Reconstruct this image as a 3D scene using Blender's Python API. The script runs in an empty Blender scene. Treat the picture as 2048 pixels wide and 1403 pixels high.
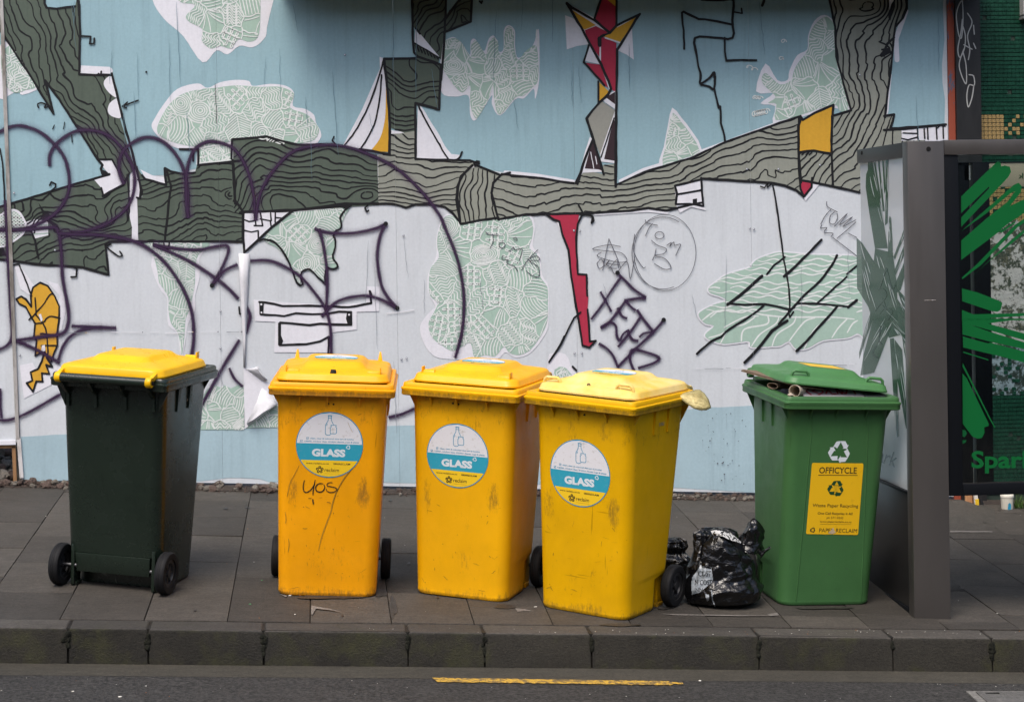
import bpy, bmesh, math, random
import numpy as np
from mathutils import Vector, Matrix, noise
from mathutils.geometry import tessellate_polygon

random.seed(7)
SC = bpy.context.scene
COL = SC.collection
sin, cos, pi = math.sin, math.cos, math.pi

# ------------------------------------------------------------------ camera
FPX, PHI, CYP, HC, RHO = 3850.16, 0.0998, 466.42, 2.2161, math.radians(0.85)
GX, GY = -0.0462, 0.0556                       # the street falls to the right, the footway rises to the wall
YK, YW = 8.692, 11.85                          # kerb line, hoarding face
cam_d = bpy.data.cameras.new("camera")
cam = bpy.data.objects.new("camera", cam_d)
COL.objects.link(cam)
SC.camera = cam
FWD = Vector((sin(PHI), cos(PHI), 0))
RGT = Vector((cos(PHI), -sin(PHI), 0))
UPV = Vector((0, 0, 1))
c_r = RGT * cos(RHO) - UPV * sin(RHO)
c_u = RGT * sin(RHO) + UPV * cos(RHO)
m = Matrix((c_r, c_u, -FWD)).transposed().to_4x4()
m.translation = (0, 0, HC)
cam.matrix_world = m
cam_d.sensor_width = 36
cam_d.lens = FPX / 2048 * 36
cam_d.shift_y = -(701.5 - CYP) / 2048
cam_d.clip_start = 0.1
cam_d.clip_end = 500

# ------------------------------------------------------------------ light
world = bpy.data.worlds.new("World")
SC.world = world
world.use_nodes = True
wn = world.node_tree.nodes
sky = wn.new("ShaderNodeTexSky")
sky.sky_type = 'NISHITA'
sky.sun_disc = False
SUN_EL, SUN_AZ = math.radians(58), math.radians(206)   # azimuth measured from +Y towards +X
sky.sun_elevation = SUN_EL
sky.sun_rotation = SUN_AZ
sky.air_density = 1.0
sky.dust_density = 4.0
sky.ozone_density = 1.0
bg = wn["Background"]
bg.inputs["Strength"].default_value = 0.13
world.node_tree.links.new(sky.outputs[0], bg.inputs[0])
sun_d = bpy.data.lights.new("sun", 'SUN')
sun_d.energy = 1.3
sun_d.angle = math.radians(28)
sun_d.color = (1.0, 0.95, 0.88)
sun = bpy.data.objects.new("sun", sun_d)
COL.objects.link(sun)
sdir = Vector((sin(SUN_AZ) * cos(SUN_EL), cos(SUN_AZ) * cos(SUN_EL), sin(SUN_EL)))
sun.rotation_euler = sdir.to_track_quat('Z', 'Y').to_euler()
sun.location = (0, 0, 12)
SC.view_settings.view_transform = 'Standard'
SC.view_settings.look = 'None'
SC.view_settings.exposure = 0.80
SC.view_settings.gamma = 1.0
SC.view_settings.use_curve_mapping = False
SC.cycles.max_bounces = 8
SC.cycles.transparent_max_bounces = 16

# ------------------------------------------------------------------ helpers
def ray(px, py):
    x = (px - 1024) / FPX; y = (CYP - py) / FPX
    return FWD + c_r * x + c_u * y

def hit(px, py, P, N):
    d = ray(px, py); o = Vector((0, 0, HC))
    return o + d * ((P - o).dot(N) / d.dot(N))

GN = Vector((-GX, -GY, 1)).normalized()
def gz(x, y): return GX * x + GY * y
def on_ground(px, py): return hit(px, py, Vector((0, 0, 0)), GN)
def on_wall(px, py, off=0.0): return hit(px, py, Vector((0, YW - off, 0)), Vector((0, 1, 0)))

def srgb(r, g, b):
    f = lambda c: (c / 12.92 if c <= 0.04045 else ((c + 0.055) / 1.055) ** 2.4)
    return (f(r / 255), f(g / 255), f(b / 255))

def empty(name, loc=(0, 0, 0), label=None, cat=None, group=None, kind=None, rot=None):
    o = bpy.data.objects.new(name, None)
    COL.objects.link(o)
    if rot is not None:
        mm = rot.to_4x4(); mm.translation = Vector(loc); o.matrix_world = mm
    else:
        o.location = loc
    tag(o, label, cat, group, kind)
    return o

def tag(o, label=None, cat=None, group=None, kind=None):
    if label: o["label"] = label
    if cat: o["category"] = cat
    if group: o["group"] = group
    if kind: o["kind"] = kind
    return o

def obj(name, me, parent=None, mats=None, kind=None):
    o = bpy.data.objects.new(name, me)
    COL.objects.link(o)
    if mats is not None:
        for mt in (mats if isinstance(mats, (list, tuple)) else [mats]):
            me.materials.append(mt)
    if parent is not None: o.parent = parent
    if kind: o["kind"] = kind
    return o

def bm_mesh(name, bm, smooth=None):
    me = bpy.data.meshes.new(name)
    bmesh.ops.recalc_face_normals(bm, faces=bm.faces)
    bm.to_mesh(me); bm.free()
    if smooth is not None:
        me.shade_smooth()
        me.set_sharp_from_angle(angle=math.radians(smooth))
    return me

def raw_mesh(name, v, f, smooth=None):
    me = bpy.data.meshes.new(name)
    me.from_pydata([tuple(p) for p in v], [], f)
    me.update()
    if smooth is not None:
        me.shade_smooth()
        me.set_sharp_from_angle(angle=math.radians(smooth))
    return me

def add_box(bm, c, s, rot=None, bevel=0.0):
    r = bmesh.ops.create_cube(bm, size=1.0)
    vs = r["verts"]
    M = Matrix.Translation(Vector(c)) @ (rot.to_4x4() if rot is not None else Matrix()) @ Matrix.Diagonal((s[0], s[1], s[2], 1))
    bmesh.ops.transform(bm, matrix=M, verts=vs)
    if bevel > 0:
        es = list({e for v in vs for e in v.link_edges})
        bmesh.ops.bevel(bm, geom=es, offset=bevel, segments=2, affect='EDGES', profile=0.6)

def hexa(bm, p8, bevel=0.0):
    vs = [bm.verts.new(p) for p in p8]
    fs = [(0, 3, 2, 1), (4, 5, 6, 7), (0, 1, 5, 4), (1, 2, 6, 5), (2, 3, 7, 6), (3, 0, 4, 7)]
    for f in fs: bm.faces.new([vs[i] for i in f])
    if bevel > 0:
        es = list({e for v in vs for e in v.link_edges})
        bmesh.ops.bevel(bm, geom=es, offset=bevel, segments=2, affect='EDGES', profile=0.6)

def add_cyl(bm, a, b, r, n=20, r2=None, cap=True):
    a = Vector(a); b = Vector(b); d = b - a
    q = d.to_track_quat('Z', 'Y').to_matrix().to_4x4()
    M = Matrix.Translation((a + b) / 2) @ q
    bmesh.ops.create_cone(bm, cap_ends=cap, segments=n, radius1=r, radius2=r if r2 is None else r2, depth=d.length, matrix=M)

def add_tube(bm, pts, r, n=10, closed=False):
    pts = [Vector(p) for p in pts]; rings = []
    for i, p in enumerate(pts):
        t = (pts[min(i + 1, len(pts) - 1)] - pts[max(i - 1, 0)]).normalized()
        q = t.to_track_quat('Z', 'Y').to_matrix()
        rings.append([bm.verts.new(p + q @ Vector((r * cos(2 * pi * k / n), r * sin(2 * pi * k / n), 0))) for k in range(n)])
    for a, b in zip(rings, rings[1:]):
        # align rings
        best = min(range(n), key=lambda s: sum((a[k].co - b[(k + s) % n].co).length for k in range(0, n, 3)))
        for k in range(n):
            bm.faces.new((a[k], a[(k + 1) % n], b[(k + 1 + best) % n], b[(k + best) % n]))
    bm.faces.new(rings[0][::-1]); bm.faces.new(rings[-1])

def rrect(hw, y0, y1, r, n=6):
    """rounded rectangle in x,y (counter clockwise)"""
    r = min(r, hw * .98, (y1 - y0) / 2 * .98)
    out = []
    for cx, cy, a0 in ((hw - r, y1 - r, 0), (-hw + r, y1 - r, 90), (-hw + r, y0 + r, 180), (hw - r, y0 + r, 270)):
        for k in range(n + 1):
            a = math.radians(a0 + 90 * k / n)
            out.append((cx + r * cos(a), cy + r * sin(a)))
    return out

def loft(bm, secs, cap0=True, cap1=True):
    """secs: list of (z, loop of (x,y))"""
    rings = [[bm.verts.new((x, y, z)) for x, y in lp] for z, lp in secs]
    n = len(rings[0])
    for a, b in zip(rings, rings[1:]):
        for k in range(n):
            bm.faces.new((a[k], a[(k + 1) % n], b[(k + 1) % n], b[k]))
    if cap0: bm.faces.new(rings[0][::-1])
    if cap1: bm.faces.new(rings[-1])

# ------------------------------------------------------------------ materials
class MT:
    def __init__(s, name):
        s.m = bpy.data.materials.new(name); s.m.use_nodes = True
        s.t = s.m.node_tree; s.n = s.t.nodes
        s.b = s.n["Principled BSDF"]; s.out = s.n["Material Output"]
        s._tc = None
    def new(s, ty, **kw):
        nd = s.n.new(ty)
        for k, v in kw.items(): setattr(nd, k, v)
        return nd
    def link(s, a, b): s.t.links.new(a, b)
    def tc(s, kind="Object"):
        if s._tc is None: s._tc = s.new("ShaderNodeTexCoord")
        return s._tc.outputs[kind]
    def noise(s, scale, detail=6, rough=.6, stretch=None, kind="Object", dist=0.0, seed=0.0):
        nd = s.new("ShaderNodeTexNoise")
        nd.inputs["Scale"].default_value = scale; nd.inputs["Detail"].default_value = detail
        nd.inputs["Roughness"].default_value = rough; nd.inputs["Distortion"].default_value = dist
        src = s.tc(kind)
        mp = s.new("ShaderNodeMapping")
        if stretch: mp.inputs["Scale"].default_value = stretch
        mp.inputs["Location"].default_value = (seed * 1.37, seed * 2.11, seed * .73)
        s.link(src, mp.inputs["Vector"]); s.link(mp.outputs[0], nd.inputs["Vector"])
        return nd.outputs["Fac"]
    def ramp(s, fac, stops):
        r = s.new("ShaderNodeValToRGB")
        el = r.color_ramp.elements
        while len(el) < len(stops): el.new(.5)
        for e, (p, c) in zip(el, stops):
            e.position = p; e.color = (c, c, c, 1) if isinstance(c, (int, float)) else (*c, 1)
        s.link(fac, r.inputs[0]); return r.outputs[0]
    def mix(s, fac, a, b, mode='MIX'):
        x = s.new("ShaderNodeMix", data_type='RGBA', blend_type=mode)
        for sock, v in ((x.inputs[0], fac), (x.inputs[6], a), (x.inputs[7], b)):
            if isinstance(v, (int, float)): sock.default_value = v
            elif isinstance(v, tuple): sock.default_value = (*v, 1)
            else: s.link(v, sock)
        return x.outputs[2]
    def math(s, op, a, b=None, c=None, clamp=False):
        x = s.new("ShaderNodeMath", operation=op, use_clamp=clamp)
        for i, v in enumerate((a, b, c)):
            if v is None: continue
            if isinstance(v, (int, float)): x.inputs[i].default_value = v
            else: s.link(v, x.inputs[i])
        return x.outputs[0]
    def xyz(s, kind="Object"):
        x = s.new("ShaderNodeSeparateXYZ"); s.link(s.tc(kind), x.inputs[0]); return x.outputs
    def set(s, col=None, rough=None, metal=None, bump=None, bumpd=.002, spec=None):
        for nm, v in (("Base Color", col), ("Roughness", rough), ("Metallic", metal), ("Specular IOR Level", spec)):
            if v is None: continue
            if isinstance(v, tuple): s.b.inputs[nm].default_value = (*v, 1)
            elif isinstance(v, (int, float)): s.b.inputs[nm].default_value = v
            else: s.link(v, s.b.inputs[nm])
        if bump is not None:
            bn = s.new("ShaderNodeBump"); bn.inputs["Distance"].default_value = bumpd
            bn.inputs["Strength"].default_value = 1.0
            s.link(bump, bn.inputs["Height"]); s.link(bn.outputs[0], s.b.inputs["Normal"])
        return s.m

def mul(c, k): return tuple(min(1, x * k) for x in c)

def flat(name, c, rough=.6, metal=0.0, spec=.3):
    return MT(name).set(c, rough, metal, spec=spec)

def mural_paint(name, c, var=.10, streak=.10, rough=.62):
    """printed paper / paint on plywood sheets: faint blotches, thin vertical run marks, grime"""
    t = MT(name)
    blot = t.ramp(t.noise(1.6, 5, .6), [(.3, 1 - var), (.7, 1 + var * .3)])
    run = t.ramp(t.noise(9, 4, .7, (3.0, 1, .16)), [(.30, 1 - streak), (.50, 1.0)])
    fine = t.ramp(t.noise(60, 3, .6), [(.3, .95), (.7, 1.03)])
    col = t.mix(1.0, t.mix(1.0, t.mix(1.0, c, blot, 'MULTIPLY'), run, 'MULTIPLY'), fine, 'MULTIPLY')
    spot = t.ramp(t.noise(26, 3, .75), [(.73, 0.0), (.80, .35)])
    col = t.mix(spot, col, mul(c, .55))
    return t.set(col, rough, spec=.25, bump=t.noise(5, 4, .6, (1, 1, .5)), bumpd=.006)

M = {}
M['paper'] = mural_paint("pale_lavender_paper", srgb(204, 209, 214), .07, .06)
M['sky'] = mural_paint("sky_blue_print", srgb(148, 180, 190), .09, .10)
M['band'] = mural_paint("light_blue_paint", srgb(163, 188, 198), .12, .08)
M['white'] = mural_paint("white_print", srgb(222, 222, 229), .05, .05)
M['cloud'] = mural_paint("sage_green_print", srgb(163, 189, 176), .06, .06)
M['line'] = mural_paint("white_line_print", srgb(219, 224, 222), .04, .04)
M['wood_dark'] = mural_paint("dark_olive_print", srgb(84, 95, 85), .12, .12)
M['wood_light'] = mural_paint("grey_taupe_print", srgb(145, 148, 138), .10, .10)
M['ink'] = flat("black_marker_ink", (.010, .010, .012), .5)
M['pen'] = flat("grey_pen_ink", (.09, .09, .11), .6)
M['mustard'] = mural_paint("mustard_print", srgb(210, 160, 52), .06, .06)
M['red'] = mural_paint("crimson_print", srgb(172, 48, 72), .08, .06)
M['plum'] = flat("plum_black_print", srgb(52, 38, 44), .6)
M['warmgrey'] = mural_paint("warm_grey_print", srgb(150, 150, 142), .05, .05)
M['seam'] = flat("grey_seam_mark", srgb(120, 125, 135), .8)  # flat grey for screw rims, paper seams and runs in the print
M['hair'] = flat("hairline_split", srgb(96, 124, 138), .8)
M['rust'] = flat("rust_stain", srgb(185, 165, 135), .8)

def spray_mat(name, c, core, edge, k=1.0):
    """spray paint: dense core, speckled overspray that thins out sideways (UV y = 0..1 across)"""
    t = MT(name)
    uv = t.xyz("UV")
    d = t.math('ABSOLUTE', t.math('SUBTRACT', uv[1], .5))
    d = t.math('MULTIPLY', d, 2.0)
    fall = t.math('SUBTRACT', 1.0, t.math('DIVIDE', t.math('SUBTRACT', d, core), edge - core), clamp=True)
    fall = t.math('POWER', fall, 1.6)
    sp = t.noise(420, 2, .6)
    al = t.math('ADD', fall, t.math('MULTIPLY', t.math('SUBTRACT', sp, .5), t.math('MULTIPLY', t.math('MULTIPLY', fall, t.math('SUBTRACT', 1.0, fall)), 3.0)), clamp=True)
    if k < 1: al = t.math('MULTIPLY', t.math('MULTIPLY', fall, t.ramp(sp, [(.40, .25), (.62, 1.0)])), k)
    t.set(c, .5)
    t.link(al, t.b.inputs["Alpha"])
    return t.m
M['spray'] = spray_mat("purple_spray_paint", srgb(46, 22, 56), .30, 1.0)
M['mist'] = spray_mat("purple_overspray", srgb(84, 52, 100), .0, 1.0, .60)

# ------------------------------------------------------------------ 2-D drawing kit
def crom(pts, sub=6, closed=False):
    P = [Vector((p[0], p[1])) for p in pts]; n = len(P); out = []
    if n < 3 and not closed:
        a, b = P; return [(a + (b - a) * k / sub) for k in range(sub + 1)]
    rng = range(n if closed else n - 1)
    for i in rng:
        if closed: p0, p1, p2, p3 = P[(i - 1) % n], P[i], P[(i + 1) % n], P[(i + 2) % n]
        else: p0, p1, p2, p3 = P[max(i - 1, 0)], P[i], P[i + 1], P[min(i + 2, n - 1)]
        for k in range(sub):
            t = k / sub; t2 = t * t; t3 = t2 * t
            out.append(.5 * ((2 * p1) + (p2 - p0) * t + (2 * p0 - 5 * p1 + 4 * p2 - p3) * t2 + (3 * p1 - p0 - 3 * p2 + p3) * t3))
    if not closed: out.append(P[-1])
    return out

def inside(poly, x, y):
    c = False; j = len(poly) - 1
    for i in range(len(poly)):
        xi, yi = poly[i][0], poly[i][1]; xj, yj = poly[j][0], poly[j][1]
        if (yi > y) != (yj > y) and x < (xj - xi) * (y - yi) / (yj - yi) + xi: c = not c
        j = i
    return c

_txt = {}
def text_shape(s, bold=0.0, shear=0.0):
    key = (s, bold, shear)
    if key in _txt: return _txt[key]
    cu = bpy.data.curves.new("lettering", 'FONT'); cu.body = s; cu.size = 1.0; cu.offset = bold; cu.shear = shear
    cu.resolution_u = 3; cu.fill_mode = 'FRONT'
    o = bpy.data.objects.new("lettering", cu); COL.objects.link(o)
    bpy.context.view_layer.update()
    dg = bpy.context.evaluated_depsgraph_get()
    me = o.evaluated_get(dg).to_mesh()
    v = [(p.co.x, p.co.y) for p in me.vertices]; f = [tuple(p.vertices) for p in me.polygons]
    o.evaluated_get(dg).to_mesh_clear()
    bpy.data.objects.remove(o); bpy.data.curves.remove(cu)
    xs = [p[0] for p in v]; ys = [p[1] for p in v]
    _txt[key] = (v, f, (min(xs), max(xs), min(ys), max(ys)))
    return _txt[key]

class Dec:
    c = 0
    """collects flat prints (polygons, ribbons, lettering) as (x, y, layer) in a drawing's own 2-D space"""
    def __init__(s): s.v = []; s.f = []; s.mi = []; s.uv = []; s.mats = []
    def lift(s, layer):                      # no two strokes lie in exactly one plane
        Dec.c = (Dec.c + 1) % 160
        return layer + Dec.c * .006
    def mid(s, k):
        if k not in s.mats: s.mats.append(k)
        return s.mats.index(k)
    def poly(s, pts, mat, layer):
        b = len(s.v); i = s.mid(mat); layer = s.lift(layer)
        s.v += [(p[0], p[1], layer) for p in pts]; s.uv += [(0, .5)] * len(pts)
        for t in tessellate_polygon([[Vector((p[0], p[1], 0)) for p in pts]]):
            s.f.append(tuple(b + k for k in t)); s.mi.append(i)
    def ribbon(s, pts, w, mat, layer, taper=0.0, wob=0.0, closed=False, flat_cap=False):
        P = []
        for p in pts:
            p = Vector((p[0], p[1]))
            if not P or (p - P[-1]).length > 1e-6: P.append(p)
        n = len(P)
        if n < 2: return
        if closed: P.append(P[0]); n += 1
        b = len(s.v); i = s.mid(mat); ph = random.random() * 99; lay0 = layer; layer = s.lift(layer)
        for k, p in enumerate(P):
            if closed: a = P[k - 1] if k else P[-2]; c = P[k + 1] if k < n - 1 else P[1]
            else: a = P[max(k - 1, 0)]; c = P[min(k + 1, n - 1)]
            d1 = (p - a); d2 = (c - p)
            if d1.length < 1e-9: d1 = d2
            if d2.length < 1e-9: d2 = d1
            d1 = d1.normalized(); d2 = d2.normalized(); t = d1 + d2
            t = t.normalized() if t.length > 1e-4 else d1
            nn = Vector((-t.y, t.x))
            mit = 1 / max(.5, abs(t.dot(d1)))
            ww = w * .5 * mit
            if wob: ww *= 1 + wob * noise.noise(Vector((p.x * .05, p.y * .05, ph)))
            if taper and not closed:
                e = min(k, n - 1 - k) / (n - 1) * 2
                ww *= (1 - taper) + taper * min(1, e * 2.5)
            s.v.append((p.x + nn.x * ww, p.y + nn.y * ww, layer)); s.v.append((p.x - nn.x * ww, p.y - nn.y * ww, layer))
            s.uv += [(k, 0), (k, 1)]
        for k in range(n - 1):
            s.f.append((b + 2 * k, b + 2 * k + 1, b + 2 * k + 3, b + 2 * k + 2)); s.mi.append(i)
        if not closed and not flat_cap and mat not in ('spray', 'mist'):
            for q, sg in ((0, 1), (n - 1, -1)):
                s.disc(P[q].x, P[q].y, w * .5 * (1 - taper), mat, lay0, 8)
    def disc(s, x, y, r, mat, layer, n=24, ry=None, rot=0.0):
        ry = r if ry is None else ry
        s.poly([(x + r * cos(2 * pi * k / n) * cos(rot) - ry * sin(2 * pi * k / n) * sin(rot),
                 y + r * cos(2 * pi * k / n) * sin(rot) + ry * sin(2 * pi * k / n) * cos(rot)) for k in range(n)], mat, layer)
    def text(s, st, x, y, h, mat, layer, bold=0.0, align='C', width=None, flip=1, rot=0.0, shear=0.0):
        """cap height h; (x,y) is the base line point; flip=-1 when y runs down"""
        v, f, (x0, x1, y0, y1) = text_shape(st, bold, shear)
        k = h / .70
        kx = k if width is None else width / (x1 - x0)
        ox = {'C': (x0 + x1) / 2, 'L': x0, 'R': x1}[align]
        b = len(s.v); i = s.mid(mat); layer = s.lift(layer)
        for p in v:
            a = (p[0] - ox) * kx; c = p[1] * k * flip
            s.v.append((x + a * cos(rot) - c * sin(rot), y + a * sin(rot) + c * cos(rot), layer)); s.uv.append((0, .5))
        for q in f: s.f.append(tuple(b + j for j in q)); s.mi.append(i)
    def build(s, name, fmap, parent, cuts=None, kind=None, mats=M):
        me = bpy.data.meshes.new(name)
        me.from_pydata([tuple(fmap(*p)) for p in s.v], [], s.f)
        for k in s.mats: me.materials.append(mats[k])
        me.polygons.foreach_set("material_index", s.mi)
        ul = me.uv_layers.new(name="UVMap")
        for lp in me.loops: ul.data[lp.index].uv = s.uv[lp.vertex_index]
        me.update()
        if cuts:
            bm = bmesh.new(); bm.from_mesh(me)
            for (p, n, g) in cuts:
                for sg in (-1, 1):
                    bmesh.ops.bisect_plane(bm, geom=bm.verts[:] + bm.edges[:] + bm.faces[:], plane_co=Vector(p) + Vector(n) * g * sg, plane_no=n)
                dl = [fc for fc in bm.faces if abs((fc.calc_center_median() - Vector(p)).dot(Vector(n))) < g * .9]
                bmesh.ops.delete(bm, geom=dl, context='FACES')
            bm.to_mesh(me); bm.free()
        return obj(name, me, parent, kind=kind)
# ------------------------------------------------------------------ the painted hoarding
ZK = 2.924
def zz(x0, y0, pts, k=ZK): return [(x0 + x / k, y0 + y / k) for x, y in pts]
A = lambda *p: zz(0, 0, p)
B = lambda *p: zz(450, 0, p)
C = lambda *p: zz(860, 0, p)
D = lambda *p: zz(1300, 0, p)
E = lambda *p: zz(1600, 0, p, 3.342)
F = lambda *p: zz(0, 400, p)
G = lambda *p: zz(380, 380, p)
H = lambda *p: zz(840, 400, p)
I = lambda *p: zz(1250, 350, p)

LAY = .0009
def wall_map(x, y, l):
    return on_wall(x, y, .0012 + l * LAY)

hoarding = empty("hoarding_wall", (0, YW, gz(0, YW)), "long plywood hoarding wall covered with a pale blue tree mural and purple tags", "wall")
hoarding.matrix_world = Matrix.Translation((0, 0, 0))
# sheets of plywood: the joints seen in the photograph
seam_px = [38, 436, 790, 1148.5, 1500, 1896]
seam_x = [on_wall(px, 300).x for px in seam_px]
seam_x[0] = on_wall(40, 700).x; seam_x[-1] = on_wall(1895, 150).x
ZTOP = on_wall(1024, -120).z
for i in range(5):
    a, b = seam_x[i] + .0006, seam_x[i + 1] - .0006
    d = [0, .0004, -.0003, .0003, 0][i]
    bm = bmesh.new()
    za, zb = gz(a, YW) + .035, gz(b, YW) + .035
    at = on_wall(-3, -120).x if i == 0 else a
    hexa(bm, [(a, YW + d, za), (b, YW + d, zb), (b, YW + .018, zb), (a, YW + .018, za),
              (at, YW + d, ZTOP), (b, YW + d, ZTOP), (b, YW + .018, ZTOP), (at, YW + .018, ZTOP)])
    obj("panel", bm_mesh("panel", bm), hoarding, M['paper'])
# the narrower sheet left of the leaning metal strip stops short of the ground
bm = bmesh.new()
q = [on_wall(px, py) for px, py in ((-1300, 936), (36, 884), (-4, -120), (-1300, -120))]
q = [Vector((p.x, YW, p.z)) for p in q]
hexa(bm, [q[0], q[1], q[1] + Vector((0, .018, 0)), q[0] + Vector((0, .018, 0)), q[3], q[2], q[2] + Vector((0, .018, 0)), q[3] + Vector((0, .018, 0))])
obj("panel", bm_mesh("panel", bm), hoarding, M['paper'])
cuts = [((x, YW, 0), (1, 0, 0), .0005) for x in seam_x[1:5]]

# --- flat painted fields
d = Dec()
d.poly([(-1300, -100), (1889, -100), (1886, 20), (1889, 80), (1884, 130), (1885, 165), (1890, 200), (1889, 250), (1780, 262), (1700, 320), (1400, 345), (1240, 375), (1150, 366),
        (1040, 350), (950, 335), (920, 322), (755, 312), (640, 300), (470, 300), (462, 322), (335, 350), (285, 352), (262, 380), (190, 372), (150, 380), (60, 400), (-90, 440), (-1300, 520)], 'sky', 0)
d.build("painted_sky", wall_map, hoarding, cuts)
d = Dec()
band = [(41, 873), (80, 871), (105, 869), (130, 868), (260, 862), (390, 859), (480, 857), (560, 855), (780, 851), (830, 850), (1060, 838), (1200, 828), (1380, 818), (1401, 813), (1440, 814), (1498, 811), (1720, 800), (1893, 790)]
d.poly(band + [(1893, 988), (1720, 987), (1495, 984), (1440, 980), (1400, 978), (1360, 975), (1100, 968), (830, 966), (770, 964), (600, 960), (540, 964), (520, 957), (480, 955), (455, 955), (400, 962), (130, 960), (90, 963), (50, 958), (43, 956)], 'band', 0)
d.build("painted_skirting_band", wall_map, hoarding, cuts)

# --- wood grain: contour lines of a warped field, drawn as one marker-pen width
def grain(dec, poly, spine, step, amp, wl, seed, w=3.0, knots=(), mat='ink', layer=4, warp=1.0, jag=.42):
    xs = [p[0] for p in poly]; ys = [p[1] for p in poly]
    st = 3.0
    x0, x1, y0, y1 = min(xs) - 2, max(xs) + 2, min(ys) - 2, max(ys) + 2
    nx = int((x1 - x0) / st) + 2; ny = int((y1 - y0) / st) + 2
    S = [Vector(p) for p in spine]
    cum = [0]
    for a, b in zip(S, S[1:]): cum.append(cum[-1] + (b - a).length)
    Fv = np.zeros((ny, nx)); okm = np.zeros((ny, nx), bool)
    for j in range(ny):
        for i in range(nx):
            x = x0 + i * st; y = y0 + j * st
            p = Vector((x, y)); best = None
            for k, (a, b) in enumerate(zip(S, S[1:])):
                ab = b - a; t = (p - a).dot(ab) / ab.length_squared
                tc = t if (k == 0 and t < 0) or (k == len(S) - 2 and t > 1) else max(0, min(1, t))
                q = a + ab * tc; dd = (p - q).length
                if best is None or dd < best[0]:
                    nrm = Vector((-ab.y, ab.x)).normalized()
                    best = (dd, (p - q).dot(nrm) if abs((p - q).dot(nrm)) > 1e-6 else 0, cum[k] + ab.length * tc, math.copysign(dd, (p - q).dot(nrm)))
            u = best[2]; v = best[3]
            val = v / step
            val += amp * noise.noise(Vector((u / wl, v / (wl * .55), seed)))
            val += amp * .45 * noise.noise(Vector((u / (wl * .4), v / (wl * .5), seed + 9)))
            # stepped kinks
            q = noise.noise(Vector((round(u / 16) * .6, v / 70, seed + 20)))
            val += jag * q
            for (kx, ky, kr, kh) in knots:
                e = math.hypot((x - kx), (y - ky) * 1.5) / kr
                val += kh * math.exp(-e * e)
            Fv[j, i] = val
    segs = {}
    lo = math.floor(Fv.min()); hi = math.ceil(Fv.max())
    for L in range(lo, hi + 1):
        lv = L + .37
        edges = []
        Bm = Fv > lv
        code = (Bm[:-1, :-1] * 1 + Bm[:-1, 1:] * 2 + Bm[1:, 1:] * 4 + Bm[1:, :-1] * 8)
        js, is_ = np.where((code > 0) & (code < 15))
        adj = {}
        pos = {}
        def pt(j, i, e):
            if e == 0: k = ('h', j, i); a = Fv[j, i]; b = Fv[j, i + 1]; t = (lv - a) / (b - a); P = (x0 + (i + t) * st, y0 + j * st)
            elif e == 2: k = ('h', j + 1, i); a = Fv[j + 1, i]; b = Fv[j + 1, i + 1]; t = (lv - a) / (b - a); P = (x0 + (i + t) * st, y0 + (j + 1) * st)
            elif e == 3: k = ('v', j, i); a = Fv[j, i]; b = Fv[j + 1, i]; t = (lv - a) / (b - a); P = (x0 + i * st, y0 + (j + t) * st)
            else: k = ('v', j, i + 1); a = Fv[j, i + 1]; b = Fv[j + 1, i + 1]; t = (lv - a) / (b - a); P = (x0 + (i + 1) * st, y0 + (j + t) * st)
            pos[k] = P; return k
        tb = {1: [(3, 0)], 2: [(0, 1)], 3: [(3, 1)], 4: [(1, 2)], 5: [(3, 2), (0, 1)], 6: [(0, 2)], 7: [(3, 2)], 8: [(2, 3)], 9: [(0, 2)], 10: [(0, 3), (1, 2)], 11: [(1, 2)], 12: [(1, 3)], 13: [(0, 1)], 14: [(3, 0)]}
        for j, i in zip(js, is_):
            for a, b in tb[int(code[j, i])]:
                ka = pt(j, i, a); kb = pt(j, i, b)
                adj.setdefault(ka, []).append(kb); adj.setdefault(kb, []).append(ka)
        seen = set()
        starts = [k for k in adj if len(adj[k]) == 1] + list(adj)
        for s0 in starts:
            if s0 in seen: continue
            ch = [s0]; seen.add(s0)
            while True:
                nxt = [q for q in adj[ch[-1]] if q not in seen]
                if not nxt: break
                ch.append(nxt[0]); seen.add(nxt[0])
            pts = [pos[k] for k in ch]
            run = []
            def flush(run):
                if len(run) >= 5:
                    q = run[::2] + ([run[-1]] if len(run) % 2 == 0 else [])
                    dec.ribbon(crom(q, 2), w * random.uniform(.85, 1.2), mat, layer, taper=.25, wob=.35)
            for p in pts:
                if inside(poly, p[0], p[1]): run.append(p)
                else: flush(run); run = []
            flush(run)

def outline(dec, pts, w=5.0, layer=5, mat='ink', sm=False):
    """a marker stroke, slightly unsteady; sharp corners stay sharp"""
    q = []
    for a, b in zip(pts, pts[1:]):
        n = max(1, int(math.hypot(b[0] - a[0], b[1] - a[1]) / 14))
        for k in range(n):
            t = k / n
            q.append((a[0] + (b[0] - a[0]) * t + random.uniform(-.5, .5), a[1] + (b[1] - a[1]) * t + random.uniform(-.5, .5)))
    q.append(pts[-1])
    # split at sharp corners so that each run is mitred on its own
    run = [q[0]]
    for i in range(1, len(q) - 1):
        run.append(q[i])
        u = Vector(q[i]) - Vector(q[i - 1]); v = Vector(q[i + 1]) - Vector(q[i])
        if u.length > 0 and v.length > 0 and u.angle(v) > .7:
            dec.ribbon(run, w, mat, layer, wob=.3); run = [q[i]]
    run.append(q[-1]); dec.ribbon(run, w, mat, layer, wob=.3)

def branch(name, poly, mat, spine, step, amp, wl, seed, edges, white=(), knots=(), ow=4.6, w=3.0, jag=.42):
    d = Dec()
    for wpts, ww in white: d.ribbon(wpts, ww, 'white', 2)
    d.poly(poly, mat, 3)
    grain(d, poly, spine, step, amp, wl, seed, w=w, knots=knots, jag=jag)
    for e in edges: outline(d, e, ow)
    o = d.build(name, wall_map, hoarding, cuts)
    return o

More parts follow.
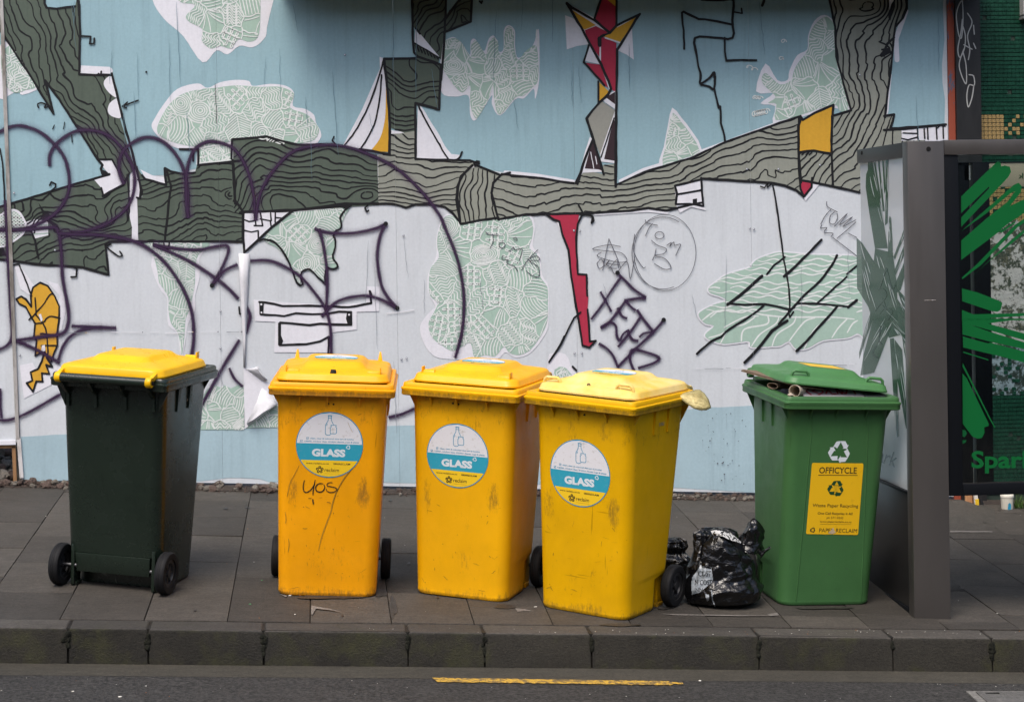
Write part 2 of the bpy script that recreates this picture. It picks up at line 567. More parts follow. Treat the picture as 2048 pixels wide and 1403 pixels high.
# left trunk
W1 = A((-30, -60), (250, -60), (258, 20), (272, 45), (330, 52), (440, 38), (458, -60), (468, 5), (465, 435), (655, 440), (612, 470), (612, 505), (640, 545), (682, 570), (640, 605), (630, 650), (650, 680), (700, 690), (722, 760), (752, 870), (790, 985), (756, 1022), (720, 1080), (690, 1000), (660, 932), (570, 930), (520, 850), (445, 735), (345, 580), (264, 472), (312, 665), (270, 600), (200, 480), (155, 410), (20, 205), (-30, 150))
branch("painted_trunk", W1, 'wood_dark', A((180, -60), (260, 300), (420, 560), (600, 800), (740, 1050)), 14.5, 1.9, 95, 1.3,
       [A((-30, 130), (20, 205), (155, 410), (200, 480), (312, 665), (264, 472)), A((264, 472), (345, 580), (445, 735), (520, 850), (570, 930), (600, 965), (590, 985), (600, 1020), (640, 1018)),
        A((258, -60), (262, 20), (272, 45), (330, 52), (440, 38)), A((455, 5), (465, 30), (468, 200), (463, 436), (655, 440)), A((655, 430), (690, 580), (735, 760), (770, 880), (830, 1120), (822, 1150)), A((460, 10), (462, 90))],
       white=[(A((463, 415), (640, 415)), 14)])
d = Dec()
d.poly(A((470, 383), (642, 392), (645, 436), (466, 434)), 'white', 2)
d.poly(crom(A((655, 445), (615, 465), (608, 500), (640, 545), (680, 570), (672, 520)), 4, True), 'white', 4)
d.poly(crom(A((690, 578), (645, 600), (630, 645), (650, 678), (705, 690), (700, 640)), 4, True), 'white', 4)
d.poly(A((575, 932), (658, 932), (690, 1000), (715, 1075), (605, 1146), (592, 1098), (548, 1048), (640, 1020), (600, 975)), 'white', 4)
d.poly(A((762, 1020), (800, 985), (832, 1150), (800, 1160), (805, 1250), (808, 1420), (770, 1420), (772, 1330), (755, 1250)), 'white', 4)
d.poly(A((820, 990), (850, 1040), (970, 1078), (968, 1040), (890, 1025)), 'white', 2)
outline(d, A((570, 932), (655, 932), (690, 1000), (722, 1078), (605, 1146), (592, 1098)), 3.6, 6)
outline(d, A((800, 975), (822, 1110), (818, 1160), (800, 1155)), 4, 6)
outline(d, A((745, 1020), (752, 1130), (757, 1240), (748, 1290), (740, 1200)), 3.4, 6)
d.poly(A((590, 990), (620, 1000), (642, 1018), (600, 1025)), 'ink', 6)
d.build("painted_paper_patch", wall_map, hoarding, cuts)

# left branch (runs out of the picture)
W2 = A((-900, 1500), (0, 1210), (200, 1150), (440, 1076), (548, 1046), (592, 1100), (605, 1147), (720, 1080), (756, 1022), (762, 1100), (758, 1250), (775, 1330)) + F((780, 240), (640, 245), (615, 256), (636, 437), (480, 392), (235, 376), (0, 346), (-900, 420))
branch("painted_branch", W2, 'wood_dark', [(-300, 520), (70, 452), (150, 432), (262, 415)], 15, 2.1, 90, 4.1,
       [A((-900, 1500), (0, 1210), (200, 1150), (440, 1076), (640, 1020)), F((-900, 420), (0, 346), (235, 376), (480, 392), (636, 437), (615, 256), (640, 244), (780, 240)), A((600, 1146), (720, 1080), (752, 1020))],
       knots=[(90, 447, 26, 2.0), (205, 440, 22, -1.6)])
d = Dec()
lat = crom(F((-20, 110), (10, 85), (40, 65), (80, 58), (115, 75), (142, 120), (150, 150), (130, 200), (60, 250), (-20, 270)), 4, True)
d.poly(lat, 'cloud', 4)
for k in range(-14, 22):
    for sg in (1, -1):
        run = []
        for t in range(40):
            x = -8 + t * 1.8; y = 450 + sg * (t - 20) * 1.5 + k * 6
            if inside(lat, x, y): run.append((x, y))
            elif run: d.ribbon(run, 1.5, 'line', 5); run = []
        if run: d.ribbon(run, 1.5, 'line', 5)
d.ribbon(lat, 4, 'white', 5, closed=True)
d.poly(F((150, 130), (200, 112), (280, 122), (282, 205), (205, 225), (180, 190)), 'white', 4)
for yy in (150, 175, 200): d.ribbon(F((185, yy), (280, yy - 6)), 2, 'cloud', 5)
d.poly(F((-20, 280), (20, 275), (36, 320), (0, 330), (-20, 325)), 'ink', 5)
d.poly(F((225, 15), (255, 60), (290, 80), (270, 120), (235, 110), (250, 75), (235, 50)), 'ink', 5)
outline(d, F((180, 178), (205, 240), (225, 340)), 4, 6)
outline(d, F((285, 120), (330, 150), (350, 200)), 7, 6)
d.build("painted_lattice_cloud", wall_map, hoarding)

# second and third dark sections
W3 = [(273, 333), (284, 350), (291, 358), (332, 370), (329, 337), (342, 343), (369, 349), (390, 345), (394, 330), (466, 322), (466, 420), (484, 424), (487, 482), (277, 482)]
branch("painted_branch", W3, 'wood_dark', [(270, 420), (350, 405), (420, 400), (490, 420)], 14.5, 2.1, 100, 7.7,
       [[(284, 350), (291, 358), (332, 370), (329, 336), (342, 343), (369, 349), (390, 345)], A((1050, 873), (1160, 873), (1158, 965), (1400, 940)), F((780, 242), (1420, 242), (1420, 80)), A((975, 1000), (1000, 1090), (985, 1200), (965, 1400)), A((1365, 960), (1375, 1190)), A((1130, 880), (1130, 940))],
       knots=[(462, 388, 14, 2.5)])
W4 = [(464, 279), (500, 276), (532, 273), (553, 279), (594, 289), (640, 290), (690, 296), (755, 309), (757, 410), (640, 416), (585, 421), (487, 426), (466, 426)]
branch("painted_branch", W4, 'wood_dark', [(460, 420), (520, 330), (600, 345), (680, 350), (760, 375)], 14.5, 2.3, 110, 2.9,
       [[(463, 318), (464, 279), (500, 276), (532, 273), (553, 279), (594, 289), (640, 289), (690, 293)], [(480, 425), (585, 421), (640, 414), (690, 407), (757, 407)], [(465, 320), (470, 400), (486, 424)]],
       white=[([(470, 286), (530, 281)], 11), ([(490, 427), (600, 419), (690, 410)], 9)], knots=[(738, 388, 30, 3.4), (560, 395, 40, 1.6)])
W5 = [(756, 309), (780, 310), (779, 268), (800, 267), (830, 262), (831, 318), (891, 320), (939, 321), (952, 328), (930, 345), (915, 368), (914, 400), (921, 440), (905, 426), (890, 414), (860, 408), (830, 409), (812, 415), (785, 407), (757, 407)]
branch("painted_branch", W5, 'wood_light', [(750, 350), (830, 350), (940, 352)], 13, 1.7, 100, 5.5,
       [[(780, 262), (778, 308)], [(831, 210), (831, 318), (891, 320), (939, 321), (958, 327)], [(757, 407), (785, 407), (812, 415), (830, 409), (860, 408), (890, 414), (905, 426), (921, 446)], [(945, 330), (925, 350), (915, 372), (913, 400), (920, 446)]],
       white=[([(780, 264), (818, 270)], 8), ([(757, 312), (757, 405)], 5)])
W6 = [(938, 338), (952, 333), (975, 342), (1001, 352), (986, 368), (983, 386), (997, 439), (960, 442), (921, 448), (915, 393), (918, 360)]
branch("painted_branch", W6, 'wood_light', [(960, 330), (950, 390), (958, 450)], 13.5, 1.0, 70, 3.3,
       [[(939, 337), (922, 352), (916, 375), (915, 395), (921, 448), (960, 440), (997, 435)], [(950, 329), (1001, 350), (1020, 345)], [(1003, 349), (986, 366), (983, 386), (997, 439)]],
       white=[([(944, 333), (1000, 353)], 9), ([(917, 400), (923, 445)], 5)])
W7 = [(1003, 347), (1072, 355), (1150, 368), (1161, 345), (1168, 341), (1207, 348), (1206, 330), (1229, 328), (1231, 372), (1287, 345), (1385, 315), (1450, 284), (1601, 232), (1598, 300), (1602, 362), (1607, 391), (1592, 380), (1570, 371), (1545, 366), (1490, 362), (1437, 359), (1402, 357), (1349, 371), (1352, 409), (1382, 409), (1334, 421), (1297, 417), (1260, 422), (1180, 426), (1097, 429), (1052, 429), (997, 439), (983, 388), (986, 366)]
branch("painted_branch", W7, 'wood_light', [(985, 400), (1100, 395), (1230, 395), (1340, 375), (1480, 335), (1605, 300)], 14.5, 1.8, 130, 8.4,
       [[(1003, 348), (1072, 355), (1150, 367), (1161, 345)], [(1231, 370), (1287, 345), (1385, 315), (1450, 284), (1601, 232)], [(997, 439), (1052, 429), (1097, 428), (1180, 426), (1260, 421), (1297, 416), (1334, 421), (1382, 409), (1405, 405)], [(1402, 357), (1437, 359), (1490, 362), (1545, 366), (1570, 371), (1592, 380), (1607, 392)], [(1598, 235), (1597, 300), (1602, 365)]],
       white=[([(1010, 344), (1072, 350), (1150, 363)], 6), ([(1240, 362), (1287, 339), (1385, 309), (1590, 233)], 6), ([(1190, 428), (1297, 421), (1334, 425)], 6)])
W8 = [(1656, -40), (1659, 0), (1670, 54), (1673, 114), (1687, 168), (1702, 221), (1668, 231), (1663, 304), (1598, 306), (1600, 360), (1664, 372), (1700, 378), (1760, 392), (1850, 404), (1850, 280), (1803, 282), (1803, 260), (1783, 257), (1788, 230), (1770, 232), (1773, 203), (1782, 135), (1788, 75), (1791, 54), (1806, 36), (1814, 18), (1814, -40)]
branch("painted_trunk", W8, 'wood_light', [(1735, -40), (1728, 90), (1730, 190), (1690, 300), (1650, 345)], 14.5, 1.7, 115, 6.2,
       [[(1656, -40), (1659, 0), (1670, 54), (1673, 114), (1687, 168), (1702, 221), (1668, 231)], [(1814, -40), (1814, 18), (1806, 36), (1791, 54), (1788, 75), (1782, 135), (1773, 203), (1770, 235)], [(1768, 232), (1789, 229), (1781, 257), (1850, 253), (1892, 249)], [(1664, 232), (1663, 304), (1666, 370)], [(1600, 360), (1664, 372), (1700, 380), (1760, 395)], [(1788, 75), (1775, 88), (1770, 100), (1768, 112)]],
       white=[([(1812, 22), (1792, 78), (1794, 120)], 10), ([(1779, 150), (1772, 225)], 9)], knots=[(1752, 8, 48, 4.2), (1772, 100, 20, 2.5)])
d = Dec()
d.poly(E((560, 330), (600, 318), (612, 352), (545, 385), (528, 372)), 'ink', 6)
d.poly(E((600, 20), (640, 0), (620, 60), (605, 140), (590, 120)), 'ink', 6)
d.poly(E((595, -20), (640, -20), (610, 30), (598, 70)), 'white', 7)
d.poly([(1790, 257), (1886, 250), (1894, 252), (1896, 292), (1803, 284), (1804, 266)], 'white', 3)
outline(d, E((560, 868), (690, 862), (850, 845), (970, 832)), 4.5, 6)
for x, y0, y1 in ((785, 860, 930), (830, 862, 925), (852, 850, 930), (912, 850, 930), (955, 835, 925)):
    outline(d, E((x, y0), (x + 4, y1)), 3.2, 6)
outline(d, E((690, 890), (785, 892)), 2.6, 6); outline(d, E((680, 925), (720, 935), (790, 915)), 2.6, 6)
outline(d, E((920, 855), (935, 838), (970, 845)), 3, 6)
d.build("painted_end_stub", wall_map, hoarding)

# dark post with the two sails
d = Dec()
T2 = [(768, 118), (831, 117), (835, 113), (882, 130), (878, 219), (831, 206), (829, 265), (815, 268), (798, 262), (780, 255), (774, 170)]
d.poly(T2, 'wood_dark', 3); grain(d, T2, [(770, 150), (825, 165), (885, 175)], 14.5, 2.0, 80, 11.3, jag=.5)
TU = [(823, -40), (826, 55), (832, 57), (877, 113), (882, 120), (888, 65), (942, 44), (946, -40), (925, -40), (918, -2), (892, 30), (893, -40)]
d.poly(TU, 'wood_dark', 3); grain(d, TU, [(826, 60), (860, 20), (880, -10), (930, -40)], 14, 1.8, 70, 13.1, jag=.4)
d.poly([(828, 86), (879, 116), (877, 128), (833, 111)], 'wood_dark', 3)
d.poly([(831, 57), (878, 113), (879, 117), (829, 87)], 'white', 4)
for k in range(7): outline(d, [(834 + k * 6.4, 92 + k * 3.4), (838 + k * 6.4, 103 + k * 2.6)], 3, 6)
outline(d, [(768, 118), (831, 117), (835, 113), (882, 130), (878, 219), (831, 206), (831, 318)], 5, 6)
outline(d, [(823, -40), (826, 80), (828, 105), (834, 112)], 5, 6); outline(d, [(893, -40), (891, 30), (886, 120), (882, 160)], 5, 6)
outline(d, [(892, 38), (918, 0), (946, -25)], 4, 6); outline(d, [(888, 65), (942, 44), (946, -40)], 5, 6)
outline(d, [(829, 86), (879, 116)], 3, 6); outline(d, [(831, 57), (840, 68)], 4, 6)
d.poly([(759, 114), (769, 117), (778, 304), (741, 301), (686, 291), (724, 219), (751, 157), (760, 137)], 'white', 3)
must = crom([(772, 163), (775, 205), (778, 304)], 4) + crom([(741, 302), (758, 280), (766, 258), (771, 225), (772, 163)], 4)
d.poly(must, 'mustard', 4)
outline(d, crom([(768, 118), (756, 160), (740, 205), (715, 255), (690, 289)], 5), 3.4, 6)
outline(d, crom([(763, 150), (760, 190), (748, 250), (720, 300)], 5), 3.4, 6)
outline(d, [(768, 118), (774, 170), (780, 250), (779, 308)], 5, 6); outline(d, [(720, 298), (745, 302), (780, 309)], 5, 6)
d.poly(crom([(836, 209), (847, 219), (862, 244), (877, 267), (890, 292), (903, 308)], 4) + crom([(922, 310), (908, 322), (880, 321), (833, 318)], 4), 'white', 3)
outline(d, crom([(836, 209), (848, 235), (868, 270), (885, 300), (897, 319)], 5), 3.4, 6)
outline(d, crom([(905, 321), (917, 317), (924, 304)], 4), 4, 6)
d.build("painted_sail_post", wall_map, hoarding, cuts)

# geometric figure
d = Dec()
d.poly(C((790, 90), (830, 105), (905, 140), (925, 260), (860, 270), (800, 290)), 'white', 2)
d.poly(C((1095, 295), (1180, 160), (1192, 350), (1150, 320)), 'white', 2)
d.poly(C((800, 18), (960, 105), (1050, 190), (970, 155), (905, 178), (885, 165)), 'white', 3)
d.poly(C((828, 58), (970, 148), (905, 174), (885, 160)), 'mustard', 4)
d.poly(C((1020, -60), (1090, -60), (1088, 150), (1050, 195), (962, 112), (985, 40)), 'red', 4)
d.poly(C((1040, -60), (1090, -60), (1086, 40), (1040, 2)), 'mustard', 5)
d.poly(C((905, 178), (970, 153), (1042, 190), (1000, 212), (1090, 252), (1085, 540), (1058, 520), (1020, 430), (995, 340), (930, 250)), 'red', 4)
d.poly(C((992, 260), (1000, 262), (1000, 380), (1040, 470), (1062, 525), (1050, 530), (1020, 440), (990, 350)), 'white', 5)
d.poly(C((1226, 82), (1110, 250), (1010, 213), (1055, 192), (1092, 152)), 'mustard', 4)
d.ribbon(C((1205, 95), (1095, 155)), 4, 'white', 5); d.ribbon(C((1025, 222), (1110, 250)), 3, 'white', 5)
d.poly(C((895, 365), (998, 380), (1042, 515), (1018, 498)), 'red', 4)
d.poly(C((933, 262), (998, 378), (905, 357)), 'white', 4)
d.poly(C((985, 478), (1046, 535), (990, 598)), 'mustard', 4)
d.poly(C((1002, 590), (1082, 645), (1066, 700), (995, 905), (960, 820), (920, 690)), 'warmgrey', 4)
d.poly(C((1028, 570), (1082, 538), (1082, 610)), 'plum', 5)
d.poly(C((1050, 545), (1082, 532), (1084, 640), (1025, 600), (1010, 585)), 'white', 4)
d.poly(C((1084, 640), (1084, 955), (1000, 945), (995, 900)), 'white', 4)
d.poly(C((1074, 690), (1085, 730), (1080, 940), (1018, 930)), 'plum', 5)
d.poly(C((935, 800), (955, 815), (1012, 1005), (895, 1010), (868, 1050), (905, 890)), 'white', 4)
d.poly(C((950, 820), (1010, 1000), (985, 990), (905, 985)), 'plum', 5)
for x, y in ((940, 890), (968, 915), (950, 940)): d.ribbon(C((x, y), (x + 8, y + 45)), 1.6, 'white', 6)
for e, w in ((C((800, 20), (830, 45), (960, 118), (1050, 192)), 5), (C((800, 20), (885, 162), (930, 250), (1000, 375), (1045, 475), (1060, 520), (1040, 555), (985, 605)), 5),
             (C((985, 40), (962, 112), (1050, 195), (1090, 152), (1226, 82), (1095, 292)), 5), (C((1005, 212), (1055, 192)), 4), (C((992, 225), (992, 265)), 8), (C((1000, 215), (1020, 205)), 5),
             (C((1092, -60), (1090, 152)), 5), (C((1095, 290), (1090, 520), (1088, 800), (1086, 1090)), 5.5), (C((930, 262), (900, 362), (1020, 500)), 4), (C((985, 478), (985, 605)), 4),
             (C((985, 605), (916, 692), (960, 830), (1016, 1020)), 5), (C((950, 820), (905, 930), (862, 1075)), 5), (C((1075, 690), (1000, 920)), 2.5), (C((1010, -30), (985, 40)), 5)):
    outline(d, e, w, 6)
d.build("painted_figure", wall_map, hoarding)

# mustard square, shield, white flag, red spike
d = Dec()
d.poly(D((868, 698), (905, 690), (1070, 613), (1060, 890), (960, 880), (868, 892)), 'mustard', 4)
outline(d, D((880, 680), (895, 700), (960, 660), (1072, 612), (1068, 700), (1058, 820), (1065, 900), (960, 880), (868, 892), (868, 740), (885, 690)), 4.6, 6)
for x in (890, 912, 932): outline(d, D((x, 905), (x + 14, 892)), 2.6, 6)
d.poly(D((920, 1060), (990, 1080), (910, 1175), (885, 1130)), 'white', 3)
d.poly(D((875, 1055), (947, 1066), (940, 1097), (900, 1148), (880, 1105)), 'red', 4)
outline(d, D((868, 900), (872, 1000), (880, 1105), (900, 1150), (945, 1095), (948, 1040)), 4.4, 6)
d.poly(D((145, 1085), (300, 1045), (314, 1205), (328, 1230), (240, 1210), (175, 1245), (150, 1195)), 'white', 4)
outline(d, D((298, 1040), (312, 1205), (230, 1190), (150, 1195), (158, 1130), (145, 1085), (295, 1050)), 4.2, 6)
outline(d, D((160, 1135), (220, 1125), (300, 1112)), 3.6, 6)
d.poly(D((250, 1165), (275, 1160), (275, 1195), (250, 1197)), 'ink', 6)
spike = H((740, 85), (930, 80), (915, 200), (920, 430), (972, 435), (975, 560), (985, 562), (980, 640), (985, 730), (992, 820), (1028, 822), (992, 860), (950, 845), (920, 660), (885, 450), (870, 300), (835, 210), (815, 125))
d.poly(H((735, 85), (815, 125), (835, 210), (870, 300), (880, 330), (850, 240), (815, 170), (800, 125)), 'white', 3)
d.poly(spike, 'red', 4)
outline(d, H((735, 80), (780, 112), (815, 125), (832, 200), (868, 290), (885, 450), (920, 660), (950, 848), (992, 862), (1028, 822), (992, 826), (988, 735), (980, 640)), 4.2, 6)
outline(d, H((1005, 135), (1012, 100), (985, 76), (945, 90), (922, 140), (912, 220), (922, 432), (973, 434), (978, 560)), 4.2, 6)
d.build("painted_red_spike", wall_map, hoarding)

# --- sage clouds filled with white doodles
def doodle(dec, poly, seed, cell=34, w=2.2, layer=4, wave=False):
    rnd = random.Random(seed)
    xs = [p[0] for p in poly]; ys = [p[1] for p in poly]
    cs = []
    tries = 0
    while tries < 900:
        tries += 1
        p = (rnd.uniform(min(xs), max(xs)), rnd.uniform(min(ys), max(ys)))
        if inside(poly, *p) and all(math.hypot(p[0] - q[0], p[1] - q[1]) > cell * rnd.uniform(.75, 1.1) for q in cs): cs.append(p)
    def own(x, y, k):
        dk = math.hypot(x - cs[k][0], y - cs[k][1])
        d2 = min([math.hypot(x - q[0], y - q[1]) for i, q in enumerate(cs) if i != k] or [1e9])
        return d2 - dk > 1.6 and inside(poly, x, y)
    def put(pts, k, ww=None, t=.3):
        run = []
        for x, y in pts:
            if own(x, y, k): run.append((x, y))
            else:
                if len(run) > 2: dec.ribbon(run, (ww or w) * rnd.uniform(.8, 1.15), 'line', layer, taper=t, wob=.25)
                run = []
        if len(run) > 2: dec.ribbon(run, (ww or w) * rnd.uniform(.8, 1.15), 'line', layer, taper=t, wob=.25)
    for k, (cx, cy) in enumerate(cs):
        ty = rnd.choice("hhfffcwwwsl"); a = rnd.uniform(0, pi); R = cell * 1.25
        ca, sa = cos(a), sin(a)
        tr = lambda u, v: (cx + u * ca - v * sa, cy + u * sa + v * ca)
        if ty == 'h':                                   # bowed hatching
            bow = rnd.uniform(-.5, .5) / cell; sp = rnd.uniform(4.4, 6.4)
            for i in range(int(-R / sp), int(R / sp) + 1):
                put([tr(u, i * sp + bow * u * u + rnd.uniform(-.25, .25)) for u in np.arange(-R, R, 3)], k)
        elif ty == 'f':                                 # fan with a spine
            n = rnd.randint(9, 14); ox = -R * .8
            for i in range(n):
                b = (i / (n - 1) - .5) * 1.9; cur = rnd.uniform(.1, .3) * (1 if i > n / 2 else -1)
                put([tr(ox + r * cos(b + cur * r / R), r * sin(b + cur * r / R)) for r in np.arange(4, 2.3 * R, 3)], k)
        elif ty == 'c':                                 # coil of loops
            for j in (-1, 0, 1):
                put([tr(-R + t * 2 * R / 60 + 5 * cos(t * .75), j * 13 + 5.5 * sin(t * .75)) for t in range(61)], k, t=0)
            for j in (-.5, .5): put([tr(u, j * 13) for u in np.arange(-R, R, 3)], k)
        elif ty == 'w':                                 # waves
            am = rnd.uniform(3, 7); wl = rnd.uniform(16, 30); sp = rnd.uniform(5.2, 7)
            for i in range(int(-R / sp), int(R / sp) + 1):
                put([tr(u, i * sp + am * sin(u * 2 * pi / wl + i * .25)) for u in np.arange(-R, R, 2.4)], k)
        elif ty == 's':                                 # nested eyes
            ec = rnd.uniform(.45, .9)
            for i in range(1, 9):
                r = i * 4.6
                put([tr(r * cos(t * 2 * pi / 30), ec * r * sin(t * 2 * pi / 30)) for t in range(31)], k, t=0)
        else:                                           # leaf with ribs
            put([tr(u, 0) for u in np.arange(-R, R, 3)], k)
            for i in range(-9, 10):
                for sg in (1, -1): put([tr(i * 5 + u * .6, sg * u) for u in np.arange(1.5, R, 2.5)], k)
        # the cell's own border
    for k, (cx, cy) in enumerate(cs):
        for j in range(k + 1, len(cs)):
            mx, my = (cx + cs[j][0]) / 2, (cy + cs[j][1]) / 2
            dx, dy = cs[j][0] - cx, cs[j][1] - cy; L = math.hypot(dx, dy)
            if L > cell * 2.2: continue
            run = []
            for t in np.arange(-cell, cell, 3):
                x = mx - dy / L * t + 1.6 * sin(t * .2 + k); y = my + dx / L * t + 1.6 * cos(t * .23 + j)
                dk = math.hypot(x - cx, y - cy)
                o = min([math.hypot(x - q[0], y - q[1]) for i, q in enumerate(cs) if i not in (k, j)] or [1e9])
                if o > dk - 1 and inside(poly, x, y): run.append((x, y))
            if len(run) > 2: dec.ribbon(run, w * 1.1, 'line', layer, wob=.3)

def cloud(poly, seed, halo=None, grow=7, shift=(-4, 3), cell=34, w=2.2, sm=4):
    d = Dec()
    P = crom(poly, sm, True) if sm else poly
    P = [(p[0], p[1]) for p in P]
    if halo: d.poly(crom(halo, sm, True) if sm else halo, 'white', 1)
    d.poly(P, 'cloud', 2)
    if grow:
        d.ribbon([(p[0] + shift[0] * .35, p[1] + shift[1] * .35) for p in P], grow, 'white', 1.3, closed=True)
        d.ribbon(P, 2.4, 'line', 4, closed=True)
    doodle(d, P, seed, cell, w)
    return d.build("painted_cloud", wall_map, hoarding, cuts)

cloud([(352, -60), (356, 0), (390, 10), (372, 32), (380, 45), (404, 58), (404, 82), (421, 97), (440, 92), (462, 97), (477, 79), (500, 84), (518, 68), (521, 0), (520, -60)], 3,
      halo=[(300, -70), (304, -3), (328, 38), (366, 72), (405, 125), (433, 101), (455, 109), (479, 92), (505, 95), (526, 80), (534, 55), (532, -60)], grow=0)
cloud([(2, 112), (10, 98), (24, 94), (50, 132), (72, 172), (52, 180), (30, 186), (12, 172), (4, 150)], 5, halo=[(-6, 196), (-4, 100), (22, 86), (54, 130), (80, 172), (45, 190), (34, 182)], grow=0, cell=26, sm=3)
cloud([(314, 262), (325, 230), (345, 202), (370, 186), (405, 178), (430, 176), (470, 171), (520, 174), (560, 174), (588, 188), (580, 215), (612, 228), (630, 246), (638, 262), (622, 283), (560, 288), (500, 276), (420, 292), (380, 292), (334, 280)], 8,
      halo=[(304, 256), (310, 236), (330, 205), (355, 178), (395, 167), (415, 176), (440, 165), (470, 160), (497, 162), (506, 172), (540, 168), (572, 172), (588, 186), (586, 212), (610, 218), (628, 230), (632, 246), (641, 262), (640, 278), (615, 292), (500, 284), (420, 300), (370, 300), (330, 285)], grow=0, cell=36)
cloud([(398, 296), (440, 290), (465, 290), (465, 320), (396, 326)], 9, grow=4, cell=30, sm=0)
cloud(C((80, 260), (110, 230), (150, 225), (185, 250), (212, 295), (240, 335), (240, 270), (262, 238), (285, 255), (310, 300), (330, 318), (345, 250), (375, 220), (398, 250), (402, 310), (430, 300), (438, 190), (465, 155), (490, 190), (492, 280), (515, 350), (560, 300), (612, 265), (628, 300), (635, 400), (628, 480), (600, 510), (550, 560), (500, 570), (410, 670), (378, 600), (370, 500), (350, 560), (320, 620), (275, 692), (248, 660), (235, 590), (235, 500), (190, 542), (140, 500), (105, 450), (75, 390)), 12,
      halo=C((66, 270), (105, 228), (150, 222), (210, 290), (235, 320), (238, 245), (265, 230), (315, 300), (345, 225), (380, 214), (402, 300), (430, 285), (432, 180), (460, 148), (496, 180), (497, 270), (518, 340), (600, 270), (636, 170), (640, 400), (636, 490), (615, 580), (606, 520), (550, 575), (500, 580), (410, 676), (362, 610), (360, 560), (270, 700), (235, 670), (225, 560), (150, 566), (70, 545), (60, 420)), grow=0, cell=30)
cloud(D((135, 660), (180, 710), (230, 775), (292, 885), (200, 925), (75, 972), (90, 860), (110, 740)), 15, halo=D((130, 630), (185, 690), (240, 760), (305, 880), (200, 935), (50, 985), (80, 860), (105, 730)), grow=0, cell=26, sm=2)
cloud(D((1020, 100), (1055, 115), (1078, 160), (1085, 300), (1110, 410), (1135, 500), (1160, 640), (1110, 650), (1070, 612), (870, 676), (735, 702), (740, 610), (690, 603), (735, 570), (700, 530), (660, 490), (655, 450), (682, 430), (760, 495), (825, 470), (840, 420), (865, 370), (925, 290), (930, 220), (960, 150)), 18,
      halo=D((1020, 88), (960, 125), (925, 210), (920, 290), (860, 325), (815, 415), (805, 468), (745, 470), (675, 372), (620, 535), (722, 545), (645, 606), (733, 622), (720, 722), (870, 690), (1070, 630), (1168, 655), (1140, 500), (1092, 300), (1080, 140)), grow=0, cell=34, sm=3)
cloud(G((560, 130), (640, 115), (800, 100), (930, 95), (905, 150), (878, 215), (848, 250), (850, 300), (842, 380), (862, 440), (845, 462), (800, 460), (795, 548), (740, 500), (690, 470), (655, 480), (645, 550), (620, 520), (590, 440), (560, 390), (500, 330), (430, 290), (500, 200)), 21, grow=0, cell=34, sm=2)
cloud(H((150, 95), (220, 105), (242, 140), (300, 125), (450, 115), (620, 92), (660, 150), (655, 220), (640, 280), (685, 320), (702, 390), (705, 450), (745, 510), (748, 600), (745, 700), (715, 780), (650, 870), (600, 900), (560, 905), (520, 890), (490, 858), (440, 912), (380, 905), (320, 920), (295, 835), (240, 860), (190, 882), (130, 850), (70, 800), (50, 720), (85, 650), (102, 600), (60, 560), (52, 490), (62, 400), (110, 335), (100, 260), (110, 180)), 24,
      halo=H((140, 90), (230, 95), (450, 110), (628, 85), (672, 150), (660, 270), (700, 320), (716, 440), (752, 510), (752, 690), (740, 770), (650, 890), (560, 920), (500, 890), (450, 930), (320, 935), (190, 930), (90, 915), (30, 850), (0, 740), (60, 650), (90, 620), (48, 540), (48, 430), (95, 330), (95, 220)), grow=0, cell=37)
cloud(F((850, 245), (1000, 247), (1225, 250), (1160, 320), (1142, 400), (1140, 480), (1125, 570), (1108, 640), (1085, 700), (1078, 800), (1065, 900), (1056, 880), (1042, 780), (1000, 720), (985, 640), (985, 570), (950, 510), (930, 480), (922, 420), (905, 350), (880, 290)), 27,
      halo=F((1100, 250), (1225, 250), (1165, 340), (1168, 450), (1140, 560), (1142, 640), (1100, 720), (1088, 800), (1066, 915), (1052, 880), (1036, 780), (985, 730), (978, 640), (975, 570), (925, 500), (890, 330)), grow=0, cell=32, sm=3)
cloud(F((1165, 1225), (1175, 1170), (1205, 1110), (1250, 1080), (1290, 1095), (1310, 1080), (1350, 1100), (1400, 1078), (1428, 1100), (1428, 1342), (1165, 1342)), 30, grow=0, cell=34, sm=0)
cloud(G((330, 1390), (490, 1262), (560, 1262), (560, 1385)), 31, grow=0, cell=28, sm=0)
cloud(H((790, 985), (840, 975), (870, 1000), (890, 1040), (790, 1050)), 33, halo=H((755, 900), (850, 900), (880, 960), (930, 1060), (760, 1060)), grow=0, cell=24, sm=2)
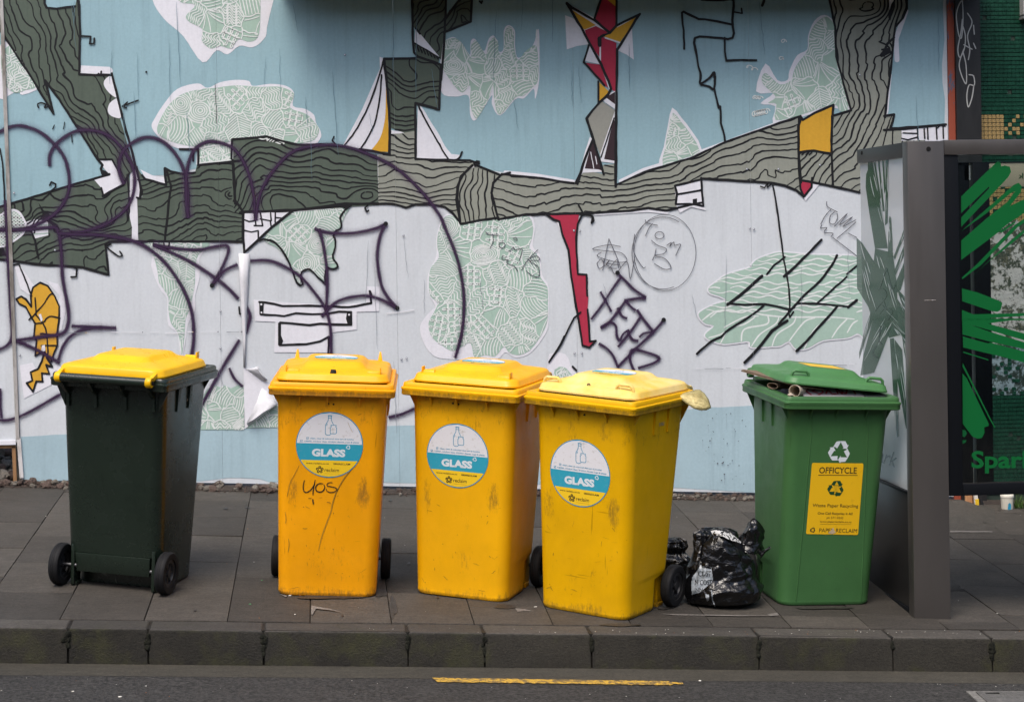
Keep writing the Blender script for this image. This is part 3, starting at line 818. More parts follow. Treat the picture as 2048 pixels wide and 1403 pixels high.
# pond with long ripples
d = Dec()
pond = crom(I((740, 525), (770, 495), (830, 470), (900, 452), (1000, 458), (1100, 466), (1360, 472), (1420, 480), (1420, 920), (1360, 925), (1300, 950), (1160, 965), (1070, 1010), (1000, 1015), (960, 972), (910, 995), (860, 1000), (740, 1005), (725, 972), (640, 980), (570, 985), (490, 960), (470, 930), (520, 882), (470, 868), (435, 830), (440, 800), (520, 757), (590, 735), (560, 710), (500, 690), (490, 660), (540, 620), (600, 580), (735, 540)), 4, True)
d.ribbon(pond, 6, 'white', 2, closed=True); d.poly(pond, 'cloud', 3)
for k in range(22):
    y0 = 350 + (470 + k * 27) / ZK; run = []
    for x in range(1395, 1745, 3):
        sl = 0 if k < 13 else (x - 1560) * -.02
        y = y0 + 2.6 * sin(x * .14 + k * 1.7) + 3.5 * noise.noise(Vector((x * .02, k * 3.1, 2))) + sl
        keep = inside(pond, x, y) and noise.noise(Vector((x * .012, k * 7.7, 5))) > -.28
        if k >= 13 and (x // 3 + k) % 2: pass
        if keep and k < 13: run.append((x, y))
        else:
            if len(run) > 4: d.ribbon(crom(run[::3] + [run[-1]], 3), 3.1, 'line', 4, taper=.5, wob=.3)
            run = []
    if len(run) > 4: d.ribbon(crom(run[::3] + [run[-1]], 3), 3.1, 'line', 4, taper=.5, wob=.3)
for cur in (((580, 890), (700, 830), (780, 825)), ((560, 980), (610, 900), (700, 870), (760, 830)), ((680, 970), (700, 900), (830, 870), (835, 820)), ((740, 1000), (790, 930), (880, 870), (900, 830)), ((860, 1000), (890, 930), (980, 870), (1000, 825)), ((960, 970), (1020, 890), (1060, 850), (1110, 835)), ((1050, 1010), (1110, 900), (1200, 840)), ((1210, 950), (1250, 890), (1300, 840)), ((1300, 920), (1330, 870), (1360, 850)), ((500, 830), (560, 790), (640, 800), (700, 790), (800, 815), (960, 830), (1200, 830), (1340, 842)), ((450, 850), (520, 800), (590, 790)), ((490, 950), (560, 930), (640, 880))):
    d.ribbon(crom(I(*cur), 6), 3.0, 'line', 4, taper=.3, wob=.3)
d.build("painted_pond", wall_map, hoarding, cuts)

# curls and small white scribbles in the sky
d = Dec()
def coil(x0, y0, x1, y1, n, r, w=1.8):
    d.ribbon([(x0 + (x1 - x0) * t / 60 + r * cos(t * 2 * pi * n / 60), y0 + (y1 - y0) * t / 60 + r * sin(t * 2 * pi * n / 60)) for t in range(61)], w, 'line', 3)
coil(1492, 131, 1512, 140, 2, 3.5); coil(1506, 194, 1523, 196, 3, 3); coil(1507, 228, 1535, 222, 6, 5); coil(1565, 80, 1569, 84, 1, 4); coil(1562, 114, 1563, 119, 1, 4)
d.ribbon(crom(C((625, 175), (622, 210), (632, 240), (630, 275))), 2.4, 'line', 3)
d.build("painted_curl", wall_map, hoarding)

# mustard feather
d = Dec()
d.poly(F((270, 470), (340, 490), (380, 560), (385, 640), (360, 760), (300, 780), (350, 560)), 'white', 1)
d.poly(F((85, 385), (115, 380), (200, 500), (180, 560), (120, 520)), 'white', 1)
d.poly(F((115, 965), (190, 950), (230, 1020), (330, 960), (375, 990), (300, 1080), (140, 1160)), 'white', 1)
lf = F((95, 578), (125, 562), (150, 580), (185, 625), (180, 555), (192, 510), (235, 483), (280, 500), (320, 560), (345, 620), (345, 700), (335, 780), (335, 850), (318, 890), (300, 945), (272, 920), (305, 975), (268, 962), (288, 1015), (245, 1012), (250, 1060), (212, 1060), (192, 1118), (155, 1070), (188, 1055), (180, 1005), (222, 985), (245, 940), (262, 880), (205, 910), (215, 820), (198, 800), (205, 720), (180, 680), (150, 625), (112, 605))
d.poly(lf, 'mustard', 3)
outline(d, lf + [lf[0]], 3.6, 5)
for s in (((205, 665), (260, 600), (290, 555), (310, 548)), ((205, 665), (250, 720), (272, 780), (280, 900)), ((205, 720), (250, 715), (290, 680), (350, 690)), ((235, 780), (300, 785), (335, 790)), ((205, 570), (210, 665)), ((170, 700), (210, 660)), ((240, 850), (330, 850)), ((255, 860), (270, 900), (300, 930)), ((110, 375), (150, 470), (185, 560)), ((80, 380), (110, 375))):
    outline(d, crom(F(*s), 4), 3.0, 5)
d.poly(F((225, 668), (240, 665), (250, 700), (240, 712)), 'white', 5); d.poly(F((245, 850), (262, 845), (265, 880), (240, 890)), 'white', 5)
d.build("painted_feather", wall_map, hoarding)

# corner block under the dark branch, label shapes
d = Dec()
d.poly(G((312, 128), (590, 122), (480, 225), (318, 365), (310, 240)), 'white', 4)
outline(d, G((312, 125), (310, 240), (318, 365), (400, 290), (480, 215), (600, 122)), 5, 6); outline(d, G((300, 128), (600, 118), (940, 90)), 5, 6)
for s in (((320, 175), (345, 185), (375, 180)), ((318, 235), (360, 245), (398, 238), (400, 290)), ((380, 130), (385, 205)), ((412, 130), (425, 210), (375, 208)), ((412, 170), (470, 180), (475, 215)), ((500, 130), (498, 190)), ((500, 160), (545, 165)), ((470, 135), (475, 180))):
    outline(d, G(*s), 3, 6)
d.poly(G((372, 640), (480, 650), (800, 672), (1030, 660), (1030, 562), (1110, 565), (1105, 708), (975, 712), (975, 815), (830, 832), (830, 950), (492, 948), (500, 770), (380, 765)), 'white', 2)
for s in (((405, 655), (440, 655), (540, 676), (690, 676), (800, 678), (930, 685), (1060, 660), (1052, 590)), ((410, 655), (412, 725), (550, 735), (620, 720), (720, 726), (800, 722), (870, 710), (942, 714), (942, 787), (840, 785), (760, 780), (700, 788), (620, 780), (525, 775), (525, 907), (680, 900), (760, 885), (812, 858), (808, 950))):
    outline(d, G(*s), 4.2, 5)
d.poly(G((408, 658), (432, 660), (428, 728), (408, 726)), 'ink', 5); d.disc(*G((417, 668))[0], 2.2, 'white', 6, 10); d.disc(*G((418, 715))[0], 1.8, 'white', 6, 10)
d.poly(G((918, 718), (942, 714), (942, 787), (922, 785), (912, 750)), 'ink', 5); d.disc(*G((930, 728))[0], 2, 'white', 6, 10)
d.poly(G((515, 775), (532, 778), (528, 840), (545, 880), (535, 905), (515, 907)), 'ink', 5)
d.poly(G((1044, 585), (1058, 588), (1068, 612), (1050, 625)), 'ink', 5); d.poly(G((800, 858), (818, 855), (818, 875), (805, 875)), 'ink', 5)
outline(d, crom(G((400, 295), (440, 288), (500, 310), (550, 370), (590, 450), (620, 530), (645, 556), (660, 545), (648, 520), (655, 480), (680, 464), (710, 470), (750, 510), (795, 552)), 4), 3.8, 6)
outline(d, crom(G((795, 552), (790, 500), (800, 455), (830, 462), (862, 452), (858, 430), (835, 390), (848, 340), (850, 290), (840, 270), (850, 240), (885, 220), (880, 160), (905, 120), (935, 95)), 4), 3.8, 6)
d.poly(G((870, 92), (938, 95), (915, 115)), 'ink', 6)
d.build("painted_label_shapes", wall_map, hoarding, cuts)

# --- loose marker lines
d = Dec()
for s, w in ((D((200, 285), (197, 180), (187, 75), (230, 88), (285, 112), (350, 118), (485, 146)), 4.6), (D((300, 0), (430, 2), (488, 4), (482, 120), (482, 222), (380, 220), (262, 222), (275, 330), (283, 385), (297, 440), (293, 490), (350, 455), (375, 425), (376, 520), (345, 505), (300, 497)), 4.6),
             (D((437, 222), (437, 300), (447, 355), (530, 350), (622, 353)), 4.2), (D((376, 520), (390, 580), (402, 630), (412, 625), (415, 720), (432, 780), (440, 832)), 4.0), (D((488, 70), (540, 78), (535, 50)), 3.2), (D((655, 35), (665, 10), (672, -20)), 5),
             (D((645, 1090), (668, 1098), (690, 1072), (685, 1095), (716, 1070)), 2.6),
             (I((865, 60), (890, 200), (910, 350), (930, 500), (948, 600), (962, 700), (965, 800)), 3.6), (I((600, 750), (700, 757), (820, 754), (890, 768), (968, 787)), 4.0), (I((1005, 750), (1120, 752), (1200, 758), (1305, 768)), 4.0),
             (I((935, 480), (870, 530), (830, 580)), 4), (I((800, 590), (690, 690), (600, 757)), 6), (I((1148, 378), (1080, 450), (1000, 530), (930, 592)), 5), (I((1240, 468), (1210, 525), (1140, 620), (1050, 700), (1000, 755), (960, 800), (900, 870)), 5), (I((950, 850), (860, 910), (800, 990), (700, 1095)), 6),
             (I((1356, 530), (1298, 577)), 4), (I((1297, 595), (1200, 680), (1120, 752)), 4), (I((812, 763), (740, 820), (610, 900), (560, 945), (500, 975), (420, 1045)), 4.6), (I((1240, 768), (1170, 850), (1120, 900), (1060, 975), (1003, 1028)), 5), (I((1356, 732), (1305, 772)), 5), (I((955, 790), (965, 830), (985, 800)), 3.4),
             (H((755, 945), (825, 840), (845, 795)), 4.4), (H((825, 845), (870, 745), (900, 690), (940, 655)), 3.6), (H((893, 972), (915, 995)), 4),
             (C((868, 1200), (900, 1250), (950, 1260), (958, 1290), (945, 1305)), 3.4), (B((637, 798), (628, 820), (645, 842)), 3.2), (B((835, 1200), (818, 1215), (830, 1238), (840, 1230)), 3.4),
             (A((470, 212), (530, 215), (525, 255), (548, 255), (552, 225)), 3.6), (A((575, 430), (590, 440), (592, 418)), 3.4), (A((808, 588), (715, 622), (745, 598)), 3.2), (A((715, 622), (740, 632)), 3.2), (A((290, 1085), (300, 1065), (325, 1075), (325, 1095), (300, 1115)), 3.2), (A((225, 630), (222, 608), (245, 600), (268, 612), (260, 628), (285, 625)), 3.2),
             (A((308, 755), (318, 732)), 2.2), (A((372, 755), (378, 715)), 2.2), (A((420, 790), (422, 832)), 2.2), (A((1258, 490), (1266, 720)), 1.1), (F((620, 258), (650, 258), (625, 275), (690, 325), (715, 325), (700, 300)), 3), (F((425, 390), (448, 400), (445, 450), (415, 450)), 3.4), (F((990, 250), (985, 285), (960, 290), (958, 250)), 3), (F((1398, 625), (1400, 665), (1408, 665)), 3.4),
             (C((255, 955), (275, 940), (290, 945), (280, 965), (262, 972)), 3), (C((290, 10), (300, 20), (305, 8)), 4), (A((0, 870), (15, 950), (30, 1200), (40, 1400)), 3.4)):
    outline(d, crom(s, 3) if len(s) > 5 else s, w, 7)
d.disc(292.5, 144, 2.2, 'ink', 7, 10)
d.build("marker_line", wall_map, hoarding, cuts)

# --- thin pen writing
d = Dec()
def pen(s, w=1.5, sm=True): d.ribbon(crom(s, 5) if sm else s, w, 'pen', 8)
el = lambda cx, cy, rx, ry, a0=0, a1=360, rot=0: [(cx + rx * cos(math.radians(t)) * cos(rot) - ry * sin(math.radians(t)) * sin(rot), cy + rx * cos(math.radians(t)) * sin(rot) + ry * sin(math.radians(t)) * cos(rot)) for t in np.linspace(a0, a1, 40)]
c0 = I((225, 450))[0]
pen(el(c0[0] + 3, c0[1] + 1, 62, 76, 0, 360), 1.1, False); pen(el(c0[0] - 1, c0[1] + 2, 62, 72, 70, 300), 1.3, False)
for s in (((118, 262), (130, 280), (190, 294)), ((160, 285), (140, 310), (120, 355)), ((245, 410), (270, 395), (262, 415), (285, 392), (290, 410), (325, 405), (310, 440), (297, 470)),
          ((155, 382), (190, 410), (242, 432), (225, 460), (175, 470), (235, 490), (270, 540), (230, 550), (172, 518)), ((182, 430), (175, 465), (160, 497)),
          ((1180, 155), (1185, 185), (1242, 216)), ((1205, 200), (1170, 240), (1145, 287)), ((1225, 215), (1200, 240), (1198, 280), (1225, 285), (1243, 250), (1240, 225)), ((1225, 300), (1300, 225), (1255, 290), (1330, 245), (1275, 300), (1350, 262)), ((1240, 370), (1300, 320), (1350, 275)), ((1150, 292), (1145, 310), (1180, 308), (1165, 335), (1215, 340), (1205, 360)), ((1215, 365), (1300, 430), (1355, 472)), ((1305, 340), (1355, 365))):
    pen(I(*s))
pen(el(*I((202, 352))[0], 9, 7, 0, 360), 1.4, False)
for s in (((385, 185), (400, 200), (460, 206)), ((425, 198), (428, 240), (410, 278)), ((525, 300), (545, 275), (555, 290), (575, 285), (598, 290), (580, 355)), ((485, 322), (480, 345), (515, 350), (510, 370), (550, 385), (572, 415)), ((593, 410), (630, 350), (690, 290)), ((630, 345), (680, 325), (700, 350), (640, 355), (690, 390), (695, 445), (655, 440), (620, 412)), ((545, 225), (560, 218), (568, 232), (550, 234)),
          ((1105, 225), (1090, 300), (1068, 410)), ((1105, 228), (1150, 330), (1172, 390)), ((1172, 272), (1100, 262), (1010, 285), (1100, 298), (1180, 310), (1210, 355), (1150, 362), (1040, 330), (1060, 305)), ((1035, 370), (1060, 345), (1075, 380), (1050, 400), (1035, 372)), ((1075, 345), (1080, 385), (1110, 350), (1090, 375), (1120, 395)), ((1110, 395), (1150, 350), (1160, 395)), ((1085, 370), (1165, 380)), ((1100, 398), (1150, 400)), ((1120, 400), (1145, 430), (1210, 360), (1230, 460), (1255, 335)), ((1255, 200), (1250, 300), (1300, 390), (1318, 392))):
    pen(H(*s), 1.4)
pen(el(*H((480, 263))[0], 6, 5.5, 0, 360, .4), 1.4, False)
for p in ([(440, 380), (447, 470)],): pass
d.build("pen_writing", wall_map, hoarding, cuts)

# --- purple spray tags
d = Dec()
def spray(s, w=12.0, lay=9): d.ribbon(crom(s, 7), w * 2.3, 'mist', lay - 1.2, flat_cap=True); d.ribbon(crom(s, 7), w * .84, 'spray', lay, flat_cap=True, wob=.25)
for s in (((-30, 775), (0, 770), (60, 742), (130, 736), (230, 770), (320, 845), (380, 930), (405, 1050), (390, 1150), (320, 1250), (200, 1318), (100, 1342), (-30, 1340)),
          ((290, 972), (293, 900), (340, 830), (430, 772), (520, 760), (620, 785), (700, 850), (770, 960), (787, 1080), (750, 1200), (650, 1292), (500, 1350), (340, 1370)),
          ((725, 1078), (695, 990), (715, 890), (790, 825), (870, 802), (960, 832), (1040, 920), (1085, 1030), (1098, 1150), (1100, 1275)), ((1100, 1275), (1088, 1150), (1092, 1000), (1130, 885), (1200, 832), (1280, 832), (1370, 872), (1440, 980), (1480, 1120), (1495, 1290))):
    spray(A(*s), 13)
spray(B((180, 1290), (190, 1200), (215, 1110), (280, 1000), (400, 885), (560, 848), (700, 856), (860, 910), (1010, 990), (1150, 1120), (1250, 1250)) + H((150, 170), (220, 350), (255, 550), (248, 750), (205, 922)), 12)
for s, w in (((( -30, 172), (150, 172), (300, 160), (340, 185), (358, 300), (365, 450), (398, 640), (395, 730), (360, 780), (250, 797), (150, 812), (60, 826)), 13), (((-30, 880), (40, 850), (68, 790), (62, 650), (48, 400), (38, 170), (30, 0)), 12), (((340, 195), (460, 200), (600, 206), (800, 246), (950, 350), (1060, 500), (1120, 650), (1132, 800), (1120, 905)), 13),
             (((418, 735), (550, 742), (680, 747)), 13), (((600, 742), (500, 752), (420, 790), (370, 850), (340, 935)), 11), (((100, 822), (230, 882), (350, 952)), 12), (((-10, 1285), (60, 1282), (170, 1238), (380, 1118)), 11), (((0, 1100), (2, 1200), (8, 1275)), 10),
             (((892, 258), (1000, 278), (1150, 290), (1260, 272), (1325, 266), (1335, 300), (1300, 390), (1240, 500)), 12), (((895, 262), (1000, 305), (1130, 370), (1260, 455), (1340, 520), (1395, 578)), 12), (((1240, 492), (1310, 415), (1390, 376)), 12), (((1400, 815), (1300, 980), (1165, 1222)), 12), (((1340, 980), (1370, 1040), (1420, 1090)), 9), (((1440, 620), (1462, 680), (1435, 780)), 12)):
    spray(F(*s), w)
for s, w in (((((352, 414), (440, 410), (520, 430), (640, 500), (730, 600), (790, 690), (820, 800), (825, 955))), 11), (((728, 222), (760, 238), (850, 252), (960, 250), (1080, 226), (1145, 197)), 12), (((1142, 198), (1108, 280), (1095, 400), (1118, 550), (1160, 630), (1212, 690)), 12), (((1212, 690), (1120, 640), (1030, 617), (920, 630), (840, 665), (770, 742)), 11), (((752, 225), (775, 300), (795, 420), (803, 520), (797, 690)), 12), (((1160, 1328), (1240, 1308), (1330, 1268)), 12)):
    spray(G(*s), w)
for s, w in ((((1000, 697), (1060, 620), (1115, 535), (1175, 450)), 9), (((1150, 420), (1200, 470), (1250, 520), (1322, 570)), 10), (((1322, 572), (1265, 575), (1195, 588)), 11), (((1055, 535), (1090, 595), (1120, 652)), 8), (((1205, 585), (1150, 660), (1100, 720), (1055, 748)), 10), (((1155, 628), (1180, 675), (1212, 692)), 9), (((1205, 590), (1235, 625), (1262, 645)), 9), (((1268, 640), (1310, 700), (1368, 772)), 11), (((1060, 742), (1110, 715), (1145, 735), (1150, 790), (1168, 825)), 9), (((1290, 682), (1230, 770), (1158, 858)), 9), (((1168, 825), (1190, 780), (1225, 760)), 8), (((1210, 758), (1240, 812), (1278, 822)), 10), (((1282, 802), (1310, 778), (1368, 770)), 8), (((1425, 700), (1360, 775), (1250, 880), (1155, 978)), 10), (((1158, 978), (1130, 910), (1090, 865), (1045, 838)), 9), (((1252, 998), (1228, 930), (1240, 875), (1300, 882), (1395, 918), (1370, 950), (1275, 982)), 10)):
    spray(H(*s), w, 9)
for p in (H((1425, 700))[0], H((1155, 425))[0], G((1145, 197))[0], G((1212, 690))[0], F((1240, 500))[0]):
    d.disc(p[0], p[1], 4.6, 'ink', 9.6, 14)
d.build("spray_tag", wall_map, hoarding, cuts)

# --- screws, drip stains and paper seams on the sheets
d = Dec()
for x, y in ((803, 718), (813, 716), (1148, 461), (1160, 462), (1500, 457), (1508, 458), (441, 622), (441, 696), (807, 471), (1149, 706), (1164, 706), (28, 386), (40, 710), (110, 500), (690, 110), (1720, 150), (1640, 330), (1494, 338), (1557, 338)):
    d.disc(x, y, 2.3, 'seam', 9, 10); d.disc(x - .5, y - .6, 1.2, 'white', 10, 8)
for x0, y0, x1, y1 in ((135, 664, 484, 664), (1392, 737, 1712, 727)):
    x = x0
    while x < x1:
        x2 = min(x1, x + random.uniform(8, 45)); yy = y0 + (y1 - y0) * (x - x0) / (x1 - x0) + random.uniform(-1.5, 1.5)
        d.ribbon([(x, yy), ((x + x2) / 2, yy + random.uniform(-.8, .8)), (x2, yy)], random.uniform(.5, 1.3), random.choice(['seam', 'white']), 9, wob=.8)
        if random.random() < .3: d.disc(x2, yy, random.uniform(.8, 2.0), random.choice(['rust', 'pen', 'white']), 9, 8)
        x = x2 + random.uniform(2, 20)
# hairline splits and runs in the print
for k in range(46):
    x = random.uniform(60, 1880); y = random.uniform(-20, 250) if k < 30 else random.uniform(430, 760)
    L_ = random.uniform(40, 170); run = []; dr_ = random.uniform(-.6, 1.2)
    for t in range(12):
        run.append((x + random.uniform(-.9, .9) + t * dr_, y + L_ * t / 11))
    d.ribbon(crom(run, 2), random.uniform(.5, 1.0), 'hair' if k < 30 else 'seam', 9, taper=.7)
d.ribbon([(774, 626), (800, 624), (828, 619)], 1.6, 'white', 9)
for k in range(40):
    x = random.uniform(1400, 1495); y = random.gauss(880, 50)
    if 815 < y < 970:
        d.disc(x, y, random.uniform(.6, 1.5), 'pen', 9, 7)
        if random.random() < .25: d.ribbon([(x, y), (x + .5, y + random.uniform(10, 40))], 1.1, 'seam', 9, taper=.8)
d.build("paper_seam_marks", wall_map, hoarding)

# --- torn poster flap curling off the sheet beside the dark bin
def flap(name, rows, lift, mat):
    """rows of px points; lift = metres off the wall per column"""
    v = []; f = []
    n = len(rows[0])
    for r, lr in zip(rows, lift):
        for (px, py), l in zip(r, lr):
            v.append(on_wall(px, py, .012 + l * .7))
    for i in range(len(rows) - 1):
        for j in range(n - 1):
            f.append((i * n + j, i * n + j + 1, (i + 1) * n + j + 1, (i + 1) * n + j))
    me = raw_mesh(name, v, f, 60)
    o = obj(name, me, hoarding, mat)
    sd = o.modifiers.new("thickness", 'SOLIDIFY'); sd.thickness = .0012
    return o
torn = mural_paint("torn_poster_paper", srgb(212, 212, 216), .05, .03)
flap("poster_flap", [[(477, 506), (481, 506), (488, 507), (494, 507), (500, 506)], [(479, 560), (482, 560), (487, 561), (494, 562), (497, 560)], [(482, 620), (485, 620), (489, 622), (492, 622), (494, 620)], [(486, 680), (488, 680), (490, 681), (491, 682), (492, 680)], [(487, 734), (488, 735), (489, 735), (490, 735), (491, 735)]],
     [[0, .018, .03, .016, .0], [0, .02, .032, .014, 0], [0, .014, .022, .01, 0], [0, .006, .01, .004, 0], [0, .002, .003, .002, 0]], torn)
d = Dec(); d.poly([(487, 735), (500, 737), (520, 748), (535, 762), (548, 790), (556, 815), (553, 806), (518, 834), (490, 857), (488, 800)], 'white', 6); d.build("torn_patch", wall_map, hoarding)
flap("poster_flap", [[(490, 737), (498, 737), (508, 735), (516, 732)], [(499, 743), (508, 741), (516, 739), (519, 741)], [(512, 752), (521, 748), (524, 750), (527, 752)], [(526, 762), (530, 762), (534, 761), (536, 760)]],
     [[0, .02, .03, .008], [0, .03, .045, .02], [0, .026, .03, .015], [0, .01, .01, .0]], torn)
flap("poster_flap", [[(497, 852), (493, 846), (512, 806), (524, 775)], [(505, 846), (508, 838), (526, 806), (536, 785)], [(522, 833), (526, 824), (540, 808), (546, 797)], [(548, 812), (550, 811), (553, 810), (556, 808)]],
     [[0, .025, .02, 0], [.012, .05, .035, .004], [.02, .06, .04, .006], [.015, .04, .03, .008]], torn)
# ------------------------------------------------------------------ materials of the street
def stone_mat(name, c, scale=1.0, bump=.004, var=.22, moss=0.0, rough=.85, obj_random=True, fine_lo=.74, fine_hi=1.24, fine_s=75, speck_t=.74):
    t = MT(name)
    big = t.ramp(t.noise(1.3 * scale, 5, .62), [(.28, 1 - var), (.72, 1 + var * .6)])
    fine = t.ramp(t.noise(fine_s * scale, 3, .7), [(.35, fine_lo), (.65, fine_hi)])
    streak = t.ramp(t.noise(9 * scale, 6, .72, (1, 3.5, 1)), [(.36, .80), (.62, 1.10)])
    col = t.mix(1.0, t.mix(1.0, t.mix(1.0, c, big, 'MULTIPLY'), fine, 'MULTIPLY'), streak, 'MULTIPLY')
    if obj_random:
        oi = t.new("ShaderNodeObjectInfo")
        col = t.mix(1.0, col, t.ramp(oi.outputs["Random"], [(0, .70), (1, 1.24)]), 'MULTIPLY')
    speck = t.ramp(t.noise(75 * scale, 2, .5), [(speck_t, 0), (speck_t + .06, .45)])
    col = t.mix(speck, col, mul(c, 2.2))
    if moss:
        mo = t.ramp(t.noise(5, 6, .7, seed=3), [(.50, 0), (.72, moss)])
        col = t.mix(mo, col, (.050, .052, .012))
    dark = t.ramp(t.noise(2.6 * scale, 7, .75, seed=8), [(.60, 0), (.78, .45)])
    col = t.mix(dark, col, mul(c, .45))
    return t.set(col, t.ramp(t.noise(3, 3, .5), [(.3, rough - .18), (.7, rough)]), bump=t.noise(110 * scale, 4, .7), bumpd=bump, spec=.35)

M['paver'] = stone_mat("basalt_paver", (.056, .049, .041), bump=.003)
M['kerb'] = stone_mat("bluestone_kerb", (.060, .054, .047), bump=.004, moss=.15)
M['kerbface'] = stone_mat("dark_mossy_kerb_face", (.024, .0215, .016), bump=.006, moss=.55, var=.4)
M['joint'] = stone_mat("dark_joint_soil", (.014, .012, .009), bump=.004, obj_random=False)
M['moss'] = stone_mat("dark_moss", (.016, .017, .007), scale=2, bump=.02, obj_random=False)
M['gutter'] = stone_mat("gutter_concrete", (.053, .048, .037), bump=.004, obj_random=False)
M['asphalt'] = stone_mat("asphalt", (.042, .040, .037), bump=.014, var=.16, obj_random=False, fine_lo=.40, fine_hi=1.85, fine_s=58, speck_t=.66)
M['chalk'] = stone_mat("worn_white_scrape", (.17, .155, .14), obj_random=False)
t = MT("worn_yellow_road_paint")
wear = t.ramp(t.noise(38, 5, .75), [(.47, 0), (.55, 1)])
crack = t.ramp(t.noise(9, 6, .8, (1, 2, 1)), [(.52, 0), (.57, 1)])
M['roadpaint'] = t.set(t.mix(t.math('MULTIPLY', t.math('MAXIMUM', wear, crack), .8), (.56, .33, .035), (.07, .06, .045)), .8, bump=t.noise(110, 4, .7), bumpd=.006)

# ------------------------------------------------------------------ ground
KW = .165                                   # kerb width
YF = YK - KW                                # kerb face
DROP = .158
def road_z(x, y): return GX * x + gz(0, YF) - DROP + .030 * (y - YF)
RN = Vector((-GX, -.030, 1)).normalized()
RP = Vector((0, YF, road_z(0, YF)))
def on_road(px, py): return hit(px, py, RP, RN)

v = []
for x in (-30, 30):
    for y in (-30, YF + .02): v.append((x, y, road_z(x, y)))
obj("road", raw_mesh("road", v, [(0, 2, 3, 1)]), None, M['asphalt'], "structure")
# concrete channel against the kerb
gy0 = [on_road(px, py).y for px, py in ((200, 1346), (1024, 1356), (1800, 1371))]
GY0 = sum(gy0) / 3
v = []; f = []
N = 60
for i in range(N + 1):
    x = -10 + 20 * i / N
    yy = GY0 + .012 * noise.noise(Vector((x * 3, 2, 0))) + .02 * noise.noise(Vector((x * .7, 7, 0)))
    v += [(x, yy, road_z(x, yy) + .001), (x, YF + .01, road_z(x, YF) + .006)]
for i in range(N): f.append((2 * i, 2 * i + 2, 2 * i + 3, 2 * i + 1))
obj("gutter", raw_mesh("gutter", v, f), None, M['gutter'], "structure")
# bedding below the paving (what shows in the joints)
v = []
for x in (-12, 12):
    for y in (YF + .03, YW + 2.2): v.append((x, y, gz(x, y) - .012))
obj("ground", raw_mesh("ground", v, [(0, 2, 3, 1)]), None, M['joint'], "structure")

# pavers: columns run from the kerb to the wall, cross joints staggered from column to column
pavement = empty("pavement", (0, 0, 0), kind="structure")
jp = [121, 289, 455, 620, 783, 949, 1107, 1265, 1428, 1585, 1743, 1900, 2045]
jx = [on_ground(px, 1233 + px * .0142).x for px in jp]
w0 = (jx[-1] - jx[0]) / (len(jx) - 1)
jx = [jx[0] - w0 * k for k in range(12, 0, -1)] + jx + [jx[-1] + w0 * k for k in range(1, 11)]
GAP = .0020
first_rows = {1: [1166, 1090, 1067, 1048, 1024], 2: [1123, 1070.5, 1033, 1000.8], 3: [1153, 1071, 1030, 1000], 4: [1143, 1085, 1041, 1012], 5: [1179, 1100, 1050, 1010]}
prng = random.Random(5)
for c in range(len(jx) - 1):
    a, b = jx[c] + GAP, jx[c + 1] - GAP
    k = c - 11
    xm = (a + b) / 2
    if k in first_rows: ys = [on_ground(430, py).y for py in first_rows[k]]
    else:
        ys = []; y = YK + prng.uniform(.12, .62)
        if k in (8, 9, 10): y = YK + .11 + .01 * k
        while y < YW - .15: ys.append(y); y += .62 + prng.uniform(-.02, .02)
    ys = [YK + .004] + [y for y in ys if y < YW - .06] + [YW - .045 if k < 12 else YW + .1]
    for y0, y1 in zip(ys, ys[1:]):
        if y1 - y0 < .03: continue
        p0, p1 = y0 + GAP, y1 - GAP
        dz = prng.uniform(-.0016, .0016); tx = prng.uniform(-.0014, .0014); ty = prng.uniform(-.0014, .0014)
        bm = bmesh.new()
        P = []
        for zt in (-.05, 0):
            for (x, y, sx, sy) in ((a, p0, -1, -1), (b, p0, 1, -1), (b, p1, 1, 1), (a, p1, -1, 1)):
                P.append((x + prng.uniform(-.001, .001), y + prng.uniform(-.001, .001), gz(x, y) + zt + (dz + tx * sx + ty * sy if zt == 0 else 0)))
        hexa(bm, P, bevel=.0022)
        obj("paver", bm_mesh("paver", bm), pavement, M['paver'])

# kerb stones
kerb = empty("kerb", (0, 0, 0), kind="structure")
kj = [-180, 137, 297, 527, 815, 968, 1183, 1518, 1787, 1987, 2230, 2500]
kx = [on_ground(px, 1250 + px * .0142).x for px in kj]
kx = [kx[0] - 2.4, kx[0] - 1.7, kx[0] - 1.1, kx[0] - .6] + kx + [kx[-1] + .7, kx[-1] + 1.3, kx[-1] + 2.0]
dj = Dec()
for i, (a, b) in enumerate(zip(kx, kx[1:])):
    bm = bmesh.new()
    dz = prng.uniform(-.002, .002); g = .0045
    P = []
    for zz_ in (-DROP - .06, dz):
        for x, y in ((a + g, YF), (b - g, YF), (b - g, YK - .004), (a + g, YK - .004)):
            P.append((x + prng.uniform(-.002, .002), y + (prng.uniform(-.002, .002) if y == YF else 0) + (0.012 if (zz_ > -.1 and y == YF) else 0), gz(x, y) + zz_))
    hexa(bm, P)
    es = [e for e in bm.edges if all(abs(vv.co.z - (gz(vv.co.x, vv.co.y) + dz)) < .004 for vv in e.verts)]
    bmesh.ops.bevel(bm, geom=es, offset=.012, segments=4, affect='EDGES', profile=.5)
    bm.normal_update()
    for fc in bm.faces:                        # the road side takes a darker material with more moss
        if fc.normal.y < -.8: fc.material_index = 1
    obj("kerb_stone", bm_mesh("kerb_stone", bm, 35), kerb, [M['kerb'], M['kerbface']])
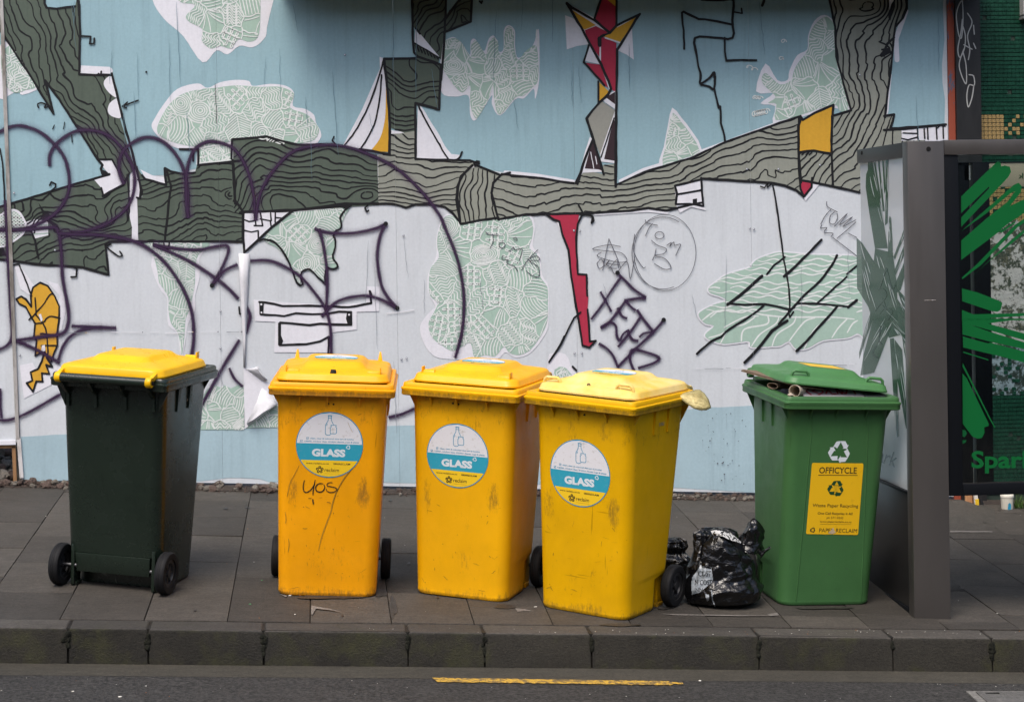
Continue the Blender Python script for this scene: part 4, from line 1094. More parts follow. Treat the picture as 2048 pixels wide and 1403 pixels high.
# mortar behind the open joints and moss grown out over them
v = [(x, y, gz(x, YK) + z) for x in (-12, 12) for y, z in ((YF + .022, -DROP - .06), (YF + .022, -.010), (YK, -.010))]
obj("kerb_joint", raw_mesh("kerb_joint", v, [(0, 3, 4, 1), (1, 4, 5, 2)]), kerb, M['joint'])
bm = bmesh.new()
for x in kx[1:]:
    big = prng.uniform(.25, 1.25)
    for k in range(int(5 + 13 * big)):
        u = prng.gauss(0, .30); zc = -.020 - .045 * abs(prng.gauss(0, .8))
        zc = max(zc, -DROP + .01)
        wsp = .016 * big * math.exp(-((zc + .05) / .035) ** 2) + .004
        r = prng.uniform(.006, .013)
        mtx = Matrix.Translation((x + u * wsp, YF + .004 + prng.uniform(0, .006), gz(x, YF) + zc)) @ Matrix.Diagonal((r, r * .35, r * 1.3, 1))
        bmesh.ops.create_icosphere(bm, subdivisions=1, radius=1, matrix=mtx)
me = bm_mesh("moss", bm, 80)
obj("moss", me, kerb, M['moss'], "stuff")

# yellow broken edge line, white scrap of lane paint
d = Dec()
yl = [on_road(px, py) for px, py in ((865, 1360), (1000, 1361), (1180, 1363), (1340, 1366), (1366, 1367))]
for a, b in zip(yl, yl[1:]):
    n = 14
    for k in range(n):
        pass
pts_t = []; pts_b = []
tot = 70
P0, P1 = yl[0], yl[-1]
for k in range(tot + 1):
    p = P0.lerp(P1, k / tot); w = .068
    e = .016 * noise.noise(Vector((k * .9, 1, 0))); e2 = .020 * noise.noise(Vector((k * .7, 5, 0)))
    if k > tot - 4: w *= .5
    pts_t.append((p.x, p.y + w / 2 + e)); pts_b.append((p.x + (.02 if k == 0 else 0), p.y - w / 2 + e2))
d.poly(pts_t + pts_b[::-1], 'roadpaint', 0)
d.build("road_marking", lambda x, y, l: Vector((x, y, road_z(x, y) + .0042)), None, kind="structure")

# service cover at the lower right, set in a concrete surround
cov = empty("service_cover", on_road(1990, 1400), "grey metal service cover set in the asphalt at the kerb channel", "manhole cover")
cl = Vector(cov.location)
q = [on_road(px, py) for px, py in ((1932, 1383), (2150, 1383), (2200, 1440), (1985, 1430))]
def quad_box(q, h0, h1, inset=0.0):
    c = sum(q, Vector()) / 4
    bm = bmesh.new()
    qq = [p + (c - p).normalized() * inset for p in q]
    lo = [Vector((p.x, p.y, road_z(p.x, p.y) + h0)) - cl for p in qq]; hi = [Vector((p.x, p.y, road_z(p.x, p.y) + h1)) - cl for p in qq]
    hexa(bm, [lo[3], lo[2], lo[1], lo[0], hi[3], hi[2], hi[1], hi[0]], bevel=.003)
    return bm
steel_cover = stone_mat("weathered_grey_iron", (.16, .155, .145), bump=.004)
obj("surround", bm_mesh("surround", quad_box(q, -.02, .006)), cov, stone_mat("pale_concrete_frame", (.24, .23, .21)))
bm = quad_box(q, .0, .012, .045); obj("lid", bm_mesh("lid", bm), cov, steel_cover)
p = on_road(1985, 1391); bm = bmesh.new(); add_box(bm, Vector((p.x, p.y, road_z(p.x, p.y) + .0125)) - cl, (.06, .012, .004)); obj("lifting_slot", bm_mesh("lifting_slot", bm), cov, M['joint'])

# chips of white scraped stone on the paving (stains with a shape of their own)
d = Dec()
for s in (((623, 1212), (640, 1215), (662, 1219), (684, 1225), (660, 1221), (632, 1218), (625, 1230), (622, 1229)), ((560, 1189), (575, 1192), (572, 1195)), ((1030, 1217), (1050, 1219), (1068, 1223), (1048, 1223), (1035, 1224)), ((1320, 1228), (1368, 1229), (1480, 1231), (1560, 1232), (1480, 1233), (1350, 1231)),
          ((1535, 1229), (1555, 1226), (1558, 1231), (1540, 1233)), ((1900, 1062), (1985, 1063), (1985, 1065), (1900, 1065))):
    q = [on_ground(*p) for p in s]; d.poly([(p.x, p.y) for p in q], 'chalk', 0)
M['damp'] = stone_mat("damp_dirty_patch", (.037, .033, .029), rough=.6, obj_random=False)
def blotch(px, py, rx, ry, sd):
    q = [(px + rx * cos(2 * pi * k / 40) * (1 + .55 * noise.noise(Vector((cos(2 * pi * k / 40) * 1.6, sin(2 * pi * k / 40) * 1.6, sd)))), py + ry * sin(2 * pi * k / 40) * (1 + .55 * noise.noise(Vector((cos(2 * pi * k / 40) * 1.6, sin(2 * pi * k / 40) * 1.6, sd + 7))))) for k in range(40)]
    w = [on_ground(*p) for p in q]; d.poly([(p.x, p.y) for p in w], 'damp', 0)
for a_ in ((762, 1186, 14, 7, 1), (786, 1212, 7, 22, 2), (1010, 1214, 22, 4, 3), (650, 1195, 60, 4, 4), (1330, 1212, 20, 6, 8), (1640, 1216, 50, 3, 9), (1240, 1250, 40, 2.5, 12)):
    blotch(*a_)
for k in range(34):
    blotch(prng.uniform(0, 2048), prng.uniform(1000, 1235), prng.uniform(2, 5), prng.uniform(1, 2.2), k + 20)
d.build("paving_scrape", lambda x, y, l: Vector((x, y, gz(x, y) + .0045 + l * .0003)), pavement)

# litter: crumbs and scraps scattered over the paving and the channel
M['scrap_white'] = flat("white_paper_crumb", (.6, .58, .52), .8)
M['scrap_green'] = flat("green_leaf_crumb", (.08, .22, .10), .8)
M['scrap_rust'] = flat("rust_leaf_crumb", (.30, .12, .04), .8)
bm = bmesh.new()
mats = [M['scrap_white'], M['scrap_green'], M['scrap_rust']]
spots = [(1071, 1213, 2.6, 0), (580, 1191, 3.5, 0), (592, 1189, 3, 1), (600, 1190, 4, 2), (524, 1160, 2.4, 1), (500, 1208, 3.5, 1), (776, 1146, 3, 1), (240, 1393, 4, 0), (146, 1382, 3, 0), (1400, 1361, 4, 0), (1220, 1342, 2.5, 2), (1310, 1345, 2.4, 0), (1995, 1226, 2, 0), (590, 1228, 2, 0), (1086, 1270, 2.5, 0), (180, 1330, 2, 0), (292, 1371, 2, 0)]
for k in range(230):
    px = prng.uniform(0, 2048); py = prng.choice([prng.uniform(1000, 1240), prng.uniform(1334, 1400), prng.uniform(1262, 1268), prng.uniform(1255, 1268)])
    spots.append((px, py, prng.uniform(.6, 1.5), prng.choice([0, 0, 0, 2])))
for px, py, r, mi in spots:
    if py > 1330: p = on_road(px, py); z = road_z(p.x, p.y)
    else:
        p = on_ground(px, py); z = gz(p.x, p.y)
        if p.y < YF + .02: continue
    r *= p.y / FPX
    rr = bmesh.ops.create_icosphere(bm, subdivisions=1, radius=1, matrix=Matrix.Translation((p.x, p.y, z + r * .25)) @ Matrix.Rotation(prng.uniform(0, 6), 4, 'Z') @ Matrix.Diagonal((r * prng.uniform(.8, 1.6), r, r * .35, 1)))
    for vv in rr["verts"]:
        for fc in vv.link_faces: fc.material_index = mi
obj("litter", bm_mesh("litter", bm), None, mats, "stuff")

# ------------------------------------------------------------------ stones along the foot of the hoarding
M['scoria'] = stone_mat("red_brown_scoria", (.15, .105, .085), scale=2.2, bump=.01, var=.35)
M['greystone'] = stone_mat("grey_brown_rubble", (.27, .24, .20), scale=2.2, bump=.01, var=.35)
M['grit'] = stone_mat("brown_grit", (.085, .066, .054), scale=2, bump=.02, obj_random=False)
strip = empty("gravel_strip", (0, 0, 0), kind="structure")
v = []; f = []
N = 90
for i in range(N + 1):
    x = -5 + 10 * i / N
    v += [(x, YW - .075 + .02 * noise.noise(Vector((x * 4, 0, 0))), gz(x, YW) - .002), (x, YW - .03, gz(x, YW) + .018 + .012 * noise.noise(Vector((x * 6, 3, 0)))), (x, YW + .6, gz(x, YW) + .03)]
for i in range(N):
    for j in range(2): f.append((3 * i + j, 3 * i + 3 + j, 3 * i + 4 + j, 3 * i + 1 + j))
obj("grit_bed", raw_mesh("grit_bed", v, f, 60), strip, M['grit'])
rocks = []
for k in range(8):
    bm = bmesh.new()
    bmesh.ops.create_icosphere(bm, subdivisions=2, radius=1)
    sd = k * 11.3
    for vv in bm.verts:
        n_ = vv.co.normalized()
        rr = 1 + .45 * noise.noise(n_ * 1.3 + Vector((sd, 0, 0))) + .2 * noise.noise(n_ * 3.1 + Vector((0, sd, 0)))
        vv.co = Vector((n_.x * rr * 1.15, n_.y * rr, n_.z * rr * .8))
    me = bm_mesh("stone", bm, 25); me.materials.append(M['scoria'] if k < 5 else M['greystone']); rocks.append(me)
def stone(x, y, z, r, k=None):
    o = bpy.data.objects.new("stone", rocks[prng.randrange(8) if k is None else k])
    COL.objects.link(o); o.parent = strip
    o.location = (x, y, z); o.scale = (r, r * prng.uniform(.8, 1.1), r * prng.uniform(.8, 1.15)); o.rotation_euler = (prng.uniform(-.5, .5), prng.uniform(-.5, .5), prng.uniform(0, 6.28))
n_st = 0
for i in range(290):
    px = prng.uniform(-10, 1500)
    x = on_wall(px, 980).x
    y = YW - abs(prng.gauss(.03, .03)) - .012
    r = prng.uniform(.009, .021) * (1.3 if px < 130 or 395 < px < 560 else 1.0)
    if px > 1000: r *= .85
    bed = gz(x, y) + max(0, .02 * (1 - (YW - .012 - y) / .06))
    stone(x, y, bed + r * .45, r); n_st += 1
for i in range(60):                          # rubble seen under the short left sheet
    x = on_wall(prng.uniform(-40, 26), 940).x; y = YW + prng.uniform(.04, .45)
    hh = (y - YW) * .55
    r = prng.uniform(.012, .04)
    stone(x, y, gz(x, YW) + hh * prng.uniform(.7, 1.0) + .01, r, prng.choice([3, 5, 6, 7, 7, 6]))
bm = bmesh.new()
for i in range(900):
    x = on_wall(prng.uniform(-30, 1520), 980).x; y = YW - abs(prng.gauss(.035, .035)) - .005; r = prng.uniform(.003, .007)
    bmesh.ops.create_icosphere(bm, subdivisions=1, radius=1, matrix=Matrix.Translation((x, y, gz(x, y) + max(0, .02 * (1 - (YW - .012 - y) / .06)) + r * .5)) @ Matrix.Rotation(prng.uniform(0, 6), 4, 'Z') @ Matrix.Diagonal((r * 1.3, r, r * .8, 1)))
obj("gravel", bm_mesh("gravel", bm), strip, M['scoria'], "stuff")
# earth bank behind the gap
v = [(x, YW + y, gz(x, YW) + z) for x in (-4.5, on_wall(60, 900).x) for y, z in ((.03, -.02), (.5, .30), (.52, .6))]
obj("earth_bank", raw_mesh("earth_bank", v, [(0, 3, 4, 1), (1, 4, 5, 2)]), strip, stone_mat("dry_earth", (.22, .19, .14), scale=3, bump=.02, obj_random=False))

# frame timbers of the hoarding seen at the left end
def bar(name, p, q, w, dpt, y, mat, parent=hoarding):
    """flat bar between two points of the hoarding, standing y in front of it"""
    a = on_wall(*p); b = on_wall(*q)
    u = (b - a).normalized(); n_ = u.cross(Vector((0, 1, 0)))
    bm = bmesh.new()
    P = []
    for yy in (YW - y - dpt, YW - y):
        P += [Vector((c.x, yy, c.z)) for c in (a - n_ * w / 2, a + n_ * w / 2, b + n_ * w / 2, b - n_ * w / 2)]
    hexa(bm, P, bevel=.002)
    return obj(name, bm_mesh(name, bm), parent, mat)
t = MT("bare_timber"); M['timber'] = t.set(t.ramp(t.noise(30, 5, .6, (1, 1, .08)), [(.3, srgb(120, 88, 58)), (.7, srgb(168, 128, 88))]), .8, bump=t.noise(60, 3, .6, (1, 1, .1)), bumpd=.003)
t = MT("worn_pale_trim"); M['trim'] = t.set(t.ramp(t.noise(14, 6, .7, (1, 1, .25)), [(.35, srgb(150, 140, 128)), (.5, srgb(200, 198, 198))]), .6)
t = MT("dull_aluminium"); M['alu'] = t.set(t.ramp(t.noise(9, 5, .7, (1, 1, .3)), [(.35, srgb(130, 124, 116)), (.55, srgb(190, 186, 182))]), .45, .4)
bar("edge_strip", (1, -60), (36, 878), .022, .012, .004, M['alu'])
bar("edge_strip", (38, 876), (44, 955), .024, .012, .003, M['trim'])
bar("bottom_trim", (-60, 886), (32, 884), .028, .010, .002, M['white'])
bar("frame_post", (27, 892), (30, 968), .022, .03, -.035, M['timber'])
bar("frame_rail", (-60, 895), (30, 893), .016, .03, -.035, M['timber'])

# ------------------------------------------------------------------ veranda over the footway (just above the picture; it darkens the top of the wall)
xa, xb = on_wall(560, 0).x, on_wall(1960, 0).x
zc = on_wall(1200, -16).z
ver = empty("veranda", (0, 0, 0), "dark canopy over the footway along the top of the hoarding wall", "canopy")
bm = bmesh.new(); add_box(bm, ((xa + xb) / 2, YW - .19, zc + .05), (xb - xa, .42, .06)); obj("soffit", bm_mesh("soffit", bm), ver, flat("dark_soffit_board", (.05, .05, .05), .8))
bm = bmesh.new(); add_box(bm, ((xa + xb) / 2, YW - .42, zc + .13), (xb - xa, .035, .26)); obj("fascia", bm_mesh("fascia", bm), ver, flat("grey_fascia", (.12, .12, .12), .6))

# ------------------------------------------------------------------ the tiled shop front at the right end
shop = empty("shop_front", (0, 0, 0), "dark green tiled shop front with a black tagged pilaster behind the glass booth", "building")
t = MT("peeling_orange_paint")
nz = t.noise(7, 6, .7, (1, 1, .35), seed=2)
pc = t.mix(t.ramp(nz, [(.52, 0), (.56, 1)]), srgb(150, 70, 48), srgb(82, 92, 112))
t.set(t.mix(t.ramp(t.noise(16, 5, .7), [(.66, 0), (.7, 1)]), pc, srgb(120, 105, 95)), .7)
M['orange'] = t.m
t = MT("glossy_black_paint"); M['blackpaint'] = t.set(t.ramp(t.noise(20, 5, .6, (1, 1, .2)), [(.4, .012), (.75, .022)]), .45)
def wallbox(name, px0, px1, py0, zb_off, mat, yo, th=.05, parent=shop):
    a = on_wall(px0, 300).x; b = on_wall(px1, 300).x
    bm = bmesh.new()
    z0 = gz((a + b) / 2, YW) + zb_off; z1 = on_wall(1900, py0).z
    add_box(bm, ((a + b) / 2, YW + yo + th / 2, (z0 + z1) / 2), (b - a - .002, th, z1 - z0))
    return obj(name, bm_mesh(name, bm), parent, mat)
wallbox("end_board", 1897.5, 1911, -120, -.02, M['orange'], -.01)
wallbox("pilaster", 1911, 1961, -120, -.02, M['blackpaint'], -.03, .10)
wallbox("base_wall", 1961, 3300, -120, -.02, flat("grey_green_grout", (.030, .046, .036), .8), .02, .08)
t = MT("green_glazed_tile")
M['gtile'] = t.set(t.ramp(t.noise(34, 3, .5), [(.3, (.004, .036, .020)), (.7, (.010, .062, .036))]), .28)
t = MT("worn_cream_tile"); M['ytile'] = t.set(t.mix(t.ramp(t.noise(90, 5, .7), [(.55, 0), (.62, 1)]), srgb(158, 132, 82), srgb(58, 58, 40)), .55)
t = MT("stripped_tile_backing")
na = t.noise(18, 7, .7, seed=4); nb = t.noise(40, 6, .75, seed=6)
M['stripped'] = t.set(t.mix(t.ramp(na, [(.46, 0), (.52, 1)]), t.mix(t.ramp(nb, [(.5, 0), (.56, 1)]), srgb(52, 62, 50), srgb(100, 96, 78)), srgb(186, 182, 178)), .8, bump=nb, bumpd=.01)
t = MT("weathered_blue_scrap")
na = t.noise(26, 7, .7, seed=14)
M['scrapblue'] = t.set(t.mix(t.ramp(na, [(.46, 0), (.53, 1)]), srgb(34, 48, 42), srgb(132, 146, 154)), .7)
TS = .0262
gx0 = on_wall(1962.5, 300).x
zt = on_wall(1990, -60).z
zb = gz(gx0, YW) + .03
z_y0, z_y1 = on_wall(2000, 229).z, on_wall(2000, 276).z
z_y2, z_y3 = on_wall(2000, 370).z, on_wall(2000, 440).z
z_s0, z_s1 = on_wall(2000, 440).z, on_wall(2000, 690).z
z_b1 = on_wall(2000, 790).z
bmg = bmesh.new(); tme = None
bm = bmesh.new(); add_box(bm, (0, 0, 0), (TS * .86, .006, TS * .86), bevel=.0015); tme = bm_mesh("tile", bm); tme.materials.append(M['ytile'])
def tile_box(bm, x, z, y=YW + .018):
    hw = TS * .43
    vs = [bm.verts.new((x + a * hw * 1.11, y - b * .006, z + c * hw * .93)) for b in (0, 1) for a, c in ((-1, -1), (1, -1), (1, 1), (-1, 1))]
    for fidx in ((4, 5, 6, 7), (0, 1, 5, 4), (1, 2, 6, 5), (2, 3, 7, 6), (3, 0, 4, 7)): bm.faces.new([vs[i] for i in fidx])
nz_ = int((zt - zb) / TS)
cnt = 0
for j in range(nz_):
    z = zt - (j + .5) * TS
    for i in range(64):
        x = gx0 + (i + .5) * TS
        if z_s1 < z < z_s0: continue
        if z_b1 < z <= z_s1 and prng.random() < .8: continue
        yel = (z_y1 < z < z_y0 and (i < 6 or prng.random() < .5)) or (z_y3 < z < z_y2 and prng.random() < .92)
        if yel and i < 22:
            o = bpy.data.objects.new("tile", tme); COL.objects.link(o); o.parent = shop
            o.location = (x + prng.uniform(-.0006, .0006), YW + .0175, z); cnt += 1
        elif prng.random() < .985: tile_box(bmg, x, z)
obj("green_tile_field", bm_mesh("green_tile_field", bmg), shop, M['gtile'], "stuff")
for nm, za, zb_, mt, ii in (("stripped_patch", z_s0, z_s1, 'stripped', 6), ("stripped_patch", z_s1, z_b1, 'scrapblue', 7)):
    v = []; f = []; nx_, ny_ = 120, 40
    for j in range(ny_ + 1):
        for i in range(nx_ + 1):
            x = gx0 + 1.7 * i / nx_; z = za + (zb_ - za) * j / ny_
            v.append((x, YW + .017 - .008 * max(0, noise.noise(Vector((x * 16, z * 16, ii)))) - .004 * noise.noise(Vector((x * 50, z * 50, ii))), z))
    for j in range(ny_):
        for i in range(nx_): f.append((j * (nx_ + 1) + i, j * (nx_ + 1) + i + 1, (j + 1) * (nx_ + 1) + i + 1, (j + 1) * (nx_ + 1) + i))
    obj(nm, raw_mesh(nm, v, f, 50), shop, M[mt])
# the white tag on the pilaster, and the small meter box high on the tiles
d = Dec()
M['tagwhite'] = flat("pale_paint_marker", (.42, .42, .40), .6)
for s in (((1085, 0), (1060, 40), (1045, 110), (1060, 230), (1080, 250), (1090, 120), (1085, 0)), ((1085, 130), (1075, 220), (1055, 330), (1070, 385), (1100, 320), (1105, 240), (1090, 180)), ((1095, 330), (1065, 420), (1075, 490), (1110, 560), (1110, 440), (1090, 350)), ((1120, 90), (1150, 150), (1120, 240), (1135, 330), (1125, 400)), ((1095, 300), (1150, 330)), ((1160, 290), (1175, 325)), ((1130, 500), (1160, 510), (1165, 570), (1130, 570), (1115, 640), (1125, 715), (1150, 650), (1162, 570)), ((1160, 170), (1165, 230))):
    d.ribbon(crom(E(*s), 6), 2.2, 'tagwhite', 0)
d.build("paint_tag", lambda x, y, l: hit(x, y, Vector((0, YW - .031 - l * LAY, 0)), Vector((0, 1, 0))), shop)
mb = empty("meter_box", on_wall(2046, 20), "small pale grey metal box fixed high on the green tiles", "box")
bm = bmesh.new(); add_box(bm, (.02, -.02, .03), (.075, .07, .17), bevel=.004); obj("housing", bm_mesh("housing", bm), mb, flat("pale_grey_metal", (.35, .35, .35), .5))
bm = bmesh.new(); add_box(bm, (.02, -.024, -.058), (.085, .085, .012), bevel=.002); add_box(bm, (.02, -.024, -.036), (.083, .083, .004)); obj("bottom_lip", bm_mesh("bottom_lip", bm), mb, flat("darker_grey_metal", (.16, .16, .16), .5))

# ------------------------------------------------------------------ unseen building added across the street, behind the camera, to block the low sky
opp = empty("added_street_building", (0, 0, 0), "plain grey brown unseen building, added across the street to block low sky", "building")
bm = bmesh.new(); add_box(bm, (0, -17.0, 4.2), (70, 5, 11.4)); obj("facade", bm_mesh("facade", bm), opp, stone_mat("grey_brown_render", (.13, .12, .11), scale=.3, obj_random=False))
bm = bmesh.new(); add_box(bm, (0, -17.0, 10.05), (70.4, 5.5, .3)); obj("cornice", bm_mesh("cornice", bm), opp, flat("dark_cornice", (.09, .085, .08), .7))
# ------------------------------------------------------------------ wheelie bins
BX = [(-.824, 9.7635, 2.815), (.0009, 9.0428, -.0609), (.5903, 9.0584, -.4187), (1.1167, 8.7916, -.6384), (2.4244, 8.9932, .1046)]
RW, RD, RB, RT = .592, .665, .976, 1.028
FY0, FYK = .124, -.0758
def yfront(z): return FY0 + FYK * z
def yback(z): return .535 + .085 * z

def dirt_plastic(name, c, seed, amount=1.0, rough=.38, spec=.32, faded=None, smudge=(), dirtc=(.045, .034, .018), top=True, scratch=.5):
    t = MT(name)
    xyz = t.xyz()
    blot = t.ramp(t.noise(3.2, 5, .6, seed=seed), [(.3, .90), (.7, 1.06)])
    col = t.mix(1.0, c, blot, 'MULTIPLY')
    if faded:
        col = t.mix(t.ramp(t.noise(4, 6, .65, seed=seed + 5), [(.35, 0), (.62, 1)]), col, faded)
    def band(sock, lo, hi, soft):
        a = t.math('DIVIDE', t.math('SUBTRACT', sock, lo - soft), soft, clamp=True)
        b = t.math('DIVIDE', t.math('SUBTRACT', hi + soft, sock), soft, clamp=True)
        return t.math('MULTIPLY', a, b)
    mask = t.math('MULTIPLY', band(xyz[2], -.1, .012, .05), .17)
    if top:
        mask = t.math('ADD', mask, t.math('MULTIPLY', band(xyz[2], .972, .985, .014), .17))
        mask = t.math('ADD', mask, t.math('MULTIPLY', band(xyz[2], .84, .97, .06), .055))
    for (x0, z0, a, b, k) in smudge:
        dx = t.math('POWER', t.math('DIVIDE', t.math('SUBTRACT', xyz[0], x0), a), 2.0)
        dz = t.math('POWER', t.math('DIVIDE', t.math('SUBTRACT', xyz[2], z0), b), 2.0)
        g = t.math('SUBTRACT', 1.0, t.math('ADD', dx, dz), clamp=True)
        mask = t.math('ADD', mask, t.math('MULTIPLY', g, k))
    n1 = t.noise(17, 10, .82, (1, 1, .55), seed=seed)
    n2 = t.noise(110, 5, .8, (1, 1, .18), seed=seed + 2)
    nn = t.math('ADD', t.math('MULTIPLY', n1, .62), t.math('MULTIPLY', n2, .38))
    fac = t.ramp(t.math('ADD', nn, t.math('MULTIPLY', mask, amount)), [(.585, 0), (.72, .62)])
    film = t.ramp(t.math('ADD', t.noise(5, 6, .7, (1, 1, .6), seed=seed + 3), mask), [(.45, 0), (.8, .30)])
    col = t.mix(film, col, mul(c, .6))
    col = t.mix(fac, col, dirtc)
    if scratch:
        s1 = t.noise(46, 3, .5, (1, 1, .05), seed=seed + 7); s2 = t.noise(52, 3, .5, (.08, 1, 1), seed=seed + 9)
        sc = t.math('MULTIPLY', t.math('MAXIMUM', t.ramp(s1, [(.70, 0), (.74, 1)]), t.ramp(s2, [(.72, 0), (.76, 1)])), scratch)
        col = t.mix(sc, col, mul(c, .35))
    rg = t.mix(1.0, t.ramp(t.noise(9, 5, .6, seed=seed + 4), [(.3, rough - .06), (.7, rough + .12)]), t.ramp(fac, [(0, 1.0), (1, 1.6)]), 'MULTIPLY')
    t.set(col, rg, bump=t.noise(240, 2, .5), bumpd=.0006, spec=spec)
    return t.m

SMUDGE = ((-.172, .50, .040, .10, .135), (.165, .50, .045, .10, .16), (.02, .15, .20, .15, .050))
M['rubber'] = MT("black_rubber").set((.010, .010, .011), .66, spec=.22)
M['hub'] = MT("black_hub_plastic").set((.020, .020, .021), .42)
M['steel'] = MT("dull_steel").set((.16, .16, .17), .4, 1.0)
M['scuff'] = flat("dark_scuff", (.10, .065, .02), .7)
M['scuffgrey'] = flat("pale_scuff", (.07, .08, .07), .6)
M['void'] = flat("dark_hole", (.006, .006, .006), .9)
M['stwhite'] = MT("sticker_white"); tt_ = M['stwhite']; M['stwhite'] = tt_.set(tt_.mix(tt_.ramp(tt_.noise(60, 5, .7), [(.56, 0), (.68, .5)]), srgb(222, 221, 224), srgb(165, 155, 140)), .4)
M['stcyan'] = MT("sticker_cyan"); tt_ = M['stcyan']; M['stcyan'] = tt_.set(tt_.mix(tt_.ramp(tt_.noise(60, 5, .7), [(.55, 0), (.68, .35)]), srgb(48, 156, 180), srgb(120, 170, 175)), .4)
M['styellow'] = flat("sticker_yellow", srgb(238, 196, 40), .4)
M['stblue'] = flat("sticker_line_blue", srgb(40, 140, 175), .4)
M['stblack'] = flat("sticker_black", (.018, .018, .016), .4)
M['stgreen'] = flat("sticker_dark_green", (.010, .060, .022), .4)
M['stwhite2'] = flat("sticker_plain_white", srgb(214, 220, 224), .4)

def lathe(bm, prof, n=36, axis='x', c=(0, 0, 0)):
    rings = []
    for r, a in prof:
        ring = []
        for k in range(n):
            t = 2 * pi * k / n
            ring.append(bm.verts.new((c[0] + a, c[1] + r * cos(t), c[2] + r * sin(t)) if axis == 'x' else (c[0] + r * cos(t), c[1] + r * sin(t), c[2] + a)))
        rings.append(ring)
    for p, q in zip(rings, rings[1:]):
        for k in range(n): bm.faces.new((p[k], p[(k + 1) % n], q[(k + 1) % n], q[k]))
    return rings

def recycle(d, cx, cy, R, mat, layer, split=True):
    tail = [(-.63, .50), (-.36, .98), (-.04, 1.03), (.06, .95), (-.25, .36), (-.44, .49)]
    head = [(.00, 1.03), (.48, 1.02), (.71, .64), (.83, .70), (.66, .33), (.24, .34), (.35, .42), (.07, .92)]
    for k in range(3):
        a = -2 * pi * k / 3
        for q in (tail, head):
            d.poly([(cx + R * (x * cos(a) - (y - .05) * sin(a)), cy + R * (x * sin(a) + (y - .05) * cos(a))) for x, y in q], mat, layer)

def glass_sticker(d, cx, cz, R, full=True):
    U = lambda u, v: (cx + u * R, cz + v * R)
    circ = [(cos(2 * pi * k / 72), sin(2 * pi * k / 72)) for k in range(72)]
    def clip(lo, hi, rr):
        pts = []
        def xat(v): return math.sqrt(max(0, rr * rr - v * v))
        N = 24
        lo = max(lo, -rr); hi = min(hi, rr)
        vs = [lo + (hi - lo) * k / N for k in range(N + 1)]
        pts = [(xat(v), v) for v in vs] + [(-xat(v), v) for v in vs[::-1]]
        return [U(*p) for p in pts]
    d.poly([U(*p) for p in circ], 'stblue', 0)
    d.poly(clip(.03, 1, .972), 'stwhite', 1); d.poly(clip(-.475, .03, .985), 'stcyan', 1); d.poly(clip(-1, -.475, .972), 'styellow', 1)
    w = .018 * R
    bot = [(-.055, .88), (-.055, .80), (-.06, .74), (-.10, .66), (-.135, .60), (-.135, .36), (-.12, .31), (-.06, .29), (.0, .30), (.03, .33)]
    d.ribbon([U(*p) for p in bot], w, 'stblue', 2); d.ribbon([U(-p[0] * 1.0 - .02, p[1]) for p in bot[:5]] + [U(.10, .63)], w, 'stblue', 2); d.ribbon([U(-.06, .885), U(.04, .885)], w * 1.6, 'stblue', 2); d.ribbon([U(-.06, .82), U(.04, .82)], w, 'stblue', 2)
    jar = [(.03, .60), (.18, .60), (.185, .575), (.165, .56), (.20, .52), (.20, .37), (.17, .34), (.04, .34), (.01, .37), (.01, .52), (.045, .56), (.025, .575)]
    d.ribbon([U(*p) for p in jar], w, 'stblue', 2, closed=True)
    d.ribbon([U(-.10, .58), U(-.085, .63)], w, 'stblue', 2)
    d.text("GLASS", cx - .02 * R, cz - .345 * R, .205 * R, 'stwhite2', 2, .055, width=1.0 * R)
    recycle(d, cx + .56 * R, cz - .06 * R, .065 * R, 'stwhite2', 2)
    d.text("clean, clear & coloured glass jars & bottles", cx + .07 * R, cz + .165 * R, .042 * R, 'stblue', 2, .02, width=1.30 * R)
    d.text("rubbish, window glass, drinking glasses, cups & plates", cx + .06 * R, cz + .075 * R, .042 * R, 'stblue', 2, .02, width=1.64 * R)
    for u, v in ((-.66, .185), (-.84, .095)):
        d.ribbon([U(u - .03, v - .03), U(u + .03, v - .03), U(u + .03, v + .03), U(u - .03, v + .03)], w * .5, 'stblue', 2, closed=True)
        d.ribbon([U(u - .02, v), U(u - .005, v - .02), U(u + .025, v + .025)], w * .5, 'stblue', 2)
    d.text("www.reclaim.co.nz", cx - .34 * R, cz - .595 * R, .046 * R, 'stblack', 2, .02, width=.68 * R)
    d.text("0800RECLAIM", cx + .38 * R, cz - .60 * R, .052 * R, 'stblack', 2, .02, width=.50 * R)
    d.text("reclaim", cx + .09 * R, cz - .82 * R, .115 * R, 'stblack', 2, .005, width=.43 * R)
    d.ribbon([U(-.12, -.875), U(.30, -.875)], w * .6, 'mustard', 2)
    for k in range(5):
        a = pi / 2 + 2 * pi * k / 5
        lp = [(-.27 + .095 * cos(a + s) * q, -.765 + .095 * sin(a + s) * q) for s, q in ((-.45, .45), (-.32, .95), (0, 1.08), (.32, .95), (.2, .45))]
        d.ribbon([U(*p) for p in crom(lp, 3)], .026 * R, 'stblack', 2)

